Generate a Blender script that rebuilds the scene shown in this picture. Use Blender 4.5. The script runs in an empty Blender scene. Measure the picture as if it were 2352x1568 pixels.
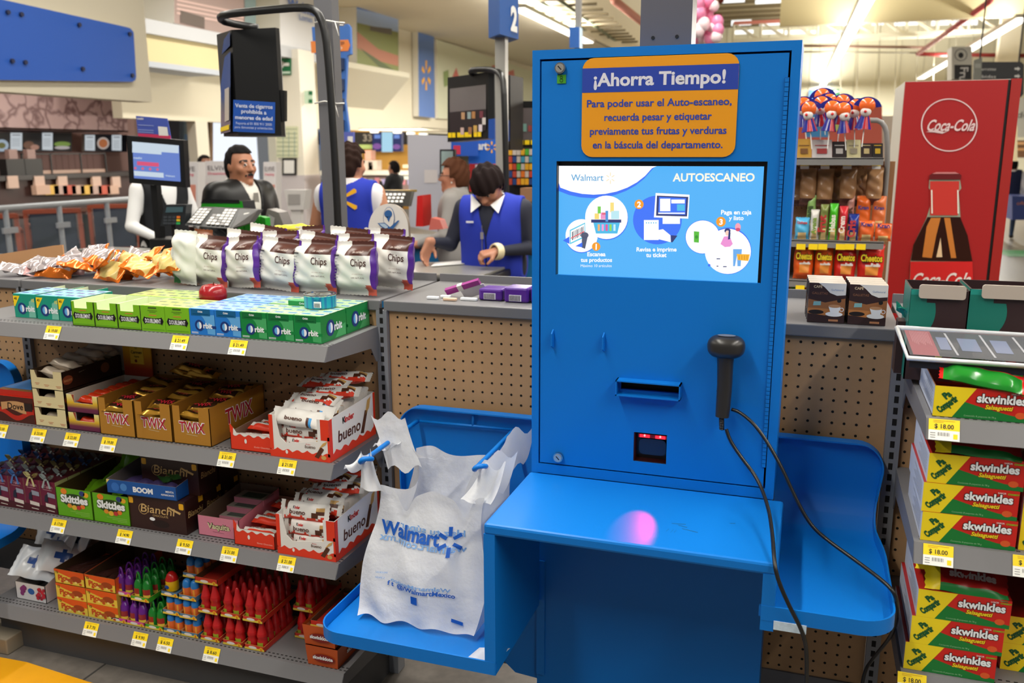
import bpy, bmesh, math, random
import numpy as np
from mathutils import Vector as V, Matrix as Mx
random.seed(11)
S = bpy.context.scene
COL = S.collection
PI = math.pi
# ------------------------------------------------------------------ camera
FPX, YAW, TILT, ROLL, CZ = 2030.22, 0.327, 0.2138, -0.0029, 1.60
_fh = V((-math.sin(YAW), math.cos(YAW), 0)); _r0 = V((math.cos(YAW), math.sin(YAW), 0)); _z = V((0, 0, 1))
CF = math.cos(TILT) * _fh - math.sin(TILT) * _z
_u0 = math.cos(TILT) * _z + math.sin(TILT) * _fh
CR = math.cos(ROLL) * _r0 + math.sin(ROLL) * _u0
CU = math.cos(ROLL) * _u0 - math.sin(ROLL) * _r0
CAM = V((0, 0, CZ))
cd = bpy.data.cameras.new('camera')
cd.sensor_width = 36.0
cd.lens = FPX / 2352 * 36
cd.clip_end = 200
cd.dof.use_dof = True
cd.dof.focus_distance = 2.15
cd.dof.aperture_fstop = 4.5
cam = bpy.data.objects.new('camera', cd)
COL.objects.link(cam)
cam.matrix_world = Mx(((CR.x, CU.x, -CF.x, 0), (CR.y, CU.y, -CF.y, 0), (CR.z, CU.z, -CF.z, CZ), (0, 0, 0, 1)))
S.camera = cam
def ray(x, y): return CF + CR * ((x - 1176) / FPX) + CU * ((784 - y) / FPX)
def aty(x, y, Y):                       # surveyed point: where a sight line meets the plane at depth Y
 d = ray(x, y); return CAM + d * (Y / d.y)
def atz(x, y, z):
 d = ray(x, y); return CAM + d * ((z - CZ) / d.z)
def atx(x, y, X):
 d = ray(x, y); return CAM + d * (X / d.x)
# ------------------------------------------------------------------ view, world
S.view_settings.view_transform = 'Standard'
S.view_settings.look = 'None'
S.view_settings.gamma = 1
S.view_settings.use_curve_mapping = False
S.view_settings.exposure = 0.0
S.cycles.use_denoising = True
S.cycles.max_bounces = 6
S.cycles.diffuse_bounces = 4
S.cycles.glossy_bounces = 3
S.cycles.transmission_bounces = 6
S.cycles.transparent_max_bounces = 8
S.cycles.caustics_reflective = False
S.cycles.caustics_refractive = False
S.cycles.sample_clamp_indirect = 4
S.cycles.use_adaptive_sampling = True
S.cycles.adaptive_threshold = 0.02
W = bpy.data.worlds.new('world'); S.world = W
W.use_nodes = True
bg = W.node_tree.nodes['Background']
bg.inputs[0].default_value = (0.93, 0.96, 1.0, 1)
bg.inputs[1].default_value = 0.17
LIGHT_W = 39.0        # watts per metre of tube
# ------------------------------------------------------------------ materials
_mc = {}
def lin(c):
 return tuple(((v / 255) / 12.92 if v / 255 <= 0.04045 else ((v / 255 + 0.055) / 1.055) ** 2.4) for v in c)
def M(c, rough=0.5, metal=0.0, spec=0.5, emit=0.0, alpha=1.0, trans=0.0, coat=0.0, noise=None, name=None):
 key = (tuple(c), rough, metal, spec, emit, alpha, trans, coat, noise)
 if key in _mc: return _mc[key]
 m = bpy.data.materials.new(name or 'mat_%d_%d_%d' % tuple(c)); m.use_nodes = True
 nt = m.node_tree; b = nt.nodes['Principled BSDF']
 l = lin(c) + (1,)
 b.inputs['Base Color'].default_value = l
 b.inputs['Roughness'].default_value = rough
 b.inputs['Metallic'].default_value = metal
 b.inputs['Specular IOR Level'].default_value = spec
 b.inputs['Alpha'].default_value = alpha
 b.inputs['Transmission Weight'].default_value = trans
 b.inputs['Coat Weight'].default_value = coat
 if emit:
  b.inputs['Emission Color'].default_value = l
  b.inputs['Emission Strength'].default_value = emit
  b.inputs['Base Color'].default_value = (0.01, 0.01, 0.01, 1)
 if noise:                       # (scale, amount, bump) : mottled colour and a little relief
  sc, am, bu = noise
  tc = nt.nodes.new('ShaderNodeTexCoord')
  n = nt.nodes.new('ShaderNodeTexNoise'); n.inputs['Scale'].default_value = sc; n.inputs['Detail'].default_value = 5
  nt.links.new(tc.outputs['Object'], n.inputs['Vector'])
  if am:
   mx = nt.nodes.new('ShaderNodeMix'); mx.data_type = 'RGBA'
   mx.inputs['A'].default_value = tuple(v * (1 - am) for v in l[:3]) + (1,)
   mx.inputs['B'].default_value = tuple(min(1, v * (1 + am)) for v in l[:3]) + (1,)
   nt.links.new(n.outputs['Fac'], mx.inputs['Factor']); nt.links.new(mx.outputs['Result'], b.inputs['Base Color'])
  if bu:
   bp = nt.nodes.new('ShaderNodeBump'); bp.inputs['Strength'].default_value = bu; bp.inputs['Distance'].default_value = 0.01
   nt.links.new(n.outputs['Fac'], bp.inputs['Height']); nt.links.new(bp.outputs['Normal'], b.inputs['Normal'])
 _mc[key] = m
 return m
def vgrad(name, stops, z0, z1, rough=0.5, emit=0.0):      # printed colour gradient along an object's height
 m = bpy.data.materials.new(name); m.use_nodes = True; nt = m.node_tree; b = nt.nodes['Principled BSDF']
 tc = nt.nodes.new('ShaderNodeTexCoord'); sp = nt.nodes.new('ShaderNodeSeparateXYZ'); mr = nt.nodes.new('ShaderNodeMapRange')
 mr.inputs['From Min'].default_value = z0; mr.inputs['From Max'].default_value = z1
 rp = nt.nodes.new('ShaderNodeValToRGB'); e = rp.color_ramp.elements
 while len(e) < len(stops): e.new(0.5)
 for i, (p, c) in enumerate(stops): e[i].position = p; e[i].color = lin(c) + (1,)
 nt.links.new(tc.outputs['Object'], sp.inputs[0]); nt.links.new(sp.outputs['Z'], mr.inputs[0]); nt.links.new(mr.outputs[0], rp.inputs[0])
 nt.links.new(rp.outputs[0], b.inputs['Emission Color' if emit else 'Base Color']); b.inputs['Roughness'].default_value = rough
 if emit: b.inputs['Emission Strength'].default_value = emit; b.inputs['Base Color'].default_value = (0.01, 0.01, 0.01, 1)
 return m
# ------------------------------------------------------------------ mesh builder
_tc = {}
def _textmesh(s, bold, spacing):
 k = (s, bold, spacing)
 if k not in _tc:
  cu = bpy.data.curves.new('t', 'FONT'); cu.body = s; cu.offset = bold; cu.resolution_u = 3; cu.space_character = spacing
  ob = bpy.data.objects.new('t', cu); COL.objects.link(ob)
  bpy.context.view_layer.update()
  me = bpy.data.meshes.new_from_object(ob.evaluated_get(bpy.context.evaluated_depsgraph_get()))
  vs = [v.co.copy() for v in me.vertices]; fs = [tuple(p.vertices) for p in me.polygons]
  bpy.data.objects.remove(ob); bpy.data.curves.remove(cu); bpy.data.meshes.remove(me)
  _tc[k] = (vs, fs)
 return _tc[k]
class B:
 def __init__(s): s.v = []; s.f = []; s.mi = []; s.mats = []; s.T = Mx.Identity(4)
 def mid(s, m):
  if m not in s.mats: s.mats.append(m)
  return s.mats.index(m)
 def add(s, vs, fs, m):
  n = len(s.v); T = s.T
  s.v += [tuple(T @ V(p)) for p in vs]
  if isinstance(m, list):
   for f, k in zip(fs, m): s.f.append(tuple(i + n for i in f)); s.mi.append(s.mid(k))
  else:
   k = s.mid(m)
   for f in fs: s.f.append(tuple(i + n for i in f)); s.mi.append(k)
 def quad(s, a, b, c, d, m): s.add([a, b, c, d], [(0, 1, 2, 3)], m)
 def poly(s, ps, m): s.add(ps, [tuple(range(len(ps)))], m)
 def box(s, a, b, m, mats=None):
  x0, y0, z0 = a; x1, y1, z1 = b
  vs = [(x0, y0, z0), (x1, y0, z0), (x1, y1, z0), (x0, y1, z0), (x0, y0, z1), (x1, y0, z1), (x1, y1, z1), (x0, y1, z1)]
  fs = [(3, 2, 1, 0), (4, 5, 6, 7), (0, 1, 5, 4), (2, 3, 7, 6), (1, 2, 6, 5), (3, 0, 4, 7)]  # bottom top front back right left
  if mats: ml = [mats.get(k, m) for k in ('bottom', 'top', 'front', 'back', 'right', 'left')]; s.add(vs, fs, ml)
  else: s.add(vs, fs, m)
 def rbox(s, a, b, r, m, seg=2):
  bm = bmesh.new(); bmesh.ops.create_cube(bm, size=1)
  for v in bm.verts: v.co = V([(a[i] + b[i]) / 2 + v.co[i] * (b[i] - a[i]) for i in range(3)])
  bmesh.ops.bevel(bm, geom=bm.edges[:], offset=r, segments=seg, affect='EDGES', profile=0.5)
  bm.verts.ensure_lookup_table()
  s.add([v.co[:] for v in bm.verts], [tuple(v.index for v in f.verts) for f in bm.faces], m); bm.free()
 def prism(s, pts, axis, a, b, m, mcap=None):     # pts 2D in the plane normal to axis ('x','y','z'); ccw seen from +axis
  def q(p, t): return {'x': (t, p[0], p[1]), 'y': (p[0], t, p[1]), 'z': (p[0], p[1], t)}[axis]
  n = len(pts); vs = [q(p, a) for p in pts] + [q(p, b) for p in pts]
  fs = [tuple(range(n))[::-1], tuple(range(n, 2 * n))] + [(i, (i + 1) % n, n + (i + 1) % n, n + i) for i in range(n)]
  mc = mcap or m
  s.add(vs, fs, [mc, mc] + [m] * n)
 def cyl(s, p0, p1, r0, m, r1=None, n=16, cap=True):
  p0 = V(p0); p1 = V(p1); r1 = r0 if r1 is None else r1
  d = (p1 - p0).normalized(); u = d.orthogonal().normalized(); w = d.cross(u)
  vs = []
  for p, r in ((p0, r0), (p1, r1)):
   vs += [tuple(p + (u * math.cos(2 * PI * i / n) + w * math.sin(2 * PI * i / n)) * r) for i in range(n)]
  fs = [(i, (i + 1) % n, n + (i + 1) % n, n + i) for i in range(n)]
  if cap: fs += [tuple(range(n))[::-1], tuple(range(n, 2 * n))]
  s.add(vs, fs, m)
 def lathe(s, prof, m, n=24, c=(0, 0, 0), mf=None):   # prof [(r,z)...]
  vs = []; fs = []; ml = []
  for r, z in prof: vs += [(c[0] + r * math.cos(2 * PI * i / n), c[1] + r * math.sin(2 * PI * i / n), c[2] + z) for i in range(n)]
  for j in range(len(prof) - 1):
   for i in range(n):
    fs.append((j * n + i, j * n + (i + 1) % n, (j + 1) * n + (i + 1) % n, (j + 1) * n + i)); ml.append(mf(j, i) if mf else m)
  fs.append(tuple(range(n))[::-1]); ml.append(ml[0]); k = (len(prof) - 1) * n; fs.append(tuple(range(k, k + n))); ml.append(ml[-2])
  s.add(vs, fs, ml)
 def tube(s, pts, r, m, n=8, smooth=0, cap=True):
  P = [V(p) for p in pts]
  for _ in range(smooth):
   Q = [P[0]]
   for a, b in zip(P, P[1:]): Q += [a * 0.75 + b * 0.25, a * 0.25 + b * 0.75]
   P = Q + [P[-1]]
  vs = []; fs = []; u = None
  for i, p in enumerate(P):
   d = (P[min(i + 1, len(P) - 1)] - P[max(i - 1, 0)]).normalized()
   u = d.orthogonal().normalized() if u is None else (u - d * u.dot(d)).normalized()
   w = d.cross(u)
   rr = r[i] if isinstance(r, (list, tuple)) else r
   vs += [tuple(p + (u * math.cos(2 * PI * k / n) + w * math.sin(2 * PI * k / n)) * rr) for k in range(n)]
  for j in range(len(P) - 1): fs += [(j * n + k, j * n + (k + 1) % n, (j + 1) * n + (k + 1) % n, (j + 1) * n + k) for k in range(n)]
  if cap: fs += [tuple(range(n))[::-1], tuple(range((len(P) - 1) * n, len(P) * n))]
  s.add(vs, fs, m)
 def sphere(s, c, r, m, n=14, sc=(1, 1, 1)):
  h = n // 2; vs = [(c[0], c[1], c[2] - r * sc[2])]
  for j in range(1, h):
   t = -PI / 2 + PI * j / h
   vs += [(c[0] + r * sc[0] * math.cos(t) * math.cos(2 * PI * i / n), c[1] + r * sc[1] * math.cos(t) * math.sin(2 * PI * i / n), c[2] + r * sc[2] * math.sin(t)) for i in range(n)]
  vs.append((c[0], c[1], c[2] + r * sc[2])); fs = [(0, 1 + (i + 1) % n, 1 + i) for i in range(n)]
  for j in range(h - 2): fs += [(1 + j * n + i, 1 + j * n + (i + 1) % n, 1 + (j + 1) * n + (i + 1) % n, 1 + (j + 1) * n + i) for i in range(n)]
  k = 1 + (h - 2) * n; fs += [(k + i, k + (i + 1) % n, len(vs) - 1) for i in range(n)]
  s.add(vs, fs, m)
 def grid(s, fn, nu, nv, m):           # fn(u,v)->point ; m material or fn(u,v)->material
  vs = [tuple(fn(i / nu, j / nv)) for j in range(nv + 1) for i in range(nu + 1)]
  fs = []; ml = []
  for j in range(nv):
   for i in range(nu):
    a = j * (nu + 1) + i; fs.append((a, a + 1, a + nu + 2, a + nu + 1))
    ml.append(m((i + .5) / nu, (j + .5) / nv) if callable(m) else m)
  s.add(vs, fs, ml)
 def text(s, t, o, m, w=None, h=None, right=(1, 0, 0), up=(0, 0, 1), bold=0.0, align='l', shear=0.0, spacing=1.0, warp=None):
  vs, fs = _textmesh(t, bold, spacing)
  if not vs: return
  x0 = min(p.x for p in vs); x1 = max(p.x for p in vs)
  k = (w / (x1 - x0)) if w else h / 0.73
  ky = (h / 0.73) if h else k
  R = V(right).normalized(); U = V(up).normalized(); O = V(o)
  off = -(x0 + x1) / 2 if align == 'c' else -x0
  out = []
  for p in vs:
   a = (p.x + off) * k; b = p.y * ky; a += b * shear
   if warp: out.append(warp(a, b))
   else: out.append(tuple(O + R * a + U * b))
  s.add(out, fs, m)
 def disc(s, o, r, m, right=(1, 0, 0), up=(0, 0, 1), n=28, ry=None, a0=0, a1=2 * PI):
  R = V(right).normalized(); U = V(up).normalized(); O = V(o); ry = ry or r
  full = abs(a1 - a0 - 2 * PI) < 1e-6; k = n if full else n + 1
  ps = [tuple(O + R * (r * math.cos(a0 + (a1 - a0) * i / n)) + U * (ry * math.sin(a0 + (a1 - a0) * i / n))) for i in range(k)]
  s.poly(ps, m)
 def ring(s, o, r0, r1, m, right=(1, 0, 0), up=(0, 0, 1), n=40):
  R = V(right).normalized(); U = V(up).normalized(); O = V(o); vs = []
  for r in (r0, r1): vs += [tuple(O + R * (r * math.cos(2 * PI * i / n)) + U * (r * math.sin(2 * PI * i / n))) for i in range(n)]
  s.add(vs, [(i, (i + 1) % n, n + (i + 1) % n, n + i) for i in range(n)], m)
 def build(s, name, parent=None, world=True, smooth=False, origin=None):
  me = bpy.data.meshes.new(name)
  root = parent
  while root is not None and root.parent is not None: root = root.parent
  off = V((0, 0, 0)); o = bpy.data.objects.new(name, me)
  if parent is not None:
   if world: off = root.location.copy()
   o.parent = parent
  elif world:
   if origin is None:
    xs = [p[0] for p in s.v]; ys = [p[1] for p in s.v]; zs = [p[2] for p in s.v]
    origin = ((min(xs) + max(xs)) / 2, (min(ys) + max(ys)) / 2, min(zs))
   off = V(origin); o.location = off
  me.from_pydata([(p[0] - off.x, p[1] - off.y, p[2] - off.z) for p in s.v], [], s.f)
  for m in s.mats: me.materials.append(m)
  me.polygons.foreach_set('material_index', s.mi)
  if smooth:
   me.polygons.foreach_set('use_smooth', [True] * len(s.f))
   if isinstance(smooth, (int, float)) and smooth is not True:
    me.set_sharp_from_angle(angle=math.radians(smooth))
  me.update()
  COL.objects.link(o)
  return o
def tag(o, label=None, cat=None, group=None, kind=None):
 if label: o['label'] = label
 if cat: o['category'] = cat
 if group: o['group'] = group
 if kind: o['kind'] = kind
 return o
def thing(name, label, cat, loc=(0, 0, 0), group=None, rz=0):
 o = bpy.data.objects.new(name, None); COL.objects.link(o); o.empty_display_size = 0.05
 o.location = loc; o.rotation_euler = (0, 0, rz)
 return tag(o, label, cat, group)
def struct(b, name): return tag(b.build(name), kind='structure')
_kids = {}
def kids(o):
 if o.name not in _kids: _kids[o.name] = [c for c in bpy.data.objects if c.parent == o]
 return _kids[o.name]
def copytree(o, parent=None):
 c = o.copy(); COL.objects.link(c)
 if parent is not None: c.parent = parent
 _kids[c.name] = [copytree(k, c) for k in kids(o)]
 return c
class Proto:                                 # first placement uses the original, later ones are copies
 def __init__(s, root): s.root = root; s.used = False
 def put(s, loc, label, rot=(0, 0, 0), group=None, scale=None):
  o = s.root if not s.used else copytree(s.root)
  s.used = True
  o.location = loc; o.rotation_euler = rot if isinstance(rot, (tuple, list)) else (0, 0, rot)
  if scale: o.scale = scale if isinstance(scale, (tuple, list)) else (scale,) * 3
  o['label'] = label
  if group: o['group'] = group
  return o
def panel(b, x0, x1, z0, z1, y0, y1, holes, m):       # a sheet in the XZ plane with rectangular openings
 xs = sorted({x0, x1} | {h[0] for h in holes} | {h[1] for h in holes}); zs = sorted({z0, z1} | {h[2] for h in holes} | {h[3] for h in holes})
 for a, c in zip(xs, xs[1:]):
  for e, g in zip(zs, zs[1:]):
   mx, mz = (a + c) / 2, (e + g) / 2
   if not any(h[0] < mx < h[1] and h[2] < mz < h[3] for h in holes): b.box((a, y0, e), (c, y1, g), m)
def rrect(x0, x1, y0, y1, r, n=5, corners='1111'):    # bl br tr tl
 ps = []
 for k, (cx, cy, a) in enumerate(((x0 + r, y0 + r, PI), (x1 - r, y0 + r, 1.5 * PI), (x1 - r, y1 - r, 0), (x0 + r, y1 - r, .5 * PI))):
  if corners[k] == '1': ps += [(cx + r * math.cos(a + PI / 2 * i / n), cy + r * math.sin(a + PI / 2 * i / n)) for i in range(n + 1)]
  else: ps.append(((x0, y0), (x1, y0), (x1, y1), (x0, y1))[k])
 return ps
def nth(i): return ('first', 'second', 'third', 'fourth', 'fifth', 'sixth', 'seventh', 'eighth', 'ninth', 'tenth', 'eleventh', 'twelfth', 'thirteenth', 'fourteenth', 'fifteenth', 'sixteenth')[i] if i < 16 else '%dth' % (i + 1)
WHITE = M((235, 235, 232)); BLACK = M((14, 14, 15), 0.45); DARK = M((30, 28, 28), 0.5)
BLUE = M((8, 112, 198), 0.42, spec=.3, noise=(2.2, 0.06, 0.0), name='kiosk_blue')
GREY = M((112, 111, 113), 0.42, name='shelf_grey'); GREYD = M((96, 96, 100), 0.5)
YEL = M((250, 214, 20)); RED = M((205, 30, 30), 0.4)
HOLE = M((10, 6, 4), 0.9)
# ------------------------------------------------------------------ lamps of the hall
LAMPM = M((255, 250, 236), emit=3.2, name='lamp_tube')
def lamp(p, q, label, w=0.32, group='ceiling strip lamps', k=1.0):
 p = V(p); q = V(q); t = thing('ceiling_lamp', label, 'ceiling lamp', (p + q) / 2, group)
 d = (q - p).normalized(); s = V((0, 0, 1)).cross(d).normalized() * w / 2; u = V((0, 0, 0.05))
 b = B(); ps = [p - s, p + s, q + s, q - s]
 b.add([tuple(a) for a in ps] + [tuple(a + u * 1.6) for a in ps], [(0, 3, 2, 1), (4, 5, 6, 7), (0, 1, 5, 4), (1, 2, 6, 5), (2, 3, 7, 6), (3, 0, 4, 7)], M((225, 225, 220)))
 b.build('housing', t)
 b = B(); ps = [p - s * .8, p + s * .8, q + s * .8, q - s * .8]
 b.add([tuple(a - u * .6) for a in ps] + [tuple(a) for a in ps], [(0, 3, 2, 1), (4, 5, 6, 7), (0, 1, 5, 4), (1, 2, 6, 5), (2, 3, 7, 6), (3, 0, 4, 7)], LAMPM)
 b.build('tube', t)
 L = (q - p).length
 for up in (0, 1):                       # light down from the tubes, plus one added upward to brighten the ceiling
  ld = bpy.data.lights.new('strip_light', 'AREA'); ld.shape = 'RECTANGLE'; ld.size = w * .8; ld.size_y = L; ld.energy = LIGHT_W * L * k * ((.5 if k > 1 or p.x < -9 else .12) if up else 1); ld.color = (1.0, 0.955, 0.87)
  lo = bpy.data.objects.new('strip_light', ld); COL.objects.link(lo)
  lo.location = (p + q) / 2 + u * (1.9 if up else -.8); lo.rotation_euler = (PI * up, 0, (math.atan2(d.y, d.x) - PI / 2))
lamp(atz(1995, -6, 4.45), atz(1890, 195, 4.45), 'long white strip lamp pointing down at the red drinks cooler', k=2.4)
lamp(atz(2352, 40, 4.45), atz(2115, 180, 4.45), 'long white strip lamp at the right, behind the hanging black fruit sign', k=2.4)
lamp(atz(1190, 18, 4.45), atz(1352, 97, 4.45), 'white strip lamp between the blue lane sign and the kiosk top', k=4)
for X, a, c in ((-1.6, -2.4, 9), (2.4, -2.4, 9), (-5.4, -2.4, 9), (-9.6, 2, 9.5), (6.2, -2.4, 9)):
 lamp((X, a, 4.45), (X, c, 4.45), 'white strip lamp over the checkout aisle, out of the picture', .18, 'strip lamps over the aisle', .55 if X == -5.4 else 1)
# ------------------------------------------------------------------ room shell
CREAM = M((218, 210, 188), 0.8, noise=(1.1, 0.04, 0)); CREAMD = M((205, 194, 160), 0.8); OFFW = M((236, 234, 226), 0.75)
FLOOR = M((104, 98, 92), 0.28, noise=(34, 0.38, 0.0), name='polished_concrete')
b = B(); b.box((-26, -8, -0.1), (16, 47, 0), FLOOR); struct(b, 'floor')
b = B(); pts = [atz(0, 1508, .004), atz(60, 1519, .004), atz(215, 1568, .004), atz(330, 1700, .004), atz(-150, 1700, .004), atz(-150, 1500, .004)]
b.prism([(p.x, p.y) for p in pts][::-1], 'z', 0.0005, 0.003, M((226, 158, 8), 0.5, noise=(9, .12, 0)))
tag(b.build('floor_marking'), 'yellow painted band on the dark floor in the lower left corner', 'floor marking')
b = B(); j = M((52, 50, 48), .8)
b.box((-3.2, 1.35, 0.0003), (-1.0, 1.356, 0.0012), j)
b.box((-2.05, -2, 0.0003), (-2.044, 5, 0.0012), j); tag(b.build('floor_joint'), kind='structure')
XW = -11.0
b = B(); b.box((-26, 44.6, 0), (16, 44.8, 8.2), M((224, 220, 196), .8))
for i in range(30): b.box((-12 + i * .95, 44.57, 0), (-11.96 + i * .95, 44.6, 8), M((206, 202, 180), .8))
struct(b, 'wall_back')
b = B(); b.box((15.8, -8, 0), (16, 47, 8.2), CREAM); struct(b, 'wall_right')
zc = atx(1000, 90, XW).z
IND = M((176, 164, 128), .85)
b = B(); b.box((-6.6, -8, 7.2), (16, 47, 7.3), IND)
for i in range(26): b.box((-6.6, 10 + i * 1.35, 7.05), (16, 10.07 + i * 1.35, 7.2), M((120, 108, 84), .8))
struct(b, 'ceiling')
b = B(); b.box((-26, -8, zc), (-6.6, 47, zc + .1), CREAM); b.box((-6.65, -8, zc), (-6.55, 47, 7.2), CREAM); struct(b, 'ceiling_low')
yo0 = atx(480, 330, XW).y; yo1 = atx(634, 330, XW).y; yd = atx(722, 300, XW).y; ztop = atx(600, 285, XW).z; zdel = atx(840, 300, XW).z
b = B(); cm = CREAM
b.box((XW - .2, yo0 - 2.2, ztop), (XW, yo1, zc), cm); b.box((XW - .2, yo1, 0), (XW, yd, zc), cm)
b.box((XW - .2, yd, zdel), (XW, 44.6, zc), cm); b.box((XW - .2, yo0 - .35, 0), (XW, yo0, ztop), M((214, 206, 188), .7))
struct(b, 'wall_left')
lamp((-8.6, 10.5, zc - .12), (-8.6, 16.4, zc - .12), 'added unseen strip lamp under the cream ceiling, brightening the square column', .18, 'strip lamps over the aisle', .75)  # unseen lamp added to brighten the column, banners and food hall
b = B(); b.box((XW - 4.0, yo0 - 3, 0), (XW - 3.9, yo1 + 5, 3.4), M((240, 246, 255), emit=1.05)); struct(b, 'daylight_panel')  # glowing panel stands in for daylight beyond the entrance opening
ld = bpy.data.lights.new('daylight', 'AREA'); ld.shape = 'RECTANGLE'; ld.size = 2.8; ld.size_y = 5; ld.energy = 260; ld.color = (.9, .95, 1); lo = bpy.data.objects.new('daylight', ld); COL.objects.link(lo); lo.location = (XW - 3.8, yo0 + 1, 1.7); lo.rotation_euler = (0, -PI / 2, 0)
b = B(); b.box((-26, 9.5, 0), (XW - 4, 9.7, 5), M((120, 110, 104))); struct(b, 'wall_far_left')
def xbox(b, pa, pb, X, th, m):                 # slab in a plane of constant X seen between two picture points
 a = atx(*pa, X); c = atx(*pb, X)
 b.box((X - th, min(a.y, c.y), min(a.z, c.z)), (X, max(a.y, c.y), max(a.z, c.z)), m)
zb0 = atx(420, 150, -10.3).z; zb1 = atx(420, 92, -10.3).z; zb2 = atx(420, 84, -10.3).z
b = B(); y0 = atx(300, 100, -10.3).y; y1 = atx(507, 100, -10.3).y
b.box((-11, y0, zb0), (-10.3, y1, zb1), M((208, 194, 150), .8)); b.box((-11, y0, zb1), (-10.22, y1 + 3.2, zb1 + .22), M((186, 188, 192), .7)); b.box((-11, y0, zb0 - .09), (-10.3, y1, zb0), M((176, 182, 192), .7))
tag(b.build('trim_1'), kind='structure')
b = B(); zl = atx(867, 166, -10.2).z; ya = atx(800, 160, -10.2).y; yb = atx(925, 160, -10.2).y
b.prism([(-11, zl - .8), (-10.2, zl), (-10.2, zl + .12), (-11, zl + .12)], 'y', ya, yb + .4, M((206, 200, 180), .8)); tag(b.build('trim_2'), kind='structure')
C0 = aty(634, 300, 16.3); C1 = aty(694, 300, 16.3)
b = B(); b.box((C0.x, 16.3, 0), (C1.x, 16.9, aty(664, 113, 16.3).z), M((228, 222, 208), .75)); b.box((C0.x - .01, 16.28, 0), (C1.x + .012, 16.92, aty(660, 402, 16.3).z), M((196, 188, 190), .7)); tag(b.build('trim_3'), kind='structure')
a = aty(2296, 100, 34); c = aty(2346, 100, 34)
b = B(); b.box((a.x, 34, 0), (c.x, 34.5, 7.2), M((226, 222, 204), .7)); tag(b.build('trim_4'), kind='structure')
a = aty(1600, 0, 26); c = aty(2330, 36, 26)
b = B(); b.box((-1.2, 26, c.z), (a.x + 14, 26.3, 7.2), M((188, 176, 138), .8)); tag(b.build('trim_5'), kind='structure')
TR = M((206, 202, 184), .6)
def truss(Y, ya, yb, label):
 za = aty(1900, ya, Y).z; zb = aty(1900, yb, Y).z; x0 = aty(1685, 60, Y).x; x1 = aty(2300, 60, Y).x
 t = thing('roof_truss', label, 'roof truss', (x0, Y, zb), 'roof trusses')
 b = B(); b.box((x0, Y, za - .05), (x1, Y + .12, za + .05), M((196, 120, 108), .6)); b.build('top_chord', t)
 b = B(); b.box((x0, Y, zb - .06), (x1, Y + .12, zb + .06), TR); b.build('bottom_chord', t)
 n = 9; st = (x1 - x0) / n
 for i in range(n):
  b = B(); e = V((x0 + i * st, Y + .06, za)); f = V((x0 + (i + 1) * st, Y + .06, zb)); g = V((x0 + i * st, Y + .06, zb))
  b.cyl(e, f, .035, TR, n=6); b.cyl(e, g, .05, TR, n=6); b.build('strut', t)
truss(40, 42, 92, 'steel roof truss above the far cream wall')
truss(33, 43, 85, 'steel roof truss in front of the far roof lights, beyond the girder')
SKY = M((250, 252, 250), emit=1.5)
def roofl(Y, y0, y1, segs, lab):
 for i, (xa, xb) in enumerate(segs):
  b = B(); a = aty(xa, y0, Y); c = aty(xb, y1, Y); b.box((a.x, Y, c.z), (c.x, Y + .06, a.z), SKY)
  tag(b.build('roof_light'), lab % nth(i), 'roof light', 'roof lights')
roofl(42, 47, 57, [(1680, 1725), (1745, 1800), (1806, 1862), (1868, 1922), (1935, 1985), (2003, 2030), (2055, 2110), (2140, 2180), (2188, 2245)], '%s bright roof light from the left in the upper far row')
roofl(42, 70, 77, [(1688, 1730), (1748, 1798), (1803, 1855), (1862, 1880), (1925, 1945), (2182, 2220)], '%s bright roof light from the left in the lower far row')
roofl(30, 0, 4, [(1660, 1710), (1735, 1830), (1840, 1990), (2060, 2200)], '%s roof light from the left at the top edge of the picture')
RP = M((138, 44, 44), .5)
def pipe(pts, r, label, m=RP):
 b = B(); b.tube(pts, r, m, 8); tag(b.build('pipe', smooth=True), label, 'pipe')
pipe([aty(2275, 2, 24), aty(2107, 124, 36)], .07, 'red sprinkler pipe running diagonally down from the top right')
pipe([aty(2107, 124, 36), aty(2360, 128, 36)], .07, 'red sprinkler pipe running level behind the black and white sign')
pipe([aty(1846, 105, 36), aty(2135, 109, 36)], .05, 'brown pipe running level across the far cream wall', M((120, 90, 76), .6))
pipe([aty(1846, 119, 36), aty(2110, 121, 36)], .03, 'thin grey conduit just under the brown pipe', M((150, 146, 130), .6))
pipe([aty(1662, 0, 20), aty(1640, 10, 20), aty(1640, 35, 20), aty(1658, 35, 20)], .04, 'short bent red pipe beside the pink balloons')
pipe([aty(1410, 0, 22), aty(1560, 118, 34)], .1, 'pale red pipe in the ceiling left of the grey kiosk post', M((180, 120, 106), .6))
t = thing('cable_tray', 'green cable ladder hung under the industrial ceiling, left of the kiosk post', 'cable tray', aty(1340, 60, 24))
e = [aty(1260, 0, 19), aty(1405, 98, 31)]
for k in (-.22, .22):
 b = B(); o = V((k, 0, 0)); b.cyl(e[0] + o, e[1] + o, .045, M((96, 104, 76), .7), n=6); b.build('rail', t)
for i in range(12):
 p = e[0].lerp(e[1], i / 11); b = B(); b.cyl(p - V((.9, 0, 0)), p + V((.9, 0, 0)), .03, M((110, 100, 78), .7), n=6); b.build('rung', t)
for i in range(10):
 x = 1880 + i * 43 + (i * 17) % 11
 b = B(); q = aty(x, 95, 38); b.cyl(V((q.x, q.y, 7.08)), aty(x + 1, 190 + (i * 37) % 60, 38), .012, M((150, 146, 128), .7), n=5); tag(b.build('hanging_wire'), 'thin wire hanging before the far cream wall, %s from the left' % nth(i), 'wire', 'ceiling wires')
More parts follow.
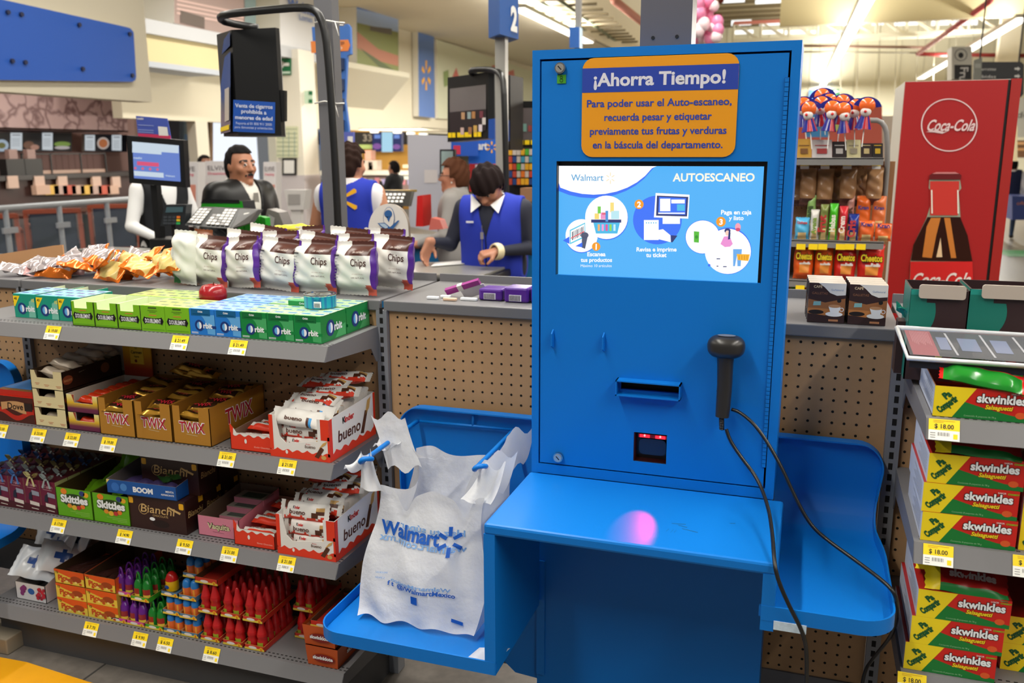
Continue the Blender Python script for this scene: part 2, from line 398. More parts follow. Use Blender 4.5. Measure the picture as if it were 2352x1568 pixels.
# ------------------------------------------------------------------ the blue self-scan kiosk
KX0, KX1, KY, KZ0, KZ1 = -0.637, -0.046, 2.03, 0.80, 1.822
kiosk = thing('self_service_kiosk', 'tall blue self-scan kiosk with lit screen and yellow notice, standing at the pegboard', 'kiosk', (-0.34, 2.06, 0))
b = B(); b.box((KX0, KY + .036, KZ0 + .004), (KX1, 2.215, KZ1), BLUE)
for x0, x1, z0, z1 in ((KX0, KX1, KZ1 - .02, KZ1), (KX0, KX1, KZ0, KZ0 + .024), (KX0, KX0 + .018, KZ0 + .024, KZ1 - .02), (KX1 - .02, KX1, KZ0 + .024, KZ1 - .02)):
 b.box((x0, KY, z0), (x1, KY + .036, z1), BLUE)
b.box((KX0 + .012, KY + .0345, KZ0 + .012), (KX1 - .012, KY + .036, KZ1 - .012), M((4, 14, 34), .7))
b.build('cabinet', kiosk)
DX0, DX1, DZ0, DZ1 = KX0 + .0215, KX1 - .0245, KZ0 + .0275, KZ1 - .0245
SC = (-0.578, -0.102, 1.306, 1.573); SL = (-.413, -.274, 1.036, 1.056); EY = (-.378, -.298, .857, .931)
b = B(); panel(b, DX0, DX1, DZ0, DZ1, KY + .0015, KY + .011, [SC, SL, EY], BLUE)
b.box((SL[0], KY + .03, SL[2]), (SL[1], KY + .034, SL[3]), BLACK)
door = b.build('door', kiosk)
b = B(); b.box((DX1 - .006, KY - .001, DZ0 + .05), (DX1 + .003, KY + .001, DZ1 - .05), M((8, 70, 140), .5))
for i in range(90):
 z = DZ0 + .05 + i * (DZ1 - DZ0 - .1) / 90; b.box((DX1 - .0055, KY - .003, z), (DX1 + .0025, KY, z + .0085), BLUE)
b.build('hinge', kiosk)
b = B(); b.box((SC[0] - .004, KY + .022, SC[2] - .004), (SC[1] + .004, KY + .03, SC[3] + .004), M((6, 8, 14), .35))
for x0, x1, z0, z1 in ((SC[0], SC[0] + .001, SC[2], SC[3]), (SC[1] - .001, SC[1], SC[2], SC[3]), (SC[0], SC[1], SC[3] - .001, SC[3])): b.box((x0, KY + .003, z0), (x1, KY + .024, z1), BLACK)
scr = b.build('screen', kiosk)
YS = KY + .0205
def sp(x, y, d=0.0): p = aty(x, y, YS); return (p.x, YS - d, p.z)
def E_(c, s=1.0): return M(c, emit=s)
b = B(); L0, L1, LZ0, LZ1 = SC[0] + .0005, SC[1] - .008, SC[2] - .003, SC[3] - .011
b.box((L0, YS + .0002, LZ0), (L1, YS + .002, LZ1), vgrad('lcd_blue', [(0, (92, 214, 255)), (.45, (90, 205, 255)), (1, (86, 184, 255))], .0, LZ1 - LZ0, emit=0.95))
lw = (L1 - L0)
def clip(ps): return [(min(max(x, L0), L1), min(max(z, LZ0), LZ1)) for x, z in ps]
def circ(cx, cy, rx, ry, m, d, a0=0, a1=2 * PI, n=36):
 ps = []
 for i in range(n + 1): ps.append((cx + rx * math.cos(a0 + (a1 - a0) * i / n), cy + ry * math.sin(a0 + (a1 - a0) * i / n)))
 q = [sp(x, y, d) for x, y in ps]
 q = [(min(max(p[0], L0), L1), p[1], min(max(p[2], LZ0), LZ1)) for p in q]
 b.poly(q[::-1], m)
def pg(ps, m, d): b.poly([sp(x, y, d) for x, y in ps], m)
def rc(x0, y0, x1, y1, m, d): pg([(x0, y1), (x1, y1), (x1, y0), (x0, y0)], m, d)
WE = E_((255, 255, 255), 1.0); BE = E_((64, 118, 250)); NE = E_((50, 60, 120)); OE = E_((248, 160, 40)); CE = E_((80, 190, 235))
circ(1360, 330, 156, 125, BE, .0002); circ(1364, 326, 154, 121, WE, .0004)
def stx(s, x0, x1, y, m, d=.0006, bold=.0, h=None):
 p = V(sp(x0, y, d)); q = V(sp(x1, y, d)); b.text(s, p, m, w=(q - p).length, right=q - p, bold=bold, h=h)
stx('Walmart', 1312, 1386, 415, E_((70, 160, 215)))
for k in range(6):
 a = k * PI / 3 + PI / 2; cx, cy = 1402 + 7 * math.cos(a), 409 - 9 * math.sin(a); dx, dy = 3.4 * math.cos(a), -4 * math.sin(a); ex, ey = .9 * math.sin(a), .9 * math.cos(a)
 pg([(cx - dx - ex, cy - dy - ey), (cx + dx - ex, cy + dy - ey), (cx + dx + ex, cy + dy + ey), (cx - dx + ex, cy - dy + ey)], E_((250, 232, 190)), .0006)
stx('AUTOESCANEO', 1545, 1733, 416, E_((255, 250, 232)), bold=.028)
circ(1394, 501, 49, 50, BE, .0003); circ(1393, 499, 49, 50, WE, .0004); circ(1336, 543, 37, 38, BE, .0003); circ(1336, 541, 37, 38, WE, .0005)
pg([(1309, 528), (1344, 511), (1345, 544), (1309, 561)], E_((90, 205, 235)), .0006); pg([(1311, 530), (1343, 514), (1343, 542), (1311, 557)], WE, .0007)
for i in range(8):
 x = 1314 + i * 3.6; y = 532 - i * 1.75; rc(x, y, x + (1.2 if i % 3 else 2), y + 19, E_((60, 64, 80)), .0008)
pg([(1311, 546), (1343, 530), (1343, 532), (1311, 548)], E_((240, 80, 90)), .0009); pg([(1293, 552), (1308, 543), (1308, 560)], BE, .0006)
circ(1343, 540, 9, 7, E_((84, 92, 116)), .001); pg([(1337, 543), (1350, 543), (1344, 571), (1336, 568)], E_((84, 92, 116)), .001); pg([(1322, 565), (1338, 556), (1338, 567), (1334, 567)], BE, .001)
pg([(1363, 511), (1424, 511), (1418, 536), (1369, 536)], CE, .0006); rc(1358, 504, 1427, 511, NE, .0008); rc(1391, 484, 1397, 509, E_((80, 150, 220)), .001)
for i, c in enumerate(((250, 180, 110), (250, 160, 220), (230, 90, 160), (150, 220, 90), (200, 240, 250))): rc(1373 + i * 9, 515, 1378 + i * 9, 530, E_(c), .0008)
for x0, y0, x1, y1, c in ((1366, 490, 1376, 503, (250, 220, 120)), (1373, 474, 1380, 490, (120, 210, 80)), (1380, 488, 1391, 503, (240, 150, 200)), (1402, 465, 1410, 487, (252, 226, 130)), (1404, 484, 1422, 503, (190, 235, 245)), (1383, 488, 1394, 493, (225, 90, 90))): rc(x0, y0, x1, y1, E_(c), .0007)
circ(1510, 505, 56, 56, BE, .0003)
pg([(1506, 443), (1584, 447), (1581, 502), (1502, 499)], WE, .0005); rc(1522, 500, 1562, 514, WE, .0005); pg([(1509, 449), (1581, 452), (1578, 497), (1507, 495)], NE, .0006)
pg([(1514, 452), (1576, 455), (1574, 493), (1512, 491)], BE, .0007); rc(1516, 456, 1540, 485, WE, .0008); rc(1542, 458, 1573, 467, WE, .0008); rc(1555, 469, 1573, 484, CE, .0008); rc(1512, 488, 1573, 491, WE, .0008)
rc(1479, 505, 1513, 551, WE, .0006); pg([(1512, 528), (1523, 526), (1540, 540), (1541, 556), (1512, 549)], WE, .0006); pg([(1541, 540), (1556, 541), (1545, 556), (1541, 556)], NE, .0006)
for i in range(5): rc(1484 + i * 5.4, 510, 1486 + i * 5.4, 513, CE, .0007)
circ(1614, 544, 40, 39, BE, .0003); circ(1614, 544, 39, 38, WE, .0005); circ(1673, 576, 53, 54, BE, .0003); circ(1672, 577, 53, 52, WE, .0005)
pg([(1594, 531), (1606, 532), (1605, 557), (1594, 556)], E_((90, 190, 60)), .0006); circ(1600, 544, 3.5, 4, E_((60, 150, 50)), .0008)
circ(1671, 535, 5, 6, E_((250, 210, 190)), .0007); circ(1671, 530, 7, 6, NE, .0006); pg([(1674, 528), (1678, 534), (1677, 549), (1672, 550)], NE, .0008); pg([(1663, 543), (1676, 542), (1683, 560), (1677, 566), (1665, 567), (1655, 560)], E_((240, 150, 215)), .0007)
circ(1695, 521, 6.5, 9, E_((250, 165, 185)), .0007); circ(1695, 527, 5.5, 4, E_((215, 80, 120)), .0008)
pg([(1684, 572), (1704, 572), (1701, 611), (1694, 611), (1693, 585), (1688, 611), (1684, 611)], E_((110, 175, 240)), .0006); pg([(1692, 583), (1722, 584), (1719, 599), (1695, 597)], E_((250, 185, 50)), .0008)
for x in (1697, 1703, 1709, 1715): rc(x, 586, x + 2, 596, E_((225, 150, 30)), .001)
rc(1646, 593, 1654, 595, NE, .0007); rc(1661, 611, 1669, 613, NE, .0007); rc(1646, 610, 1650, 612, NE, .0007); circ(1629, 609, 3, 3, BE, .0007)
for x, y, s, r in ((1369.5, 566, '1', 9.5), (1468, 469, '2', 10.5), (1656, 509, '3', 11)):
 circ(x, y, r, r * 1.03, OE, .0011); p = V(sp(x, y + 6.5, .0013)); b.text(s, p, WE, h=(V(sp(x, y - 6.5)) - V(sp(x, y + 6.5))).length, bold=.04, align='c')
for s, xa, xb, y, bo in (('Escanea', 1349, 1391, 588, .03), ('tus productos', 1334, 1406, 601, .03), ('Máximo 10 artículos', 1334, 1405, 613, .0), ('Revisa e imprime', 1462, 1554, 577, .03), ('tu ticket', 1484, 1531, 590, .03), ('Paga en caja', 1656, 1726, 492, .03), ('y listo', 1674, 1708, 505, .03)): stx(s, xa, xb, y, WE, .0008, bo)
b.build('lit_display', scr)
def kp(x, y, d): p = aty(x, y, KY - d); return V((p.x, KY - d, p.z))
YN = M((226, 150, 18), .42); NB = M((34, 62, 160), .45)
b = B(); p0 = kp(1338, 120, 0); p1 = kp(1696, 361, 0); x0, x1, z0, z1 = -.5175, -.172, 1.5825, 1.8005
b.prism(rrect(x0, x1, z0, z1, .026), 'y', KY - .002, KY + .0014, YN)
zt = kp(1500, 148, 0).z; zb = kp(1500, 200, 0).z
b.box((x0, KY - .0024, 1.7255), (x1, KY - .0018, 1.7785), NB)
w2 = M((214, 214, 224), .5)
cx = (x0 + x1) / 2
b.text('¡Ahorra Tiempo!', (cx, KY - .0028, 1.7395), w2, w=.292, bold=.03, align='c', h=.0285)
for s, z, w in (('Para poder usar el Auto-escaneo,', 1.6935, .322), ('recuerda pesar y etiquetar', 1.663, .24), ('previamente tus frutas y verduras', 1.6325, .306), ('en la báscula del departamento.', 1.602, .292)):
 b.text(s, (cx, KY - .0026, z), NB, w=w, bold=.022, align='c', h=.0165)
tag(b.build('notice', kiosk), 'yellow notice with blue band')
ST = M((190, 190, 188), .22, 1.0)
for x, z in ((-.569, 1.781), (-.566, .847)):
 b = B(); b.cyl((x, KY + .002, z), (x, KY - .008, z), .0125, ST, n=20); b.cyl((x, KY - .008, z), (x, KY - .0105, z), .0095, M((205, 200, 190), .3, .8), n=20)
 b.add([(x - .005, KY - .0108, z + .0035), (x - .003, KY - .0108, z + .005), (x + .005, KY - .0108, z - .0035), (x + .003, KY - .0108, z - .005)], [(0, 3, 2, 1)], BLACK); b.build('lock', kiosk, smooth=30)
b = B(); b.box((-.5775, KY - .0008, 1.7475), (-.5565, KY + .001, 1.7665), M((62, 150, 30), .6)); b.ring((-.567, KY - .0012, 1.7605), .0022, .0034, BLACK, n=16); b.ring((-.567, KY - .0012, 1.754), .003, .0042, BLACK, n=16); tag(b.build('number_sticker', kiosk), 'small green sticker')
for x in (-.583, -.456):
 b = B(); b.add([(x - .0015, KY + .002, 1.125), (x - .0015, KY - .014, 1.133), (x - .0015, KY - .014, 1.163), (x - .0015, KY + .002, 1.172), (x + .0015, KY + .002, 1.125), (x + .0015, KY - .014, 1.133), (x + .0015, KY - .014, 1.163), (x + .0015, KY + .002, 1.172)], [(0, 1, 2, 3), (7, 6, 5, 4), (0, 4, 5, 1), (1, 5, 6, 2), (2, 6, 7, 3)], BLUE); b.build('cable_tab', kiosk)
b = B(); X0, X1, Z0, Z1 = -.42, -.267, 1.026, 1.064; yo = KY - .028
b.box((X0, yo, Z1 - .003), (X1, KY + .002, Z1), BLUE); b.box((X0, yo, Z0), (X0 + .003, KY + .002, Z1), BLUE); b.box((X1 - .003, yo, Z0), (X1, KY + .002, Z1), BLUE); b.box((X0, yo, Z0), (X1, KY + .002, Z0 + .003), BLUE)
b.build('ticket_slot', kiosk)
b = B(); x0, x1, z0, z1 = EY; b.box((x0, KY + .03, z0), (x1, KY + .034, z1), M((22, 6, 8), .3)); b.box((x0, KY + .004, z0), (x0 + .002, KY + .03, z1), M((60, 8, 8), .4)); b.box((x0, KY + .004, z0), (x1, KY + .03, z0 + .002), M((40, 6, 8), .4))
b.prism(rrect(x0 + .01, x1 - .004, z0 + .014, z1 - .02, .012), 'y', KY + .02, KY + .031, M((26, 34, 60), .2)); b.build('scan_window', kiosk)
b = B(); b.box((x0 + .008, KY + .018, z1 - .017), (x1 - .002, KY + .03, z1 - .008), M((190, 20, 30), .3));
for dx in (.024, .062): b.sphere((x0 + dx, KY + .016, z1 - .011), .003, M((255, 120, 120), emit=3), 8); b.box((x0 + dx - .012, KY + .015, z1 - .016), (x0 + dx + .012, KY + .018, z1 - .009), M((255, 40, 60), emit=1.4))
b.build('red_lamp_bar', kiosk)
ld = bpy.data.lights.new('scan_beam', 'SPOT'); ld.energy = 2.6; ld.color = (1, .02, .13); ld.spot_size = .40; ld.spot_blend = .6; ld.shadow_soft_size = .004
lo = bpy.data.objects.new('scan_beam', ld); COL.objects.link(lo); lo.location = (-.335, KY - .006, .915); lo.rotation_euler = (V((-.326, 1.79, .80)) - V(lo.location)).to_track_quat('-Z', 'Y').to_euler()
YF = 1.69
lip = .026
def lipped(b, pts, y0, y1, m):            # sheet along a 2D path (x,z), thickness t, extruded in y
 n = len(pts); vs = [(x, y0, z) for x, z in pts] + [(x, y1, z) for x, z in pts]
 b.add(vs, [(i, i + 1, n + i + 1, n + i) for i in range(n - 1)], m)
b = B(); TX0, TX1 = -.641, -.0225
b.rbox((TX0, YF, .774), (TX1, KY, .80), .006, BLUE); b.box((TX0, YF + .0006, .434), (TX0 + .026, KY - .0, .776), BLUE); b.box((TX1 - .026, YF + .0006, .654), (TX1, 2.0, .776), BLUE)
tb = b.build('table_shelf', kiosk)
b = B(); SCF = M((20, 78, 110), .6)
for x, y, dx, dy in ((-.25, 1.82, .03, .004), (-.235, 1.815, .02, -.006), (-.225, 1.80, .035, -.01), (-.13, 1.86, .012, .003), (-.255, 1.775, .004, .014), (-.245, 1.772, .003, .016), (-.238, 1.775, .003, .012)):
 b.add([(x, y, .8003), (x + dx, y + dy, .8003), (x + dx, y + dy + .0025, .8003), (x, y + .002, .8003)], [(0, 1, 2, 3)], SCF)
b.build('scuff_mark', tb)
b = B(); b.box((-.627, 2.05, 0.02), (-.052, 2.19, .80), BLUE); b.box((-.627, 2.044, .22), (-.605, 2.052, .55), BLUE)
b.prism([(-.74, .50), (-.74, .30), (-.725, .235), (-.69, .205), (-.627, .20), (-.627, .50)], 'y', 2.055, 2.06, BLUE); b.build('pedestal', kiosk)
def tray(name, x0, x1, zf, ztop, rx, lab):
 b = B(); left = rx < 0; r = .07; yb = 2.215; R = .1; th = .004
 prof = [(yb, ztop), (yb, zf + R)] + [(yb - R + R * math.cos(a), zf + R - R * math.sin(a)) for a in [PI / 2 * i / 7 for i in range(1, 8)]] + [(YF, zf)]
 xo = x0 if left else x1; xi = x1 if left else x0; sg = 1 if left else -1
 Ls = [0]
 for p, q in zip(prof, prof[1:]): Ls.append(Ls[-1] + math.hypot(q[0] - p[0], q[1] - p[1]))
 T = Ls[-1]
 def pos(x, s, off=0.0):
  s = min(max(s, 0), T)
  for i in range(len(Ls) - 1):
   if s <= Ls[i + 1] + 1e-9:
    k = (s - Ls[i]) / (Ls[i + 1] - Ls[i]); a = V((0, prof[i][0], prof[i][1])); c = V((0, prof[i + 1][0], prof[i + 1][1])); d = (c - a).normalized(); nrm = V((0, d.z, -d.y)); p = a.lerp(c, k) + nrm * off * (-1)
    return (x, p.y, p.z)
 waist = .016
 def xedge(s):
  e = xo
  if s < r: e = xo + sg * (r - math.sqrt(max(0, r * r - (r - s) ** 2)))
  elif s > T - r: e = xo + sg * (r - math.sqrt(max(0, r * r - (s - (T - r)) ** 2)))
  m = yb - 0; t_ = (s - Ls[1]) / (Ls[-2] - Ls[1]);
  if -0.8 < t_ < 1.8: e += sg * waist * .5 * (1 + math.cos(PI * min(1, max(-1, (t_ - .5) / 1.3))))
  return e
 ss = sorted(set([r * (1 - math.cos(PI / 2 * i / 8)) for i in range(9)] + [T - r * (1 - math.cos(PI / 2 * i / 8)) for i in range(9)] + Ls[1:-1] + [r + (T - 2 * r) * i / 14 for i in range(15)]))
 n = 6
 vs = [];
 for s in ss:
  for i in range(n + 1):
   x = xedge(s) * (1 - i / n) + xi * i / n; vs.append(pos(x, s, 0))
 fs = [(j * (n + 1) + i, j * (n + 1) + i + 1, (j + 1) * (n + 1) + i + 1, (j + 1) * (n + 1) + i) for j in range(len(ss) - 1) for i in range(n)]
 b.add(vs, fs, BLUE)
 out = [pos(xi, 0, 0)] + [pos(xedge(s), s, 0) for s in ss] + [pos(xi, T, 0)]
 ou2 = []; k = 0
 def up(s): return lip
 lst = [(xi, 0)] + [(xedge(s), s) for s in ss] + [(xi, T)]
 A = [V(pos(x, s, 0)) for x, s in lst]; D = [V(pos(x, s, -lip)) for x, s in lst]
 A2 = [V(pos(x, s, .006)) for x, s in lst]
 m = len(lst); b.add([tuple(p) for p in A2] + [tuple(p) for p in D], [(i, i + 1, m + i + 1, m + i) for i in range(m - 1)], BLUE)
 D2 = [V(pos(x + sg * .004, min(max(s, .004), T - .004), -lip)) for x, s in lst]; A3 = [V(pos(x + sg * .004, min(max(s, .004), T - .004), 0)) for x, s in lst]
 b.add([tuple(p) for p in D] + [tuple(p) for p in D2] + [tuple(p) for p in A3], [(i, i + 1, m + i + 1, m + i) for i in range(m - 1)] + [(m + i, m + i + 1, 2 * m + i + 1, 2 * m + i) for i in range(m - 1)], BLUE)
 return tag(b.build(name, kiosk, smooth=40), lab)
tray('bagging_tray', -1.088, -.617, .440, .888, -1, 'left bagging tray with a tall curved back')
rt = tray('side_tray', -.0485, .205, .682, .905, 1, 'right side tray with a curved back')
b = B(); b.box((-.0225, YF - .0012, .66), (.04, YF + .003, .679), M((196, 214, 232), .6, noise=(120, .3, 0)))
tag(b.build('peeled_label', rt), 'torn pale label on the tray lip')
b = B(); b.tube([(-.742, 2.2, .848), (-1.03, 2.2, .845)], .0042, BLUE); b.tube([(-.862, 2.2, .845), (-.862, 2.203, .885)], .0042, BLUE)
for X, yf in ((-1.03, 1.86), (-.742, 1.90)):
 b.tube([(X, 2.2, .846), (X, yf, .838), (X + .004, yf - .012, .845), (X + .012, yf - .012, .852), (X + .024, yf - .004, .852), (X + .026, yf + .012, .846)], .0062, BLUE, 8, 1)
b.build('bag_rack', kiosk, smooth=True)
b = B(); pa = aty(1470, 90, 2.13); pb = aty(1588, 90, 2.13); b.box((pa.x, 2.13, 1.60), (pb.x, 2.205, 3.9), M((112, 110, 116), .35, .5));
for x, y in ((1500, 87), (1555, 84)): p = aty(x, y, 2.13); b.cyl((p.x, 2.128, p.z), (p.x, 2.135, p.z), .0042, BLACK, n=12)
b.build('post', kiosk)
b = B()
for x in (1643, 1695):
 p = aty(x, 807, KY - .02); b.cyl((p.x, KY + .002, p.z), (p.x, KY - .05, p.z - .002), .0042, BLUE, n=10)
b.build('scanner_peg', kiosk)
GUN = M((40, 38, 37), .32); GUN2 = M((24, 23, 23), .4)
gun = thing('barcode_scanner', 'black hand-held barcode scanner hanging head up on the kiosk door', 'scanner', (-.167, KY - .03, 1.0))
b = B(); hx, hz, hy = -.167, 1.166, KY - .038
b.grid(lambda u, v: (hx + .042 * math.copysign(abs(math.cos(2 * PI * u)) ** .75, math.cos(2 * PI * u)) * math.cos(PI * (v - .5)) ** .55, hy + .036 * math.sin(2 * PI * u) * math.cos(PI * (v - .5)) ** .55, hz + .0255 * math.copysign(abs(math.sin(PI * (v - .5))) ** .9, v - .5)), 36, 18, GUN)
b.build('head', gun, smooth=True)
b = B(); b.disc((hx, hy - .004, hz + .0262), .02, M((150, 152, 156), .3, .5), up=(0, 1, 0), ry=.012); b.build('button', gun)
b = B(); hp = [(hx, hy, hz - .018), (hx - .0005, hy + .004, hz - .04), (hx, hy + .01, hz - .09), (hx - .001, hy + .012, hz - .14), (hx - .002, hy + .01, hz - .168)]; rr = [.0195, .0178, .017, .0165, .0155]
b.tube(hp, rr, GUN, 18); b.tube([(hx - .0005, hy + .0118, hz - .106), (hx - .0006, hy + .0118, hz - .109)], .0171, GUN2, 18); b.build('handle', gun, smooth=50)
b = B(); c0 = V((hx - .003, hy + .008, hz - .155)); b.tube([c0, c0 + V((.001, -.004, -.02)), c0 + V((.004, -.006, -.042))], [.0062, .0055, .004], GUN2, 10)
for i in range(8): q = c0 + V((.0002 * i, -.0006 * i - .003, -.012 - i * .0038)); b.tube([q, q + V((0, 0, -.0018))], .0064 - .0002 * i, GUN, 10)
b.build('strain_relief', gun, smooth=True)
CB = M((22, 20, 18), .35)
def cord(pts, lab, r=.0042):
 b = B(); b.tube([aty(*p) for p in pts], r, CB, 8, 3); return tag(b.build('cord', smooth=True), lab, 'cord')
b = B(); b.tube([aty(*p) for p in [(1668, 985, 1.985), (1676, 1010, 1.98), (1700, 1047, 1.97), (1740, 1098, 1.95), (1764, 1160, 1.87), (1774, 1220, 1.78), (1778, 1288, 1.682), (1786, 1330, 1.672), (1812, 1390, 1.67), (1846, 1455, 1.68), (1854, 1500, 1.70), (1852, 1600, 1.74)]], .0042, CB, 8, 3); b.build('lead', gun, smooth=True)
cord([(1681, 940, 2.012), (1700, 946, 2.005), (1740, 980, 1.985), (1790, 1060, 1.95), (1830, 1150, 1.93), (1862, 1206, 1.92), (1900, 1240, 1.905), (1970, 1290, 1.86), (2030, 1335, 1.80), (2056, 1362, 1.775), (2064, 1400, 1.80), (2052, 1455, 1.95), (2010, 1505, 2.05), (1982, 1545, 2.1), (1978, 1620, 2.1)], 'black cord looping from behind the hand scanner over the right tray')
# ------------------------------------------------------------------ gondola shelving
PITCH = .0286; YB = 2.25
PEG = M((176, 138, 98), .75, noise=(60, .07, 0.0), name='pegboard')
def pegboard(b, x0, x1, z0, z1, hx, hz):
 b.box((x0, YB, z0), (x1, YB + .006, z1), PEG); r = .0036
 i0 = math.ceil((x0 + .012 - hx) / PITCH); i1 = math.floor((x1 - .012 - hx) / PITCH); j1 = math.floor((hz - z0 - .01) / PITCH); j0 = -math.floor((z1 - .01 - hz) / PITCH)
 vs = []; fs = []
 for i in range(i0, i1 + 1):
  for j in range(j0, j1 + 1):
   cx, cz = hx + i * PITCH, hz - j * PITCH; k = len(vs)
   vs += [(cx + r * math.cos(PI / 4 * q), YB - .0004, cz + r * math.sin(PI / 4 * q)) for q in range(8)]; fs.append(tuple(range(k, k + 8)))
 b.add(vs, fs, HOLE)
hL = aty(913.2, 728.1, YB); hR = aty(1811.8, 783.0, YB)
g = thing('gondola_shelving', 'long grey checkout shelving with pegboard backs running behind the blue kiosk', 'shelving', (-.5, 2.4, 0))
SECT = [(-3.83, -2.505), (-2.472, -1.17), (-1.135, .2), (.235, 1.55)]
for i, (x0, x1) in enumerate(SECT):
 b = B(); h = hR if i >= 3 else hL
 if i == 2: pegboard(b, x0, -.3, .232, 1.152, hL.x, hL.z); pegboard(b, -.3, x1, .232, 1.152, hR.x, hR.z)
 else: pegboard(b, x0, x1, .14, 1.152, h.x, h.z)
 b.build('back_panel', g)
 b = B(); b.rbox((x0 - .012, YB - .012, 1.150), (x1 + .012, YB + .004, 1.1805), .003, GREY); b.box((x0 - .012, YB, 1.1755), (x1 + .012, YB + .40, 1.1795), GREY); b.rbox((x0 - .012, YB + .395, 1.15), (x1 + .012, YB + .40, 1.205), .002, GREY)
 b.build('top_tray', g)
 b = B(); b.box((x0, YB - .006, .10), (x1, YB + .02, .232), GREYD); b.build('base_panel', g)
for x in (-2.4885, -1.1525, .2175):
 b = B(); b.box((x - .0165, YB - .016, 0), (x + .0165, YB + .03, 1.152), M((122, 124, 130), .45))
 for k in range(38): z = .1 + k * PITCH * .985; b.box((x - .005, YB - .0166, z), (x + .005, YB - .0158, z + .0165), HOLE)
 b.build('upright', g)
def shelf(x0, x1, z, yf, perf=True):
 b = B(); b.box((x0, yf, z - .004), (x1, YB - .004, z), GREY)
 b.prism([(yf + .004, z + .0005), (yf - .0005, z), (yf - .021, z - .037), (yf - .017, z - .039), (yf + .02, z - .006)], 'x', x0, x1, GREY)
 for xx in (x0, x1): b.prism([(yf - .019, z - .038), (YB - .06, z - .055), (YB - .03, z - .1), (YB - .016, z - .1), (YB - .016, z + .0005), (yf, z)], 'x', xx - .0012, xx + .0012, GREY)
 if perf:
  for yy in (yf + .012, yf + .026):
   for i in range(int((x1 - x0) / .0143)): xx = x0 + .01 + i * .0143; b.box((xx, yy, z - .0001), (xx + .0075, yy + .004, z + .0003), HOLE)
 return b.build('shelf', g)
ZL = (1.104, .782, .496, .163); YL = 1.957
for z in ZL: shelf(-2.47, -1.166, z, YL)
b = B(); b.box((-2.47, YL + .03, 0.0), (-1.166, 2.24, .12), M((70, 70, 72), .6)); b.build('plinth', g)
ZR = (1.094, .838, .552); YR = 1.80
for z in ZR: shelf(.232, 1.54, z, YR)
YT = M((246, 214, 12), .55); WT = M((236, 236, 230), .55); TK = M((40, 36, 20), .6); BARC = M((120, 118, 118), .6)
def price(X, z, yf, txt, lab, w=.054):
 U = V((0, .0205, .037)).normalized(); N = V((0, -U.z, U.y)); o = V((X - w / 2, yf - .011, z - .0195)) + N * .0022 - U * .02; Rr = V((1, 0, 0))
 b = B(); q = lambda a, c, d=0: tuple(o + Rr * a + U * c + N * d)
 h = .041; m = .0195
 b.quad(q(0, 0, -.0006), q(w, 0, -.0006), q(w, h, -.0006), q(0, h, -.0006), WT)
 b.quad(q(0, 0), q(w, 0), q(w, m), q(0, m), WT); b.quad(q(0, m), q(w, m), q(w, h), q(0, h), YT)
 b.text('$ ' + txt, q(w / 2, m + .0035, .0004), TK, w=w * .62, h=.0088, up=U, align='c', bold=.02)
 for k in range(12): a = w * .3 + k * .0018; b.quad(q(a, .0085, .0004), q(a + (.0005 + .0006 * (k % 3 == 0)), .0085, .0004), q(a + (.0005 + .0006 * (k % 3 == 0)), .0155, .0004), q(a, .0155, .0004), BARC)
 b.quad(q(w - .011, .004, .0004), q(w - .0035, .004, .0004), q(w - .0035, .0135, .0004), q(w - .011, .0135, .0004), YT)
 for k in range(3): b.quad(q(.003, .004 + k * .0045, .0004), q(.012, .004 + k * .0045, .0004), q(.012, .0052 + k * .0045, .0004), q(.003, .0052 + k * .0045, .0004), BARC)
 for k in range(2): b.quad(q(.008, h - .0035 - k * .003, .0004), q(w - .008 - k * .02, h - .0035 - k * .003, .0004), q(w - .008 - k * .02, h - .0026 - k * .003, .0004), q(.008, h - .0026 - k * .003, .0004), M((200, 150, 20), .6))
 tag(b.build('price_card'), 'yellow price card reading %s, %s' % (txt, lab), 'price card', 'shelf price cards')
for X, t, l in ((-2.063, '19.00', 'under the first lime gum box of the top shelf'), (-1.62, '21.49', 'under the left blue gum boxes'), (-1.432, '21.49', 'under the left green gum box')): price(X, ZL[0], YL, t, l)
for X, t, l in ((-2.314, '23.00', 'at the left edge of the second shelf'), (-2.164, '23.00', 'under the stack of cream boxes'), (-2.037, '22.00', 'under the yellow and purple boxes'), (-1.902, '19.00', 'under the first gold box'), (-1.495, '21.00', 'under the small red tray on the second shelf'), (-1.302, '21.00', 'half behind the upper big red and white box')): price(X, ZL[1], YL, t, l)
for X, t, l in ((-2.128, '17.00', 'under the maroon gift boxes'), (-1.879, '14.90', 'under the right lime candy box'), (-1.664, '9.50', 'under the right end of the dark brown box'), (-1.51, '21.00', 'left of the small red tray on the third shelf'), (-1.323, '21.00', 'half behind the lower big red and white box')): price(X, ZL[2], YL, t, l)
for X, t, l in ((-2.047, '7.70', 'under the purple bottles'), (-1.86, '9.90', 'under the green bottles'), (-1.767, '6.50', 'under the blue-capped bottles'), (-1.60, '8.60', 'under the left red bottles')): price(X, ZL[3], YL, t, l)
for i, (X, t, l) in enumerate(((.262, '18.00', 'on the top right shelf'), (.275, '18.00', 'on the middle right shelf at its left end'), (.252, '18.00', 'on the bottom right shelf at its left end'))): price(X, ZR[i], YR, t, l)
price(.432, ZR[1], YR, '19.00', 'at the right picture edge, middle right shelf'); price(.43, ZR[2], YR, '9.80', 'on the bottom right shelf, in the picture corner')
nk = thing('kiosk_tray', 'blue curved tray of the next kiosk cut by the left picture edge', 'kiosk', (-2.8, 2.0, 0))
_k = kiosk; kiosk = nk; tray('back_plate', -3.2, -2.512, .30, .905, 1, None); kiosk = _k
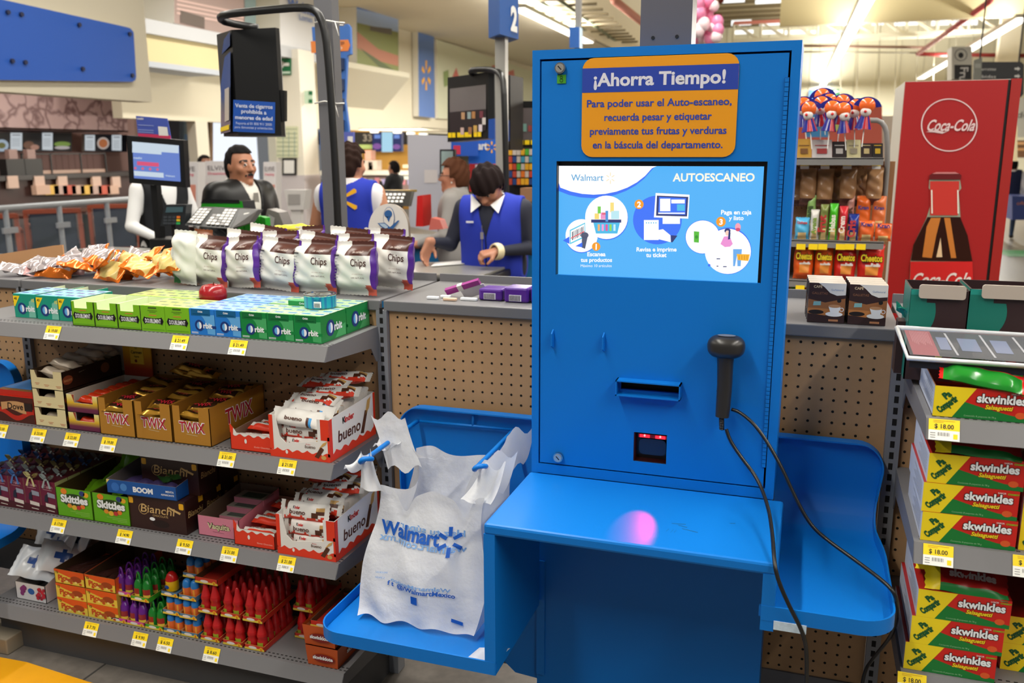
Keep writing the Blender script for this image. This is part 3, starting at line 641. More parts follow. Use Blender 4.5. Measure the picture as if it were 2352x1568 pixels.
p = atz(18, 1505, 0); zt = aty(11, 1469, p.y).z; b = B(); b.rbox((p.x - .6, p.y, 0), (p.x, max(p.y + .1, 1.97), zt), .004, M((128, 118, 102), .6)); tag(b.build('floor_plinth'), 'low beige plinth on the floor at the left picture edge', 'plinth')
# ------------------------------------------------------------------ makers for packaged goods (local: x right, y back, z up, front at y=0)
def pillow_fn(L, W, H, crimp=.012, pw=.75):
 def z(x, y):
  t = min(1, max(0, (L / 2 - abs(x) - crimp) / (.16 * L))); e = math.sin(PI / 2 * t) ** pw
  s = max(0, 1 - (abs(2 * y / W)) ** 2.6) ** .5
  return H / 2 * e * s
 return z
def pillow(b, L, W, H, mat, crimp=.012, nu=22, nv=10, seed=0, wr=.0, zig=True):
 z = pillow_fn(L, W, H, crimp); rn = random.Random(seed); ph = [rn.uniform(0, 6) for _ in range(6)]
 def wob(x, y): return wr * (math.sin(x * 70 + ph[0] + y * 30) * math.sin(y * 55 + ph[1]) + .6 * math.sin(x * 150 + ph[2] - y * 90))
 def f(sg):
  def g(u, v):
   x = (u - .5) * L; y = (v - .5) * W
   k = 1 - .06 * math.sin(PI * min(1, max(0, (L / 2 - abs(x) - crimp) / (.3 * L))))
   zz = z(x, y); return (x + (.0012 * (1 if round(v * nv) % 2 else -1) if zig and (u < 1e-6 or u > 1 - 1e-6) else 0), y * k, sg * (zz + .0004) + (wob(x, y) if 0 < zz else 0) * min(1, zz / (H * .3 + 1e-9)))
  return g
 b.grid(f(1), nu, nv, mat)
 g = f(-1); b.grid(lambda u, v: g(1 - u, v), nu, nv, (lambda u, v: mat(1 - u, v)) if callable(mat) else mat)
 return z
def bar(name, label, cat, L, W, H, mat, texts=(), group=None, crimp=.012, wr=.0008, seed=1):
 o = thing(name, label, cat, (0, 0, 0), group); b = B(); z = pillow(b, L, W, H, mat, crimp, wr=wr, seed=seed)
 b.build('wrapper', o, smooth=50)
 if texts:
  t = B()
  for s, x, y, w, h, m, bo in texts: t.text(s, (0, 0, 0), m, w=w, h=h, bold=bo, warp=lambda a, c, x=x, y=y: (x + a, y + c, z(x + a, y + c) + .0022))
  t.build('print', o)
 return o
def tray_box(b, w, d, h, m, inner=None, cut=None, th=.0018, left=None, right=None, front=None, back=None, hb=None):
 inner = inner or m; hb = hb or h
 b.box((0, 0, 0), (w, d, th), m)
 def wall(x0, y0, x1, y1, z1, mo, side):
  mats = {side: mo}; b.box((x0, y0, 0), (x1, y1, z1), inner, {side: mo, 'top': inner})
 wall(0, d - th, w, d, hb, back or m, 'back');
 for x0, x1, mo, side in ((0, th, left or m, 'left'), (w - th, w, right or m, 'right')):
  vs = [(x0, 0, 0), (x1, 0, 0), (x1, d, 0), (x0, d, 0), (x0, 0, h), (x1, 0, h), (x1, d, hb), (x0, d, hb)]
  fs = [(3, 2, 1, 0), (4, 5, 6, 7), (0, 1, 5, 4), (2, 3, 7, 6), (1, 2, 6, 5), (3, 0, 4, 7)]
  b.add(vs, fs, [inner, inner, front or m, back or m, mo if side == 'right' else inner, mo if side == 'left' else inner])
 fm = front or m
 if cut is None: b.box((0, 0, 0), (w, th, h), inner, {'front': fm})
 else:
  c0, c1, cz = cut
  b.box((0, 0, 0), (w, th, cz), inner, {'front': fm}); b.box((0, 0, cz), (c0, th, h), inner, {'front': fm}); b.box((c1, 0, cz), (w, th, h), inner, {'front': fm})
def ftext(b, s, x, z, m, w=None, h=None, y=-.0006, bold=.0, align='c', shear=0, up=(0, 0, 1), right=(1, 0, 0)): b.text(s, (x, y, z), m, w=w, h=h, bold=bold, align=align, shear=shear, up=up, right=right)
def fpoly(b, ps, m, y=-.0004): b.poly([(x, y, z) for x, z in ps], m)
def felip(b, x, z, rx, rz, m, y=-.0004, n=20): b.poly([(x + rx * math.cos(2 * PI * i / n), y, z + rz * math.sin(2 * PI * i / n)) for i in range(n)], m)
def outl(b, s, x, z, mo, mi, w, h, bold=.02, y=-.0006, ob=.045, shear=0): ftext(b, s, x, z, mo, w=w * 1.03, h=h, y=y, bold=bold + ob, shear=shear); ftext(b, s, x, z, mi, w=w, h=h, y=y - .0004, bold=bold, shear=shear)
GW, GD, GH, GP = .0812, .132, .072, .0823
LIME = M((122, 186, 30), .38); LIMED = M((86, 150, 24), .4); PALE = M((226, 232, 196), .5); TEAL = M((24, 150, 126), .4); OBL = M((34, 122, 210), .36); OBL2 = M((96, 168, 226), .36)
GRN = M((16, 130, 62), .36); GRN2 = M((70, 168, 100), .36); NAVY = M((22, 52, 120), .4); WH = M((240, 242, 244), .4); FILM = M((214, 228, 190), .12); FILMB = M((150, 190, 226), .12)
def orb_logo(b, x, z, s, y=-.0006, right=(1, 0, 0), up=(0, 0, 1), o=None):
 R = V(right); O = V(o) if o else V((0, y, 0)); N = R.cross(V(up)); U = V(up)
 def q(a, c, d=0): return tuple(O + R * a + U * c + N * d)
 n = 18
 b.poly([q(x + .0155 * s * math.cos(2 * PI * i / n), z + .0165 * s * math.sin(2 * PI * i / n)) for i in range(n)], NAVY)
 b.poly([q(x + .008 * s * math.cos(-PI / 2 + PI * i / 10) , z + .0105 * s * math.sin(-PI / 2 + PI * i / 10), .0003) for i in range(11)], WH)
 b.poly([q(x + .0085 * s * math.cos(PI / 2 + PI * i / 10), z + .0105 * s * math.sin(PI / 2 + PI * i / 10), .0003) for i in range(11)], OBL2)
 b.text('rbit', q(x + .0135 * s, z - .007 * s, .0006), WH, h=.0155 * s, bold=.04, right=right, up=up)
def gum(kind, opened=0):
 nm = 'gum_carton'; o = thing(nm, None, 'gum carton'); b = B()
 body, band = {'lime': (LIME, LIMED), 'blue': (OBL, OBL2), 'green': (GRN, GRN2), 'teal': (TEAL, M((60, 180, 150), .4))}[kind]
 if kind == 'lime' and opened:
  tray_box(b, GW, GD, GH, body, PALE, cut=(.012, GW - .024, .052))
 elif kind == 'teal' and opened: tray_box(b, GW, GD, GH * .93, body, PALE)
 else: b.box((0, 0, 0), (GW, GD, GH), body)
 if kind == 'lime':
  cx, cz = GW / 2, .030; w_, h_ = .036, .0115
  fpoly(b, [(cx - w_, cz), (cx - w_ * .82, cz - h_), (cx - w_ * .7, cz - h_ * .72), (cx, cz - h_ * .55), (cx + w_ * .7, cz - h_ * .72), (cx + w_ * .82, cz - h_), (cx + w_, cz), (cx + w_ * .82, cz + h_), (cx + w_ * .7, cz + h_ * .75), (cx, cz + h_ * .6), (cx - w_ * .7, cz + h_ * .75), (cx - w_ * .82, cz + h_)], BLACK)
  ftext(b, 'DOUBLEMINT', cx, cz - .006, WH, w=.054, h=.012, y=-.0009, bold=.02)
  fpoly(b, [(.004, .0045), (GW - .004, .0045), (GW - .004, .0062), (.004, .0062)], LIMED); fpoly(b, [(cx - .014, .0445), (cx + .014, .0445), (cx + .012, .047), (cx - .012, .047)], M((210, 130, 60)))
  if not opened:
   for z, w_ in ((.0645, .028), (.058, .034), (.054, .022)): fpoly(b, [(cx - w_ / 2, z), (cx + w_ / 2, z), (cx + w_ / 2, z + (.004 if z > .06 else .0012)), (cx - w_ / 2, z + (.004 if z > .06 else .0012))], M((60, 90, 30)))
 elif kind in ('blue', 'green'):
  n = 12
  fpoly(b, [(GW, .002), (GW, GH * .8)] + [(GW * .42 + .022 * math.cos(a), .004 + .05 * math.sin(a)) for a in [PI / 2 * i / n for i in range(n, -1, -1)]], band, -.0003)
  orb_logo(b, .031, .0265, .95);
  fpoly(b, [(.006, .072), (.006, .0535), (.068, .0535), (.068, .072)], M((12, 92, 140) if kind == 'blue' else (10, 104, 52), .4)); ftext(b, 'Orbit', .036, .0625, WH, h=.005, bold=.03)
  fpoly(b, [(.012, .0575), (.062, .0575), (.062, .0584), (.012, .0584)], NAVY)
  fpoly(b, [(.07, .019), (.085, .019), (.085, .027), (.07, .027)], NAVY if kind == 'blue' else GRN)
  for k in range(2): fpoly(b, [(.004, .0065 - k * .003), (.026, .0065 - k * .003), (.026, .0078 - k * .003), (.004, .0078 - k * .003)], WH)
 else:
  fpoly(b, [(.055, .002), (GW, .002), (GW, .062), (.06, .05)], M((120, 190, 170), .4)); orb_logo(b, .031, .028, 1.1)
  fpoly(b, [(0, GH * .92), (.026, GH * .92), (.004, .034), (0, .034)], YEL); ftext(b, '40', .009, .054, TK, h=.008, bold=.02); ftext(b, '15', .076, .05, YEL, h=.009, bold=.03)
 b.build('carton', o)
 if not opened:
  tm = {'lime': M((206, 222, 130), .15), 'blue': M((120, 178, 230), .15), 'green': M((150, 196, 130), .15), 'teal': M((110, 190, 200), .2)}[kind]
  b = B(); b.box((.002, .002, GH), (GW - .002, GD - .002, GH + .0006), tm)
  for i in range(2):
   for j in range(3):
    x, y = .006 + i * .041, .008 + j * .041; b.box((x, y, GH + .0004), (x + .037, y + .035, GH + .0012), {'lime': M((196, 214, 150), .12), 'blue': M((176, 208, 236), .12), 'green': M((196, 220, 190), .12), 'teal': M((170, 214, 226), .2)}[kind])
    b.box((x + .006, y + .011, GH + .001), (x + .031, y + .021, GH + .0016), {'lime': M((120, 140, 110), .2), 'blue': M((60, 120, 200), .2), 'green': M((60, 130, 180), .2), 'teal': M((40, 90, 170), .2)}[kind])
  b.build('gum_packs', o)
 if kind == 'green':
  b = B(); orb_logo(b, .048, .034, 1.35, right=(0, 1, 0), o=(GW + .0008, 0, 0)); b.poly([(GW + .0004, .07, .002), (GW + .0004, .128, .002), (GW + .0004, .128, .035), (GW + .0004, .1, .03)], GRN2); b.build('side_print', o)
 return Proto(o)
YG = 1.979; Z1 = ZL[0] + .0006
gx = [-2.019 + i * GP for i in range(10)]
lim_o, lim, blu, grn = gum('lime', 1), gum('lime'), gum('blue'), gum('green')
for i in range(3): lim_o.put((gx[i], YG, Z1), 'lime gum carton opened at the front and empty, %s of the three' % ('leftmost', 'middle', 'rightmost')[i], group='lime gum cartons')
for i in (3, 4): lim.put((gx[i], YG, Z1), 'sealed lime gum carton in the front row, %s' % ('beside the opened ones' if i == 3 else 'beside the blue cartons'), group='lime gum cartons')
for i in range(5):
 if i not in (0, 4): lim.put((gx[i], YG + GD + .004, Z1), 'lime gum carton in the back row, %s from the left' % nth(i - 1), group='lime gum cartons')
for i in (5, 6):
 blu.put((gx[i], YG, Z1), 'blue gum carton in the front row, %s' % ('left one beside the lime cartons' if i == 5 else 'right one beside the green cartons'), group='blue gum cartons')
 blu.put((gx[i], YG + GD + .004, Z1), 'blue gum carton in the back row, %s' % ('left one behind blue' if i == 5 else 'right one next to green'), group='blue gum cartons')
for i in (7, 8, 9):
 w_ = ('left', 'middle', 'right')[i - 7]
 grn.put((gx[i], YG, Z1), 'green gum carton in the front row, %s of three' % w_, group='green gum cartons')
 if i != 8 or True: grn.put((gx[i], YG + GD + .004, Z1), 'green gum carton in the back row, %s of three' % w_, group='green gum cartons')
te, te_o = gum('teal'), gum('teal', 1)
te.put((-2.29, YG + .05, Z1), 'teal gum carton with yellow corner, cut by the left picture edge', group='teal gum cartons')
te.put((-2.196, YG + .045, Z1), 'teal gum carton with yellow corner, in the middle of the three', group='teal gum cartons'); te.put((-2.112, YG + .045, Z1), 'teal gum carton with yellow corner, half behind the first lime one', group='teal gum cartons')
te_o.put((-2.30, YG + .185, Z1), 'opened empty pale teal carton at the back left of the top shelf', group='teal gum cartons'); te_o.put((-2.205, YG + .18, Z1), 'opened empty pale teal carton beside another one, nearer the lime cartons', group='teal gum cartons')
ZT = Z1 + GH + .0016
b = B(); ap = V((-1.668, 2.165, Z1 + .042)); b = B(); b.box((-1.705, 2.122, Z1), (-1.628, 2.24, Z1 + .0415), LIMED); tag(b.build('gum_pack'), 'low green pack under the apple behind the lime cartons', 'gum pack'); b = B(); pr = [(.0, .008), (.012, .002), (.024, .001), (.036, .012), (.0405, .032), (.039, .05), (.03, .064), (.018, .0665), (.008, .061), (.002, .056)]
t = thing('apple', 'red apple with a yellowish top lying in the gap behind the lime cartons', 'apple', ap); b.lathe(pr, M((150, 26, 34), .22, noise=(28, .6, 0)), 24, ap); b.build('fruit', t, smooth=True)
b = B(); b.tube([ap + V((0, 0, .056)), ap + V((.003, 0, .066)), ap + V((.006, 0, .074))], .0014, M((90, 60, 30)), 6); b.build('stem', t)
can = thing('tuna_can', 'flat round turquoise can with a ring-pull lid on the green cartons', 'can', (-1.268, 2.10, ZT))
b = B(); c = can.location; R_ = .0435
cyn = M((36, 160, 178), .3); b.lathe([(R_ - .003, 0), (R_, .003), (R_, .034)], cyn, 40, c, mf=lambda j, i: (M((30, 120, 170), .3) if (i * 7) % 11 < 4 else cyn)); b.build('label', can, smooth=40)
b = B(); st = M((206, 206, 204), .18, 1.0); b.lathe([(R_, .034), (R_ + .0012, .036), (R_ + .0008, .0385), (R_ - .002, .0385), (R_ - .0025, .0355), (R_ - .008, .0358), (R_ - .010, .0366), (R_ - .018, .0366), (R_ - .02, .0358), (.001, .0358)], st, 40, c); b.build('lid', can, smooth=35)
b = B(); b.ring(c + V((.006, -.012, .0385)), .0065, .0095, st, up=(0, 1, 0)); b.box(c + V((-.012, -.008, .0366)), c + V((.002, -.002, .0384)), st); b.build('ring_pull', can)
b = B(); b.box(c + V((.006, -R_ - .0004, .006)), c + V((.026, -R_ + .004, .022)), WH)
for k in range(9): b.box(c + V((.008 + k * .0019, -R_ - .0008, .007)), c + V((.0088 + k * .0019, -R_, .018)), BLACK)
b.text('HERDEZ', c + V((.006, -R_ - .0006, .0245)), NAVY, w=.021, bold=.02); b.build('barcode', can)
b = B(); q = V((-1.37, 2.10, ZT)); b.box(q, q + V((.078, .03, .013)), GRN, {'top': GRN2}); b.text('Orbit', q + V((.035, -.0005, .004)), WH, h=.006, bold=.03); tag(b.build('gum_pack'), 'single flat green gum pack lying beside the turquoise can', 'gum pack')
Z2 = ZL[1] + .0006
CRM = M((222, 206, 158), .5); CHO = M((58, 32, 18), .45); SILV = M((206, 190, 170), .25, .1)
def cream():
 o = thing('display_carton', None, 'candy carton'); b = B(); w, d, h = .122, .24, .058
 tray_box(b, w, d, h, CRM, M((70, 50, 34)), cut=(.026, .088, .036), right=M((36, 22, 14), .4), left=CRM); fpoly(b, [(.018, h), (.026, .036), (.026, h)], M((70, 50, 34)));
 for x, z, w_ in ((.016, .018, .018), (.05, .014, .02), (.095, .012, .022)):
  fpoly(b, [(x, z), (x + w_, z), (x + w_, z + .0016), (x, z + .0016)], M((200, 130, 90))); fpoly(b, [(x + .003, z - .004), (x + w_ - .004, z - .004), (x + w_ - .004, z - .0026), (x + .003, z - .0026)], M((190, 96, 80)))
 b.poly([(w + .0004, .02 + .02 * math.cos(a), .03 + .014 * math.sin(a)) for a in [2 * PI * i / 16 for i in range(16)]], M((130, 60, 30))); b.poly([(w + .0004, .17 + .018 * math.cos(a), .034 + .016 * math.sin(a)) for a in [2 * PI * i / 16 for i in range(16)]], M((120, 80, 50)))
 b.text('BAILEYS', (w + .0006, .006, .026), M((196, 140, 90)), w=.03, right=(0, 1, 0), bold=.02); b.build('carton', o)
 return Proto(o)
cr = cream()
for k in range(3): cr.put((-2.205, YG, Z2 + k * .0585), 'cream and dark display carton, %s of its stack of three' % ('lowest', 'middle', 'topmost')[k], group='cream display cartons')
sv = Proto(bar('wrapped_sweet', None, 'wrapped sweet', .10, .038, .03, SILV, wr=.002, crimp=.01))
for k in range(9): sv.put((-2.14 + .012 * (k % 2) + .004 * (k % 3), YG + .03 + .024 * k, Z2 + .058 * 2 + .045 + (.02 if k % 2 else 0) + .003 * k), 'silvery cream wrapped sweet heaped in the topmost cream carton, %s from the front' % nth(k), (.1 * (k % 3 - 1), .1, .1 * (k % 3 - 1)), 'silvery wrapped sweets')
for k in range(2): sv.put((-2.145, YG + .03, Z2 + .02 + .0585 * k), 'silvery sweet seen through the notch of the %s cream carton' % ('lowest', 'middle')[k], group='silvery wrapped sweets')
YP = vgrad('yellow_purple', [(0, (90, 30, 60)), (.25, (110, 40, 70)), (.55, (224, 180, 40)), (1, (240, 226, 150))], .0, .055, .45)
def sunset():
 o = thing('display_carton', None, 'candy carton'); b = B(); w, d, h = .118, .24, .055
 tray_box(b, w, d, h, YP, M((214, 206, 190)), cut=(.03, .098, .03)); fpoly(b, [(.02, h), (.03, .03), (.03, h)], M((150, 60, 40))); b.build('carton', o); return Proto(o)
su = sunset(); ORR = M((196, 52, 22), .25)
su.put((-2.076, YG, Z2), 'yellow and purple display carton with red sweets, the lower one', group='yellow and purple cartons'); su.put((-2.076, YG, Z2 + .0555), 'yellow and purple display carton with red sweets, the upper one', group='yellow and purple cartons')
rs = Proto(bar('wrapped_sweet', None, 'wrapped sweet', .075, .032, .026, lambda u, v: ORR if v < .75 else M((224, 150, 40), .3), wr=.0016, crimp=.008))
for k in range(8): rs.put((-2.016 + .004 * (k % 2), YG + .026 + .028 * k, Z2 + .0555 + .032 + .002 * (k % 3)), 'red orange wrapped sweet in the upper yellow carton, %s from the front' % nth(k), (0.1, 0, .08 * (k % 3 - 1)), 'red wrapped sweets')
rs.put((-2.015, YG + .024, Z2 + .024), 'red wrapped sweet in the notch of the lower yellow carton', group='red wrapped sweets')
hd = vgrad('header_card', [(0, (96, 20, 14)), (.45, (176, 60, 20)), (.75, (216, 160, 24)), (1, (222, 180, 30))], 0, .165, .45)
b = B(); b.prism([(-2.075, Z2 + .06), (-1.965, Z2 + .06), (-1.965, Z2 + .205), (-1.985, Z2 + .205), (-1.985, Z2 + .215), (-2.055, Z2 + .215), (-2.055, Z2 + .205), (-2.075, Z2 + .205)], 'y', 2.222, 2.226, hd)
b.box((-2.046, 2.2205, Z2 + .15), (-1.994, 2.2222, Z2 + .213), M((232, 196, 60))); b.text('San', (-2.02, 2.2198, Z2 + .2), TK, h=.006, align='c'); b.text('Carmen', (-2.02, 2.2198, Z2 + .184), TK, w=.042, align='c', bold=.02); b.text('Aguas', (-2.02, 2.2198, Z2 + .172), TK, h=.006, align='c')
b.disc((-2.024, 2.2198, Z2 + .16), .005, M((120, 50, 20))); tag(b.build('header_card'), 'yellow to dark red header card standing behind the red sweets', 'header card')
b = B(); b.box((-2.205, 2.235, Z2 + .12), (-2.07, 2.239, Z2 + .29), vgrad('purple_card', [(0, (200, 190, 170)), (.6, (190, 180, 180)), (.75, (60, 60, 110)), (1, (50, 44, 90))], 0, .17)); tag(b.build('header_card'), 'purple and cream header card standing behind the silvery sweets', 'header card')
GOLD = M((176, 122, 40), .42, noise=(3, .06, 0)); GOLDD = M((150, 100, 32), .5); TWR = M((176, 26, 44), .4); GB = M((60, 36, 20), .22, .3); GG = M((196, 146, 52), .22, .6)
def goldbox():
 o = thing('chocolate_bar_carton', None, 'chocolate carton'); b = B(); w, d, h = .127, .262, .112
 tray_box(b, w, d, h, GOLD, GOLDD, cut=(.026, .09, .07), hb=.118)
 outl(b, 'TWIX', .066, .038, WH, TWR, .086, .03, .02, ob=.05); fpoly(b, [(.045, .030), (.082, .027), (.082, .0285), (.045, .0315)], M((200, 180, 140)))
 for s, m, d_ in (('TWIX', WH, .0006), ('TWIX', TWR, .001)): b.text(s, (w + d_, .07, .045), m, w=.13 * (1.03 if m == WH else 1), h=.045, right=(0, 1, 0), bold=.06 if m == WH else .02)
 b.build('carton', o); return Proto(o)
gb = goldbox(); gxs = (-1.955, -1.824, -1.692)
gxs = gxs
for i, x in enumerate(gxs): gb.put((x, YG - .004, Z2), 'gold chocolate-bar carton with a notched front, %s of three' % ('left', 'middle', 'right')[i], group='gold chocolate cartons')
tw = Proto(bar('chocolate_bar', None, 'chocolate bar', .112, .036, .026, lambda u, v: GG if (u < .13 or u > .88 or v < .22) else GB, [('TWIX', -.03, -.006, .06, .014, TWR, .03)], crimp=.009, wr=.0016))
rn = random.Random(5)
for i, x in enumerate(gxs):
 for k in range(7):
  zz = Z2 + .078 + .010 * (k % 2) + (.02 if k > 3 else 0) + (.0 if k else -.004) + rn.uniform(-.003, .004)
  tw.put((x + .064, YG + .022 + .035 * k, zz), 'gold and brown chocolate bar in the %s gold carton, %s from the front' % (('left', 'middle', 'right')[i], nth(k)), (rn.uniform(-.2, .5), rn.uniform(-.12, .12), rn.uniform(-.28, .28) + (.4 if (k == 0 and i) else 0)), 'gold chocolate bars')
for k in range(3): tw.put((-1.80 + .03 * k, YG + .20, Z2 + .15 + .014 * (k % 2)), 'gold chocolate bar lying loose on top behind the gold cartons, %s from the left' % nth(k), (.3, .1, .15 * (k - 1)), 'gold chocolate bars')
KR = M((226, 58, 30), .42); KW = M((232, 228, 222), .42); KB = M((86, 46, 28), .4); KBL = M((70, 160, 224), .4); HAZ = M((206, 160, 90), .4)
def wavy(b, x0, x1, z0, zt, m, y=-.0004, amp=.003, n=40, right=None, xo=0):
 top = [(x1 + (x0 - x1) * i / n, zt + amp * math.sin(i * .95) * (1 if i % 5 else 1.6)) for i in range(n + 1)]
 if right is None: b.poly([(x, y, z) for x, z in [(x0, z0), (x1, z0)] + top], m)
 else: b.poly([(xo, x, z) for x, z in [(x0, z0), (x1, z0)] + top], m)
def bueno_box():
 o = thing('wafer_bar_carton', None, 'chocolate carton'); w, d, h = .185, .262, .118; b = B()
 th = .002; hb = .128
 b.box((0, 0, 0), (w, d, th), KR); b.box((0, d - th, 0), (w, d, hb), KW)
 for x0, x1, out in ((0, th, 'left'), (w - th, w, 'right')):
  vs = [(x0, 0, 0), (x1, 0, 0), (x1, d, 0), (x0, d, 0), (x0, 0, h), (x1, 0, h), (x1, d, hb), (x0, d, hb)]
  b.add(vs, [(3, 2, 1, 0), (4, 5, 6, 7), (0, 1, 5, 4), (2, 3, 7, 6), (1, 2, 6, 5), (3, 0, 4, 7)], KW)
 fr = [(0, 0), (w, 0), (w, h), (w - .036, h), (w - .036, .055), (.05, .042), (.032, .058), (.02, h), (0, h)]
 b.prism(fr, 'y', 0, th, KW)
 wavy(b, .0, w, .0, .022, KR); fpoly(b, [(0, .02), (.012, .02), (.012, h), (0, h)], KR); fpoly(b, [(w - .026, .06), (w, .06), (w, h), (w - .026, h)], KR); fpoly(b, [(w - .006, .015), (w, .015), (w, .07), (w - .006, .07)], KR)
 ftext(b, 'bueno', .125, .034, KB, w=.032, shear=.12, y=-.0008, bold=.01); ftext(b, 'Kinder', .12, .043, M((200, 40, 30)), w=.015, y=-.0008)
 fpoly(b, [(.138, .012), (.15, .008), (.168, .035), (.158, .042)], KB, -.0008); fpoly(b, [(.152, .036), (.172, .048), (.18, .06), (.165, .052)], HAZ, -.0009); felip(b, .166, .012, .008, .006, HAZ, -.0009)
 felip(b, .052, .017, .004, .006, KW, -.0008, 10)
 b.poly([(w + .0004, d - .012, .02), (w + .0004, d, .02), (w + .0004, d, hb), (w + .0004, d - .012, hb)], KR); b.poly([(w + .0004, 0, 0), (w + .0004, .016, 0), (w + .0004, .016, h), (w + .0004, 0, h)], KR)
 wavy(b, .0, d, .0, .022, KR, right=1, xo=w + .0006, amp=.004)
 b.text('bueno', (w + .001, .045, .042), KB, w=.125, h=.034, right=(0, 1, 0), up=(0, 0, 1), shear=.1, bold=.015); b.text('K', (w + .001, .072, .088), BLACK, h=.018, right=(0, 1, 0), bold=.03); b.text('inder', (w + .001, .084, .088), M((205, 40, 30)), h=.018, right=(0, 1, 0), bold=.03)
 b.poly([(w + .001, .17, .03), (w + .001, .188, .025), (w + .001, .215, .085), (w + .001, .2, .09)], KB); b.poly([(w + .001, .2, .075), (w + .001, .225, .09), (w + .001, .236, .122), (w + .001, .215, .115)], HAZ)
 b.build('carton', o); return Proto(o)
bb = bueno_box()
def bm(u, v):
 if u < .09 or u > .92: return KW
 if v < .2 + .06 * math.sin(u * 30): return KR
 if u < .2 and v > .55: return KB
 if .78 < u < .9 and .35 < v < .8: return HAZ if v > .55 else KB
 if .66 < u < .80 and .15 < v < .5: return KB
 return KW
KTX = [('K', -.03, .006, .005, .0085, BLACK, .03), ('inder', -.0245, .006, .016, .0085, M((205, 40, 30)), .03), ('bueno', -.04, -.0085, .05, .013, KB, .02), ('-2', -.058, .002, .008, .006, M((220, 70, 60)), .03)]
kb = Proto(bar('wafer_bar', None, 'chocolate bar', .155, .052, .026, bm, KTX, crimp=.013, wr=.0012))
kf = Proto(bar('wafer_bar', None, 'chocolate bar', .16, .05, .03, lambda u, v: KW if not (.72 < u < .84 and v < .5) else (KBL if u > .78 else KB), [('bueno', -.03, -.012, .055, .011, KB, .02)], crimp=.014, wr=.0016, seed=4))
rn = random.Random(9)
def fill_bueno(X, Z, word, over):
 cx = X + .088; FR = (PI / 2 - .12, 0, 0)
 if over:
  kf.put((cx - .012, YG + .012, Z + .108), 'white wafer bar lying sideways at the front of the %s red carton' % word, (.95, .03, -.02), 'white wafer bars'); kf.put((cx + .0, YG + .045, Z + .118), 'white wafer bar just behind the front one in the %s red carton' % word, (.8, .02, .02), 'white wafer bars'); kf.put((cx + .004, YG + .075, Z + .134), 'white wafer bar, third from the front in the %s red carton' % word, (.6, .04, -.03), 'white wafer bars')
 kb.put((cx - .006, YG + .02, Z + .073), 'upright red and white wafer bar in the window of the %s red carton' % word, FR, 'white wafer bars'); kb.put((cx + .002, YG + .018, Z + .034), 'lower red and white wafer bar in the window of the %s red carton' % word, FR, 'white wafer bars')
 if not over: kb.put((cx - .018, YG + .025, Z + .118), 'red and white wafer bar standing out over the front of the %s red carton' % word, (PI / 2 - .3, 0, 0), 'white wafer bars'); kb.put((cx + .004, YG + .06, Z + .128), 'red and white wafer bar behind the front one in the %s red carton' % word, (PI / 2 - .5, 0, .02), 'white wafer bars')
 for k in range(8): kb.put((cx + .002 * (k % 3), YG + .10 + .02 * k, Z + .098 + .003 * k), 'wafer bar standing in the %s red carton, %s from the front' % (word, nth(k + 3)), (PI / 2 - .35, rn.uniform(-.05, .05), rn.uniform(-.04, .04)), 'white wafer bars')
 for k in range(4): kb.put((cx + (.0, .03, -.02, .02)[k], YG + .085 + .045 * k, Z + .142 + .010 * k), 'wafer bar lying on top of the %s red carton, %s from the front' % (word, nth(k)), (.28, -.03, (-.06, .3, -.05, .25)[k]), 'white wafer bars')
bb.put((-1.366, YG - .012, Z2), 'big red and white wafer-bar carton at the right end of the second shelf', group='big red and white cartons'); fill_bueno(-1.366, Z2, 'upper', True)
def redtray():
 o = thing('candy_tray', None, 'candy tray'); b = B(); w, d, h = .135, .23, .05
 tray_box(b, w, d, h, KR, M((150, 130, 110)), hb=.06, front=KR); b.prism([(0, .05), (0, .075), (.02, .05)], 'y', 0, .002, KR)
 ps = [(0.01 + i * (w - .01) / 24, .044 - .0035 * math.sin(i * 1.1)) for i in range(25)]; fpoly(b, [(w, .05), (.022, .05)] + [(.012, .064)] + ps, KW)
 felip(b, .05, .028, .004, .007, KW, -.0007, 10); ftext(b, 'Kinder Chocolate', .102, .012, M((250, 190, 170)), w=.05, y=-.0007); b.build('tray', o); return Proto(o)
rt_ = redtray(); rt_.put((-1.503, YG, Z2), 'small red candy tray with a white wavy edge on the second shelf', group='small red trays')
kc = Proto(bar('chocolate_bar', None, 'chocolate bar', .11, .034, .02, lambda u, v: KR if v < .5 else KW, [('KINDER', -.035, .004, .05, .008, KB, .02)], crimp=.01, wr=.001))
for k in range(4): kc.put((-1.437 + .006 * (k % 2), YG + .03 + .045 * k, Z2 + .03 + .013 * (k % 2) + .004 * k), 'red and white chocolate bar in the upper small red tray, %s from the front' % nth(k), (.3, .05, .2 - .15 * k), 'small red chocolate bars')
b = B(); DV = M((74, 30, 20), .4); DR = M((190, 40, 24), .4)
o = thing('chocolate_carton', 'brown and red chocolate carton cut by the left picture edge on the second shelf', 'chocolate carton', (-2.28, YG + .1, Z2)); x0, x1 = -2.36, -2.212
b.box((x0, YG + .004, Z2), (x1, YG + .23, Z2 + .082), DV, {'right': DR, 'top': DR}); y = YG + .0034
b.poly([(x0 + (x1 - x0) * i / 14, y, Z2 + .018 + .012 * math.sin(i * .5 + 1)) for i in range(15)] + [(x1 - (x1 - x0) * i / 14, y, Z2 + .034 + .012 * math.sin((14 - i) * .5 + 1)) for i in range(15)], DR)
b.poly([(x0 + .02 + (x1 - x0 - .05) * i / 10, y - .0002, Z2 + .036 + .006 * math.sin(i * .5)) for i in range(11)] + [(x1 - .03 - (x1 - x0 - .05) * i / 10, y - .0002, Z2 + .064 + .004 * math.sin(i * .4)) for i in range(11)], M((200, 150, 100), .4))
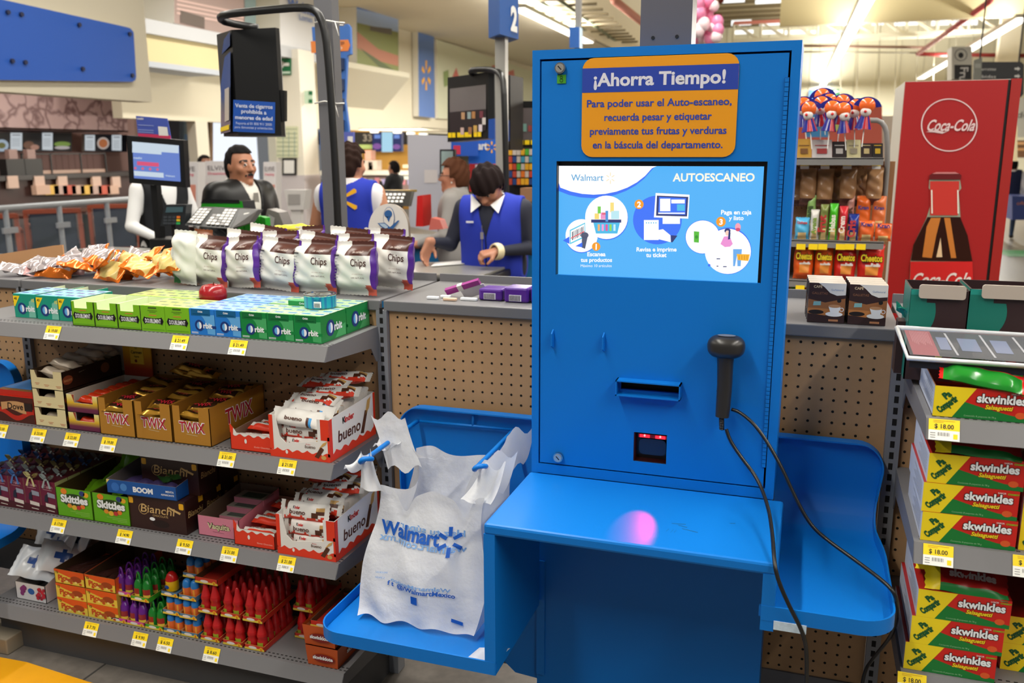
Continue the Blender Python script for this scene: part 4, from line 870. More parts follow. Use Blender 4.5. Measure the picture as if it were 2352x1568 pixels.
b.text('Dove', (x0 + .045, y - .0006, Z2 + .042), M((40, 22, 16)), w=.062, bold=.015, shear=.1); b.box((x1 - .035, y - .0008, Z2 + .04), (x1 - .005, y, Z2 + .065), M((40, 24, 20))); b.build('carton', o)
b = B(); b.box((x0 + .004, YG + .01, Z2 + .0825), (x1 - .004, YG + .2, Z2 + .1), DV, {'top': M((120, 80, 40), .4), 'front': DR}); b.box((x0 + .01, YG + .03, Z2 + .1), (x1 - .03, YG + .15, Z2 + .101), M((40, 120, 190), .4)); b.build('upper_pack', o)
Z3 = ZL[2] + .0006
MAR = M((104, 20, 46), .42); MARD = M((70, 14, 26), .45); PAP = M((216, 206, 196), .5)
def giftbox(bow):
 o = thing('gift_box', None, 'gift box'); b = B(); w, d, h = .062, .05, .105
 b.box((0, 0, 0), (w, d, h), MAR, {'right': M((170, 170, 110), .5), 'top': MARD}); b.box((-.0005, -.0005, 0), (w + .0005, d, .024), MARD)
 fpoly(b, [(.022, .055), (.058, .052), (.058, .066), (.03, .07)], M((146, 150, 164)), -.0008); fpoly(b, [(.014, .038), (.028, .036), (.03, .066), (.018, .058)], M((30, 30, 44)), -.001); fpoly(b, [(.018, .022), (.055, .018), (.055, .03), (.018, .034)], PAP, -.0008)
 ftext(b, 'Turin', .034, .083, M((190, 150, 160)), w=.034, y=-.0008, bold=.02); fpoly(b, [(.012, .077), (.048, .076), (.048, .078), (.012, .079)], M((180, 130, 140)), -.0008); fpoly(b, [(.022, .009), (.05, .007), (.05, .0095), (.022, .0115)], PAP, -.0008)
 b.build('carton', o); b = B(); z = h + .006; m = bow
 for s in (-1, 1):
  b.grid(lambda u, v: (w / 2 + s * (.002 + .019 * math.sin(PI * u) * (1 - .1 * v) + .006 * u), -.004 + .012 * v, z - .004 + .02 * math.sin(PI * u * .9) * (.4 + u) - .004 * (v - .5)), 8, 3, m)
  b.quad((w / 2 + s * .003, -.003, z), (w / 2 + s * .010, -.003, z - .002), (w / 2 + s * .019, -.0045, z - .026), (w / 2 + s * .011, -.0045, z - .028), m)
 b.sphere((w / 2, -.003, z + .001), .004, m, 8); b.build('bow', o, smooth=60)
 return Proto(o)
bows = [giftbox(M((70, 110, 170), .35)), giftbox(M((196, 186, 130), .35)), giftbox(M((150, 160, 160), .35))]
for r in range(5):
 for c in range(5):
  p = bows[(0, 0, 0, 1, 2)[c] if r == 0 else (r * 2 + c * 3) % 3]
  p.put((-2.222 - .0632 * (4 - c), YG + .0 + .052 * r, Z3 + .0), 'maroon gift box with a ribbon bow, %s row, %s' % (('front', 'second', 'third', 'fourth', 'back')[r], ('cut by the picture edge', 'second from the left', 'third from the left', 'fourth from the left', 'next to the lime cartons')[c]), group='maroon gift boxes')
SKG = M((96, 168, 16), .42)
def lime_carton():
 o = thing('candy_carton', None, 'candy carton'); b = B(); w, d, h = .137, .255, .094
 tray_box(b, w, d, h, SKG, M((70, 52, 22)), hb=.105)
 felip(b, .07, .056, .05, .022, M((40, 60, 20)), -.0004);
 for x, z, r, c in ((.032, .083, .012, (230, 130, 30)), (.05, .038, .009, (220, 140, 40)), (.068, .034, .01, (226, 180, 50)), (.085, .035, .009, (190, 50, 50)), (.1, .04, .009, (230, 120, 40)), (.117, .08, .01, (230, 170, 40)), (.102, .083, .011, (50, 60, 120))): felip(b, x, z, r, r * .8, M(c, .4), -.0006, 14)
 ftext(b, 'Skittles', .07, .049, M((60, 80, 40)), w=.108, h=.024, y=-.0008, bold=.09); ftext(b, 'Skittles', .07, .049, WH, w=.104, h=.024, y=-.0012, bold=.045)
 for k in range(3): fpoly(b, [(.05 + .02 * k, .02 - .005 * k), (.125, .02 - .005 * k), (.125, .0215 - .005 * k), (.05 + .02 * k, .0215 - .005 * k)], M((150, 200, 90)), -.0006)
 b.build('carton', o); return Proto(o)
lc = lime_carton(); lc.put((-2.157, YG - .002, Z3), 'lime candy carton with white lettering, left one beside the gift boxes', group='lime candy cartons'); lc.put((-2.017, YG - .002, Z3), 'lime candy carton with white lettering, right one under the blue tray', group='lime candy cartons')
lb = Proto(bar('candy_bag', None, 'candy bag', .12, .10, .03, M((96, 150, 20), .2), wr=.003, seed=3))
for k, (x, y, z, r) in enumerate(((-2.0, YG + .19, .13, (1.0, .1, .3)), (-2.03, YG + .13, .085, (.5, .1, -.2)), (-2.06, YG + .10, .06, (.2, .1, .4)), (-1.94, YG + .2, .12, (.9, -.2, -.3)))): lb.put((x, y, Z3 + z), 'lime green candy bag standing in the lime cartons, %s' % ('tallest at the back', 'in the middle', 'lowest in front', 'rightmost behind the blue tray')[k], r, 'lime candy bags')
BR = M((50, 24, 20), .35); CRG = M((206, 170, 110), .35)
def brown():
 o = thing('chocolate_carton', None, 'chocolate carton'); b = B(); w, d, h = .205, .085, .105
 b.box((0, 0, 0), (w, d, h), BR); ftext(b, 'Bianchi', .105, .055, CRG, w=.12, h=.026, y=-.0006, shear=.18, bold=.005); ftext(b, 'CHOCOLATE', .115, .045, CRG, w=.055, y=-.0006)
 b.ring((.055, -.0006, .064), .0155, .017, CRG); fpoly(b, [(.145, .083), (.19, .068), (.186, .062), (.15, .075)], CRG, -.0007); felip(b, .085, .036, .01, .0055, WH, -.0006, 12); felip(b, .115, .024, .03, .012, M((32, 14, 12), .4), -.0005)
 for x in (.003, .184): fpoly(b, rrect(x, x + .017, .078, .097, .004), M((230, 170, 30), .4), -.0008)
 b.text('Bianchi', (w + .0008, .01, .05), CRG, w=.065, h=.02, right=(0, 1, 0), shear=.15); b.poly([(w + .0006, .06, .08), (w + .0006, .08, .08), (w + .0006, .08, .1), (w + .0006, .06, .1)], M((230, 170, 30), .4)); b.build('carton', o); return Proto(o)
br = brown()
for k in range(3): br.put((-1.884, YG + .0 + .0865 * k, Z3), 'dark brown carton with gold script lettering, %s of three in a row' % ('front', 'middle', 'back')[k], group='dark brown cartons')
br.put((-1.868, YG + .05, Z3 + .1058), 'dark brown carton lying on the front ones, half under the blue tray', group='dark brown cartons'); br.put((-1.87, YG + .15, Z3 + .1058), 'dark brown carton on top at the back, behind the blue tray', group='dark brown cartons')
o = thing('candy_tray', 'blue candy tray with white lettering lying across the brown cartons', 'candy tray', (-1.86, YG, Z3 + .212)); b = B(); BT = M((22, 84, 160), .4)
b.T = Mx.Translation((-1.945, YG - .012, Z3 + .1066)) @ Mx.Rotation(.03, 4, 'Z')
for k in range(1):
 tray_box(b, .245, .15, .042, BT, M((130, 118, 112)), hb=.06)
 ftext(b, 'BOOM', .128, .012, WH, w=.07, h=.016, y=-.0006, bold=.05); ftext(b, 'MENTA', .222, .022, WH, w=.028, y=-.0006, bold=.02); ftext(b, 'REFRESCANTE', .214, .012, WH, w=.044, y=-.0006, bold=.02)
 felip(b, .06, .022, .012, .012, M((70, 130, 200), .4), -.0006); felip(b, .03, .02, .014, .014, M((50, 110, 190), .4), -.0006); fpoly(b, [(0, .03), (.012, .042), (0, .042)], M((230, 210, 120)), -.0007)
b.build('tray', o); T_ = b.T
pk = Proto(bar('candy_pack', None, 'candy pack', .09, .045, .02, M((74, 60, 110), .4), wr=.001));
for k in range(4): pk.put(tuple(T_ @ V((.06 + .045 * k, .07, .02))), '%s candy pack lying in the blue tray, %s from the left' % ('purple', nth(k)), (.1, .05, 1.2), 'purple candy packs')
gk = Proto(bar('candy_pack', None, 'candy pack', .10, .06, .025, M((40, 84, 34), .4), wr=.001))
for k in range(2): gk.put(tuple(T_ @ V((.175 + .035 * k, .09, .038 + .012 * k))), 'dark green candy pack in the right half of the blue tray, %s' % ('lower', 'upper')[k], (.2, .1, 1.1), 'green candy packs')
PK = M((214, 130, 150), .45)
o = thing('candy_tray', 'pink candy tray with cow lettering on the third shelf', 'candy tray', (-1.58, YG + .1, Z3)); b = B(); b.T = Mx.Translation((-1.652, YG + .018, Z3)); tray_box(b, .142, .21, .062, PK, M((112, 92, 74)), hb=.085)
ftext(b, 'Vaquita', .072, .026, M((40, 36, 30)), w=.078, h=.017, y=-.0006, bold=.08); ftext(b, 'Vaquita', .072, .026, M((214, 206, 160)), w=.076, h=.017, y=-.001, bold=.03); fpoly(b, [(.05, .016), (.09, .014), (.09, .0155), (.05, .0175)], M((170, 100, 120)), -.0006)
b.build('tray', o)
b = B(); b.box((0, 0, 0), (.105, .055, .018), M((196, 120, 140), .5), {'top': M((150, 140, 130), .5)}); b.box((.02, .008, .0182), (.09, .045, .0186), M((60, 80, 70), .5)); p_ = Proto(tag(b.build('candy_box', world=False), None, 'candy box'))
for k in range(4): p_.put((-1.63 + .006 * k, YG + .05 + .03 * k, Z3 + .002 + .0188 * k), 'small pink candy box in the pink tray, %s of the pile from below' % nth(k), group='small pink boxes')
rt_.put((-1.512, YG - .004, Z3), 'small red candy tray with a white wavy edge on the third shelf', group='small red trays')
for k in range(4): kc.put((-1.446 + .006 * (k % 2), YG + .03 + .045 * k, Z3 + .03 + .013 * (k % 2) + .004 * k), 'red and white chocolate bar in the lower small red tray, %s from the front' % nth(k), (.3, .05, .15 - .12 * k), 'small red chocolate bars')
bb.put((-1.362, YG - .014, Z3), 'big red and white wafer-bar carton at the right end of the third shelf', group='big red and white cartons'); fill_bueno(-1.362, Z3, 'lower', False)
Z4 = ZL[3] + .0006
OT = M((216, 84, 22), .45); YC = M((224, 196, 70), .45); CARD = M((96, 66, 40), .7)
o = thing('candy_box', 'white shallow candy box with berry picture at the left end of the bottom shelf', 'candy box', (-2.33, 2.1, Z4)); b = B(); b.T = Mx.Translation((-2.40, YG + .02, Z4)); BW = M((206, 204, 206), .5)
tray_box(b, .125, .2, .06, BW, M((120, 110, 106)), hb=.12)
felip(b, .065, .034, .014, .011, M((40, 90, 160), .4)); rn = random.Random(2)
for k in range(22): felip(b, .085 + rn.uniform(0, .036), .008 + rn.uniform(0, .04), .006, .006, M((150 + rn.randint(0, 50), 34, 50), .35), -.0005 - .0001 * k, 10)
for k in range(8): felip(b, .012 + rn.uniform(0, .03), .01 + rn.uniform(0, .04), .008, .008, M((130, 50, 110), .4), -.0005 - .0001 * k, 10)
b.build('box', o)
mb = Proto(bar('mint_bag', None, 'candy bag', .15, .11, .034, lambda u, v: M((206, 210, 216), .25) if not (.3 < u < .7 and .3 < v < .7) else (M((30, 70, 140), .3) if (u - .5) ** 2 * 9 + (v - .5) ** 2 * 16 < .4 else M((206, 210, 216), .25)), wr=.003, seed=8))
for k, (x, y, z, r) in enumerate(((-2.36, 2.06, .10, (.7, .2, .3)), (-2.33, 2.13, .14, (.9, -.2, -.2)), (-2.28, 2.09, .12, (.8, .3, .6)), (-2.37, 2.16, .17, (1.2, .1, .1)), (-2.27, 2.17, .155, (1.0, -.3, -.5)))): mb.put((x, y, Z4 + z), 'white and blue candy bag on the bottom shelf, %s' % ('front left', 'middle', 'front right beside orange trays', 'back left', 'back right')[k], r, 'white blue candy bags')
b = B(); b.prism([(-2.37, Z4 + .1), (-2.23, Z4 + .1), (-2.25, Z4 + .27), (-2.36, Z4 + .27)], 'y', 2.225, 2.229, M((196, 180, 168), .6)); tag(b.build('header_card'), 'plain pale card standing behind the white and blue bags', 'header card')
def orange_tray(full):
 o = thing('candy_tray', None, 'candy tray'); b = B(); w, d, h = .118, .215, .048
 if full: b.box((0, 0, 0), (w, d, h), OT, {'front': YC, 'right': M((190, 150, 50), .45)});
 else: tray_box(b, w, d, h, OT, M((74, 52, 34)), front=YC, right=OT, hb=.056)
 fpoly(b, [(0, h), (0, h * .86), (w * .5, h * .55), (w, h * .55), (w, h)], OT, -.0004); felip(b, .085, .022, .022, .011, M((150, 60, 24), .45), -.0006); felip(b, .062, .016, .012, .006, M((170, 80, 30), .45), -.0007)
 ftext(b, 'Pica', .034, .012, M((190, 60, 24)), w=.04, y=-.0006, bold=.04); ftext(b, '12', .012, .034, BLACK, h=.008, y=-.0006, bold=.03)
 for k in range(5): felip(b, .03 + .018 * k, .008 + .003 * (k % 2), .006, .004, M((230, 210, 120) if k % 2 else (190, 70, 30), .45), -.0008, 8)
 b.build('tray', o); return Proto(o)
of, oo = orange_tray(1), orange_tray(0)
for i, x in enumerate((-2.205, -2.084)):
 for k in range(2): of.put((x, YG, Z4 + .049 * k), 'yellow orange candy carton in the %s stack, %s' % (('left', 'right')[i], ('lowest', 'second from below')[k]), group='orange candy cartons')
 oo.put((x, YG, Z4 + .098), 'open orange candy tray on top of the %s stack of yellow cartons' % ('left', 'right')[i], group='open orange trays')
dk = Proto(bar('candy_strip', None, 'candy strip', .17, .03, .014, M((60, 34, 30), .25), wr=.001))
for i, x in enumerate((-2.205, -2.084)):
 for k in range(5 - 2 * i): dk.put((x + .03 + .018 * k, 2.09, Z4 + .115 + .006 * (k % 2)), 'dark wrapped candy strip in the %s open orange tray, %s from the left' % (('left', 'right')[i], nth(k)), (.1, .12, 1.45 + .08 * (k % 3 - 1)), 'dark candy strips')
b = B(); b.prism([(0, 0), (.07, 0), (.055, .03), (0, .04)], 'y', 0, .003, M((220, 180, 60), .5)); q = Proto(tag(b.build('carton_flap', world=False), None, 'carton flap')); q.put((-2.05, 2.2, Z4 + .135), 'yellow and orange carton flap standing up behind the open orange trays')
def ptray(base, w=.067, d=.185, h=.016, brown=False):
 o = thing('bottle_tray', None, 'bottle tray'); b = B(); tray_box(b, w, d, h, base, CARD if brown else M((176, 120, 60), .6))
 fpoly(b, [(0, .001), (w, .001), (w, .0075), (0, .0075)], YC, -.0004); felip(b, w * .42, .009, .014, .0045, M((226, 220, 214), .4), -.0007); felip(b, w * .85, .007, .006, .006, M((236, 190, 30), .4), -.0008, 12); ftext(b, '2', w * .85, .0035, RED, h=.007, y=-.0011, bold=.05)
 b.build('tray', o); return Proto(o)
tp, tg, tb_, tr_ = ptray(M((206, 60, 160), .45)), ptray(M((60, 160, 40), .45)), ptray(M((70, 120, 160), .45), .062), ptray(M((200, 50, 36), .45))
te_b, te_r = ptray(M((70, 120, 160), .45), .062, .185, .016, True), ptray(M((200, 50, 36), .45), .08, .2, .02, True)
def handle_bottle(c, lab2):
 o = thing('candy_bottle', None, 'candy bottle'); b = B(); m = M(c, .22); r = .0152
 b.lathe([(.012, 0), (r, .003), (r, .036), (r * .93, .048), (r * .7, .056), (.006, .062)], m, 16); b.build('body', o, smooth=40)
 b = B(); b.tube([(-.011, 0, .05), (-.009, 0, .068), (-.003, 0, .082), (.003, 0, .082), (.009, 0, .068), (.011, 0, .05)], .0032, m, 8, 1); b.build('handle', o, smooth=True)
 b = B(); n = 9
 for z0, z1, mm in ((.008, .018, YC), (.018, .036, lab2)):
  for i in range(n):
   a0 = -PI * .82 + PI * .64 * i / n; a1 = -PI * .82 + PI * .64 * (i + 1) / n; q = lambda a, z: ((r + .0004) * math.cos(a), (r + .0004) * math.sin(a), z); b.quad(q(a0, z0), q(a1, z0), q(a1, z1), q(a0, z1), mm)
 b.build('label', o, smooth=True); return Proto(o)
pb_, gb_ = handle_bottle((96, 30, 130), M((140, 30, 50), .3)), handle_bottle((26, 120, 40), M((150, 34, 30), .3))
def dome_bottle():
 o = thing('candy_bottle', None, 'candy bottle'); b = B(); r = .0138; m = M((206, 96, 40), .3)
 b.lathe([(.011, 0), (r, .003), (r, .03), (r * .9, .033)], m, 16, mf=lambda j, i: M((216, 150, 50), .3) if j == 1 and i % 4 == 0 else m); b.build('body', o, smooth=40)
 b = B(); b.lathe([(r * .92, .031), (r * .96, .034), (r * .93, .044), (r * .72, .0525), (r * .35, .0565), (.0005, .0572)], M((36, 120, 196), .25), 16); b.build('cap', o, smooth=40); return Proto(o)
def spike_bottle():
 o = thing('candy_bottle', None, 'candy bottle'); b = B(); r = .0155; m = M((176, 24, 26), .22)
 b.lathe([(.012, 0), (r, .004), (r, .024), (r * .86, .03), (r, .036), (r * 1.02, .042), (r * .9, .047)], m, 16); b.build('body', o, smooth=40)
 b = B(); b.lathe([(r * .9, .0465), (r * .78, .055), (r * .55, .066), (r * .42, .078), (r * .3, .086), (.0006, .0885)], M((190, 34, 36), .18), 16); b.build('cap', o, smooth=50)
 b = B(); n = 6
 for i in range(n):
  a0 = -PI * .72 + PI * .4 * i / n; a1 = -PI * .72 + PI * .4 * (i + 1) / n; q = lambda a, z: ((r + .0005) * math.cos(a), (r + .0005) * math.sin(a), z); b.quad(q(a0, .009), q(a1, .009), q(a1, .022), q(a0, .022), M((150, 160, 40), .35))
 b.build('label', o, smooth=True); return Proto(o)
db, sb = dome_bottle(), spike_bottle()
def tier(tr, bt, x, z, rows, lab, dx, x0, dy, y0, grp, label2):
 tr.put((x, YG + y0, z), lab[0], group=lab[2])
 for r in range(rows):
  for c in range(2): bt.put((x + x0 + dx * c, YG + y0 + .02 + dy * r, z + .0025), '%s, %s, %s row' % (lab[1], ('left', 'right')[c], ('front', 'second', 'third', 'fourth', 'fifth', 'sixth')[r]), (0, 0, (r * 1.7 + c * 2.3) % .9 - .4), grp)
for k, x in enumerate((-2.004, -1.936)): tier(tp, pb_, x, Z4, 3, ('pink bottom tray of purple bottles, lower tier, %s' % ('left', 'right')[k], 'purple handled bottle in %s lower tray' % ('left', 'right')[k], 'pink bottle trays'), .0315, .018, .036, 0, 'purple handled bottles', '')
tier(tp, pb_, -1.985, Z4 + .0875, 4, ('pink tray of purple bottles in the upper tier', 'purple handled bottle in the upper pink tray', 'pink bottle trays'), .0315, .018, .036, .01, 'purple handled bottles', '')
tier(tg, gb_, -1.866, Z4, 3, ('green bottom tray of green bottles, lower tier', 'green handled bottle in the lower green tray', 'green bottle trays'), .0315, .018, .036, 0, 'green handled bottles', '')
tier(tg, gb_, -1.91, Z4 + .0875, 4, ('green tray of green bottles in the upper tier', 'green handled bottle in the upper green tray', 'green bottle trays'), .0315, .018, .036, .0, 'green handled bottles', '')
for k in range(2): tier(tb_, db, -1.797, Z4 + .0595 * k, 2 if k else 4, ('blue edged tray in the left column of blue-capped bottles, %s' % ('lowest', 'second')[k], 'blue-capped orange bottle in %s tray of the left column' % ('lowest', 'second')[k], 'blue edged trays'), .029, .017, .032, 0 if k == 0 else .004, 'blue-capped bottles', '')
for k in range(4): tier(tb_, db, -1.733, Z4 + .0595 * k, 4, ('blue edged tray in the right column of blue-capped bottles, %s' % ('lowest', 'second', 'third', 'topmost')[k], 'blue-capped orange bottle in the %s tray of the right column' % ('lowest', 'second', 'third', 'topmost')[k], 'blue edged trays'), .029, .017, .032, (0, .0, .004, .03)[k], 'blue-capped bottles', '')
o = thing('candy_bottle', 'yellow bottle with a red pointed cap on the left blue edged trays', 'candy bottle', (-1.784, YG + .04, Z4 + .122)); c = o.location
b = B(); b.lathe([(.016, 0), (.0195, .004), (.0195, .03), (.018, .036)], M((226, 176, 20), .3), 18, c); b.build('body', o, smooth=40); b = B(); b.lathe([(.019, .035), (.019, .04), (.014, .052), (.007, .06), (.001, .062)], M((196, 26, 24), .25), 18, c); b.build('cap', o, smooth=40); b = B(); b.disc(c + V((-.004, -.0202, .018)), .008, M((30, 80, 160), .3), ry=.006); b.build('label', o)
Proto(o)
tb2 = te_b.put((-1.799, YG + .006, Z4 + .119), 'tray under the yellow bottle with red cap', group='blue edged trays')
for i, x in enumerate((-1.662, -1.583, -1.507)):
 w_ = ('left', 'middle', 'right')[i]
 tier(tr_, sb, x, Z4, 5, ('red edged tray in the lower tier, %s of three' % w_, 'red pointed bottle in the %s lower tray' % w_, 'red edged trays'), .0325, .0165, .034, 0, 'red pointed bottles', '')
 tier(tr_, sb, x, Z4 + .0905, 5, ('red edged tray in the upper tier, %s of three' % w_, 'red pointed bottle in the %s upper tray' % w_, 'red edged trays'), .0325, .0165, .034, .0, 'red pointed bottles', '')
te_r.put((-1.672, YG + .008, Z4 + .181), 'empty brown tray with a red and yellow edge lying on the red bottles', group='red edged trays')
for k in range(3): tier(tr_, sb, -1.40 + .068 * (k % 2), Z4 + .0905 * (k // 2), 3, ('red edged tray far back on the right of the bottom shelf, %s' % ('left', 'right', 'upper')[k], 'red pointed bottle far back right, %s tray' % ('left', 'right', 'upper')[k], 'red edged trays'), .0325, .0165, .034, .10, 'red pointed bottles', '')
OS = M((196, 84, 32), .42)
def orange_carton():
 o = thing('candy_carton', None, 'candy carton'); b = B(); w, d, h = .104, .2, .062
 vs = [(.004, .004, 0), (w - .004, .004, 0), (w - .004, d - .004, 0), (.004, d - .004, 0), (0, 0, h), (w, 0, h), (w, d, h), (0, d, h)]
 b.add(vs, [(3, 2, 1, 0), (0, 1, 5, 4), (2, 3, 7, 6), (1, 2, 6, 5), (3, 0, 4, 7)], OS); b.box((.002, .002, h - .012), (w - .002, d - .002, h - .01), M((120, 60, 30)))
 felip(b, .058, .028, .036, .013, M((130, 26, 20), .4), -.0012); ftext(b, 'skwinklote', .056, .024, WH, w=.064, h=.011, y=-.0018, bold=.04)
 b.poly([(w + .0006, .1 + .05 * math.cos(a), .03 + .015 * math.sin(a)) for a in [2 * PI * i / 20 for i in range(20)]], M((130, 26, 20), .4)); b.text('skwinklote', (w + .0012, .05, .025), WH, w=.095, h=.014, right=(0, 1, 0), bold=.04); b.build('carton', o); return Proto(o)
oc = orange_carton();
for k in range(2): oc.put((-1.292 - .006 * k, YG - .012, Z4 + .0625 * k), 'orange candy carton at the right end of the bottom shelf, %s one' % ('lower', 'upper')[k], group='orange end cartons')
te_r.put((-1.279, YG + .0, Z4 + .114), 'small yellow edged tray lying in the upper orange carton', group='red edged trays')
ZTT = 1.18
b = B(); fl = [aty(x, y, 2.58) for x, y in ((-90, 640), (150, 622), (143, 562), (122, 564), (-90, 612))]; b.prism([(q.x, max(q.z, ZTT)) for q in fl], 'y', 2.58, 2.586, M((190, 142, 98), .8)); tag(b.build('cardboard_flap'), 'brown cardboard flap standing upright at the back of the top tray, far left', 'cardboard')
OW = M((214, 110, 30), .2, .35); CWm = M((206, 180, 110), .3); GRW = M((180, 170, 172), .18, .4)
def crumple(mf, label, L, W, H, seed): return Proto(bar('snack_packet', label, 'snack packet', L, W, H, mf, wr=.006, seed=seed, crimp=.008))
ca = crumple(lambda u, v: OW if (u < .12 or u > .88 or v < .1) else CWm, None, .105, .075, .024, 3); cb_ = crumple(lambda u, v: OW if (v < .45 or u > .9) else GRW, None, .12, .08, .022, 6); cc = crumple(lambda u, v: GRW if u < .7 else M((196, 150, 150), .3), None, .11, .08, .018, 9)
rn = random.Random(21)
for k in range(11):
 x = -2.17 + .029 * k + rn.uniform(-.01, .01); y = 2.31 + .055 * (k % 4);
 x = min(x, -1.89)
 ca.put((x + .005, y, ZTT + .034 + .018 * (k % 3)), 'tan and orange snack packet heaped left of the white bags, %s from the left' % nth(k), (rn.uniform(.4, 1.1), rn.uniform(-.4, .4), rn.uniform(-.5, .5)), 'tan orange snack packets')
for k in range(11):
 cb_.put((-2.42 + .027 * k + rn.uniform(-.01, .01), 2.32 + .06 * (k % 4), ZTT + .034 + .017 * (k % 3)), 'orange and silver snack packet in the middle of the heap, %s from the left' % nth(k), (rn.uniform(.2, 1.1), rn.uniform(-.6, .6), rn.uniform(-.8, .8)), 'orange silver snack packets')
for k in range(6): cc.put((-2.58 + .04 * k, 2.32 + .06 * (k % 3), ZTT + .022 + .012 * (k % 2)), 'silvery grey snack packet before the cardboard flap, %s from the left' % nth(k), (rn.uniform(0, .6), rn.uniform(-.3, .3), rn.uniform(-.8, .8)), 'silvery snack packets')
CBW = M((222, 220, 214), .28); CBR = M((78, 42, 34), .3); CPU = M((86, 40, 140), .3); CRD = M((196, 84, 66), .35); CTX = M((70, 40, 34), .4)
def chipsbag(front):
 o = thing('chips_bag', None, 'chips bag'); L, W, H = .158, .158, .07; b = B()
 def mf(u, v):            # u along the height (0 bottom), v across (1 = left, 0 = right)
  if v < .052: return CPU if u > .12 else CRD
  if u > .74 and v < .58: return CBR
  if u < .2 and v < .22 and (u + v) < .32: return CRD
  return CBW
 z = pillow(b, L, W, H, mf, crimp=.016, nu=26, nv=20, wr=.0035, seed=5)
 b.T = Mx.Identity(4); R = Mx.Rotation(-PI / 2, 4, 'Y') @ Mx.Rotation(0, 4, 'X')
 Mt = Mx(((0, -1, 0, 0), (0, 0, -1, 0), (1, 0, 0, L / 2), (0, 0, 0, 1)))
 b.v = [tuple(Mt @ V(p)) for p in b.v]; b.build('bag', o, world=False, smooth=60)
 t = B();
 def wp(x, y): return lambda a, c: tuple(Mt @ V((y + c, -(x + a), z(y + c, -(x + a)) + .0042)))
 t.text('Chips', (0, 0, 0), CTX, h=.022, w=.05, bold=.015, warp=wp(.012, .006)); t.text('100% NATURAL', (0, 0, 0), CTX, w=.044, warp=wp(.014, -.03), bold=.01); t.text('con rodajas de papa', (0, 0, 0), M((150, 120, 110), .5), w=.04, warp=wp(.016, -.018)); t.text('¡te cabias?', (0, 0, 0), M((206, 190, 180), .4), w=.034, h=.007, warp=wp(.018, .044))
 for k in range(9):
  x0, y0 = -.068, .035 - .009 * k; w_ = .034 - .006 * (k % 3)
  ps = [tuple(Mt @ V((y0 + dy, -(x0 + dx), z(y0 + dy, -(x0 + dx)) + .0044))) for dx, dy in ((0, 0), (w_, 0), (w_, .0022 if k else .004), (0, .0022 if k else .004))]
  t.poly(ps, M((150, 148, 144), .5) if k else M((60, 56, 56), .5))
 t.build('print', o, world=False); return Proto(o)
cbag = chipsbag(1)
fx = [(-1.80, 2.325), (-1.665, 2.315), (-1.535, 2.31), (-1.405, 2.30), (-1.262, 2.295)]
for k, (x, y) in enumerate(fx): cbag.put((x, y, ZTT + .002), 'white chips bag with brown top in the front row, %s of five' % nth(k), (-.10, (.03, -.09, .05, .0, -.05)[k], (-.22, -.3, -.2, -.12, -.25)[k]), 'white chips bags')
for k, (x, y) in enumerate(((-1.74, 2.42), (-1.60, 2.43), (-1.47, 2.42), (-1.33, 2.41), (-1.20, 2.40))): cbag.put((x, y, ZTT + .012), 'white chips bag in the second row, %s from the left' % nth(k), (-.06, (.05, -.05, .07, -.03, .04)[k], -.2), 'white chips bags')
for k, (x, y) in enumerate(((-1.72, 2.52), (-1.56, 2.53), (-1.41, 2.52), (-1.28, 2.52))): cbag.put((x, y, ZTT + .02), 'white chips bag in the back row, %s from the left' % nth(k), (-.03, (.1, -.08, .05, .0)[k], -.15), 'white chips bags')
wb = Proto(bar('snack_bag', None, 'snack bag', .17, .12, .06, lambda u, v: M((222, 222, 214), .3) if not (u < .16 and v > .7) else M((40, 140, 70), .4), [('100% natural', -.02, .02, .05, .006, M((90, 120, 160), .5), 0)], wr=.004, seed=14)); wb.put((-1.885, 2.325, ZTT + .088), 'plain white snack bag with a small green mark, left of the chips bags', (0, -PI / 2 + .1, -.3 + PI / 2))
bt_ = Proto(bar('snack_bag', None, 'snack bag', .15, .10, .05, lambda u, v: M((120, 70, 44), .3) if u > .5 else M((214, 140, 60), .3), wr=.005, seed=15)); bt_.put((-1.93, 2.47, ZTT + .088), 'brown and orange snack bag standing behind the white bags, beside the monitor base', (0, -PI / 2 + .12, PI / 2 - .3))
yl = Proto(bar('snack_bag', None, 'snack bag', .17, .05, .02, M((206, 190, 60), .3), wr=.003, seed=16)); yl.put(tuple(aty(662, 524, 2.56)), 'yellow green snack bag lying on the back chips bags', (.1, -.08, .05))
PUR = M((84, 36, 140), .28);
for k, (x, y) in enumerate(((-.855, 2.33), (-.775, 2.32), (-.70, 2.33))):
 o = thing('candy_box', 'purple sweet box with a white barcode on the middle tray, %s of three' % ('left', 'middle', 'right')[k], 'sweet box', (x, y, ZTT), 'purple sweet boxes'); b = B(); b.rbox((x - .036, y, ZTT), (x + .036, y + .07, ZTT + .034 + .008 * (k > 0)), .006, PUR); b.build('box', o); b = B(); b.box((x - .02, y - .001, ZTT + .004), (x + .016, y + .001, ZTT + .022), M((220, 214, 224), .4))
 for j in range(8): b.box((x - .018 + j * .004, y - .0016, ZTT + .005), (x - .0162 + j * .004, y, ZTT + .02), BLACK)
 b.build('barcode', o)
o = thing('leaflet_pack', 'purple and white folded card lying tilted on the middle tray', 'folded card', (-.96, 2.4, ZTT)); b = B(); b.T = Mx.Translation((-1.0, 2.36, ZTT + .004)) @ Mx.Rotation(-.32, 4, 'Y') @ Mx.Rotation(.5, 4, 'X')
b.box((0, 0, 0), (.11, .012, .018), M((150, 40, 130), .4)); b.box((.045, 0, -.03), (.12, .002, .002), M((206, 200, 200), .5)); b.box((.04, -.001, .0), (.056, .013, .019), M((220, 214, 206), .4)); b.build('card', o)
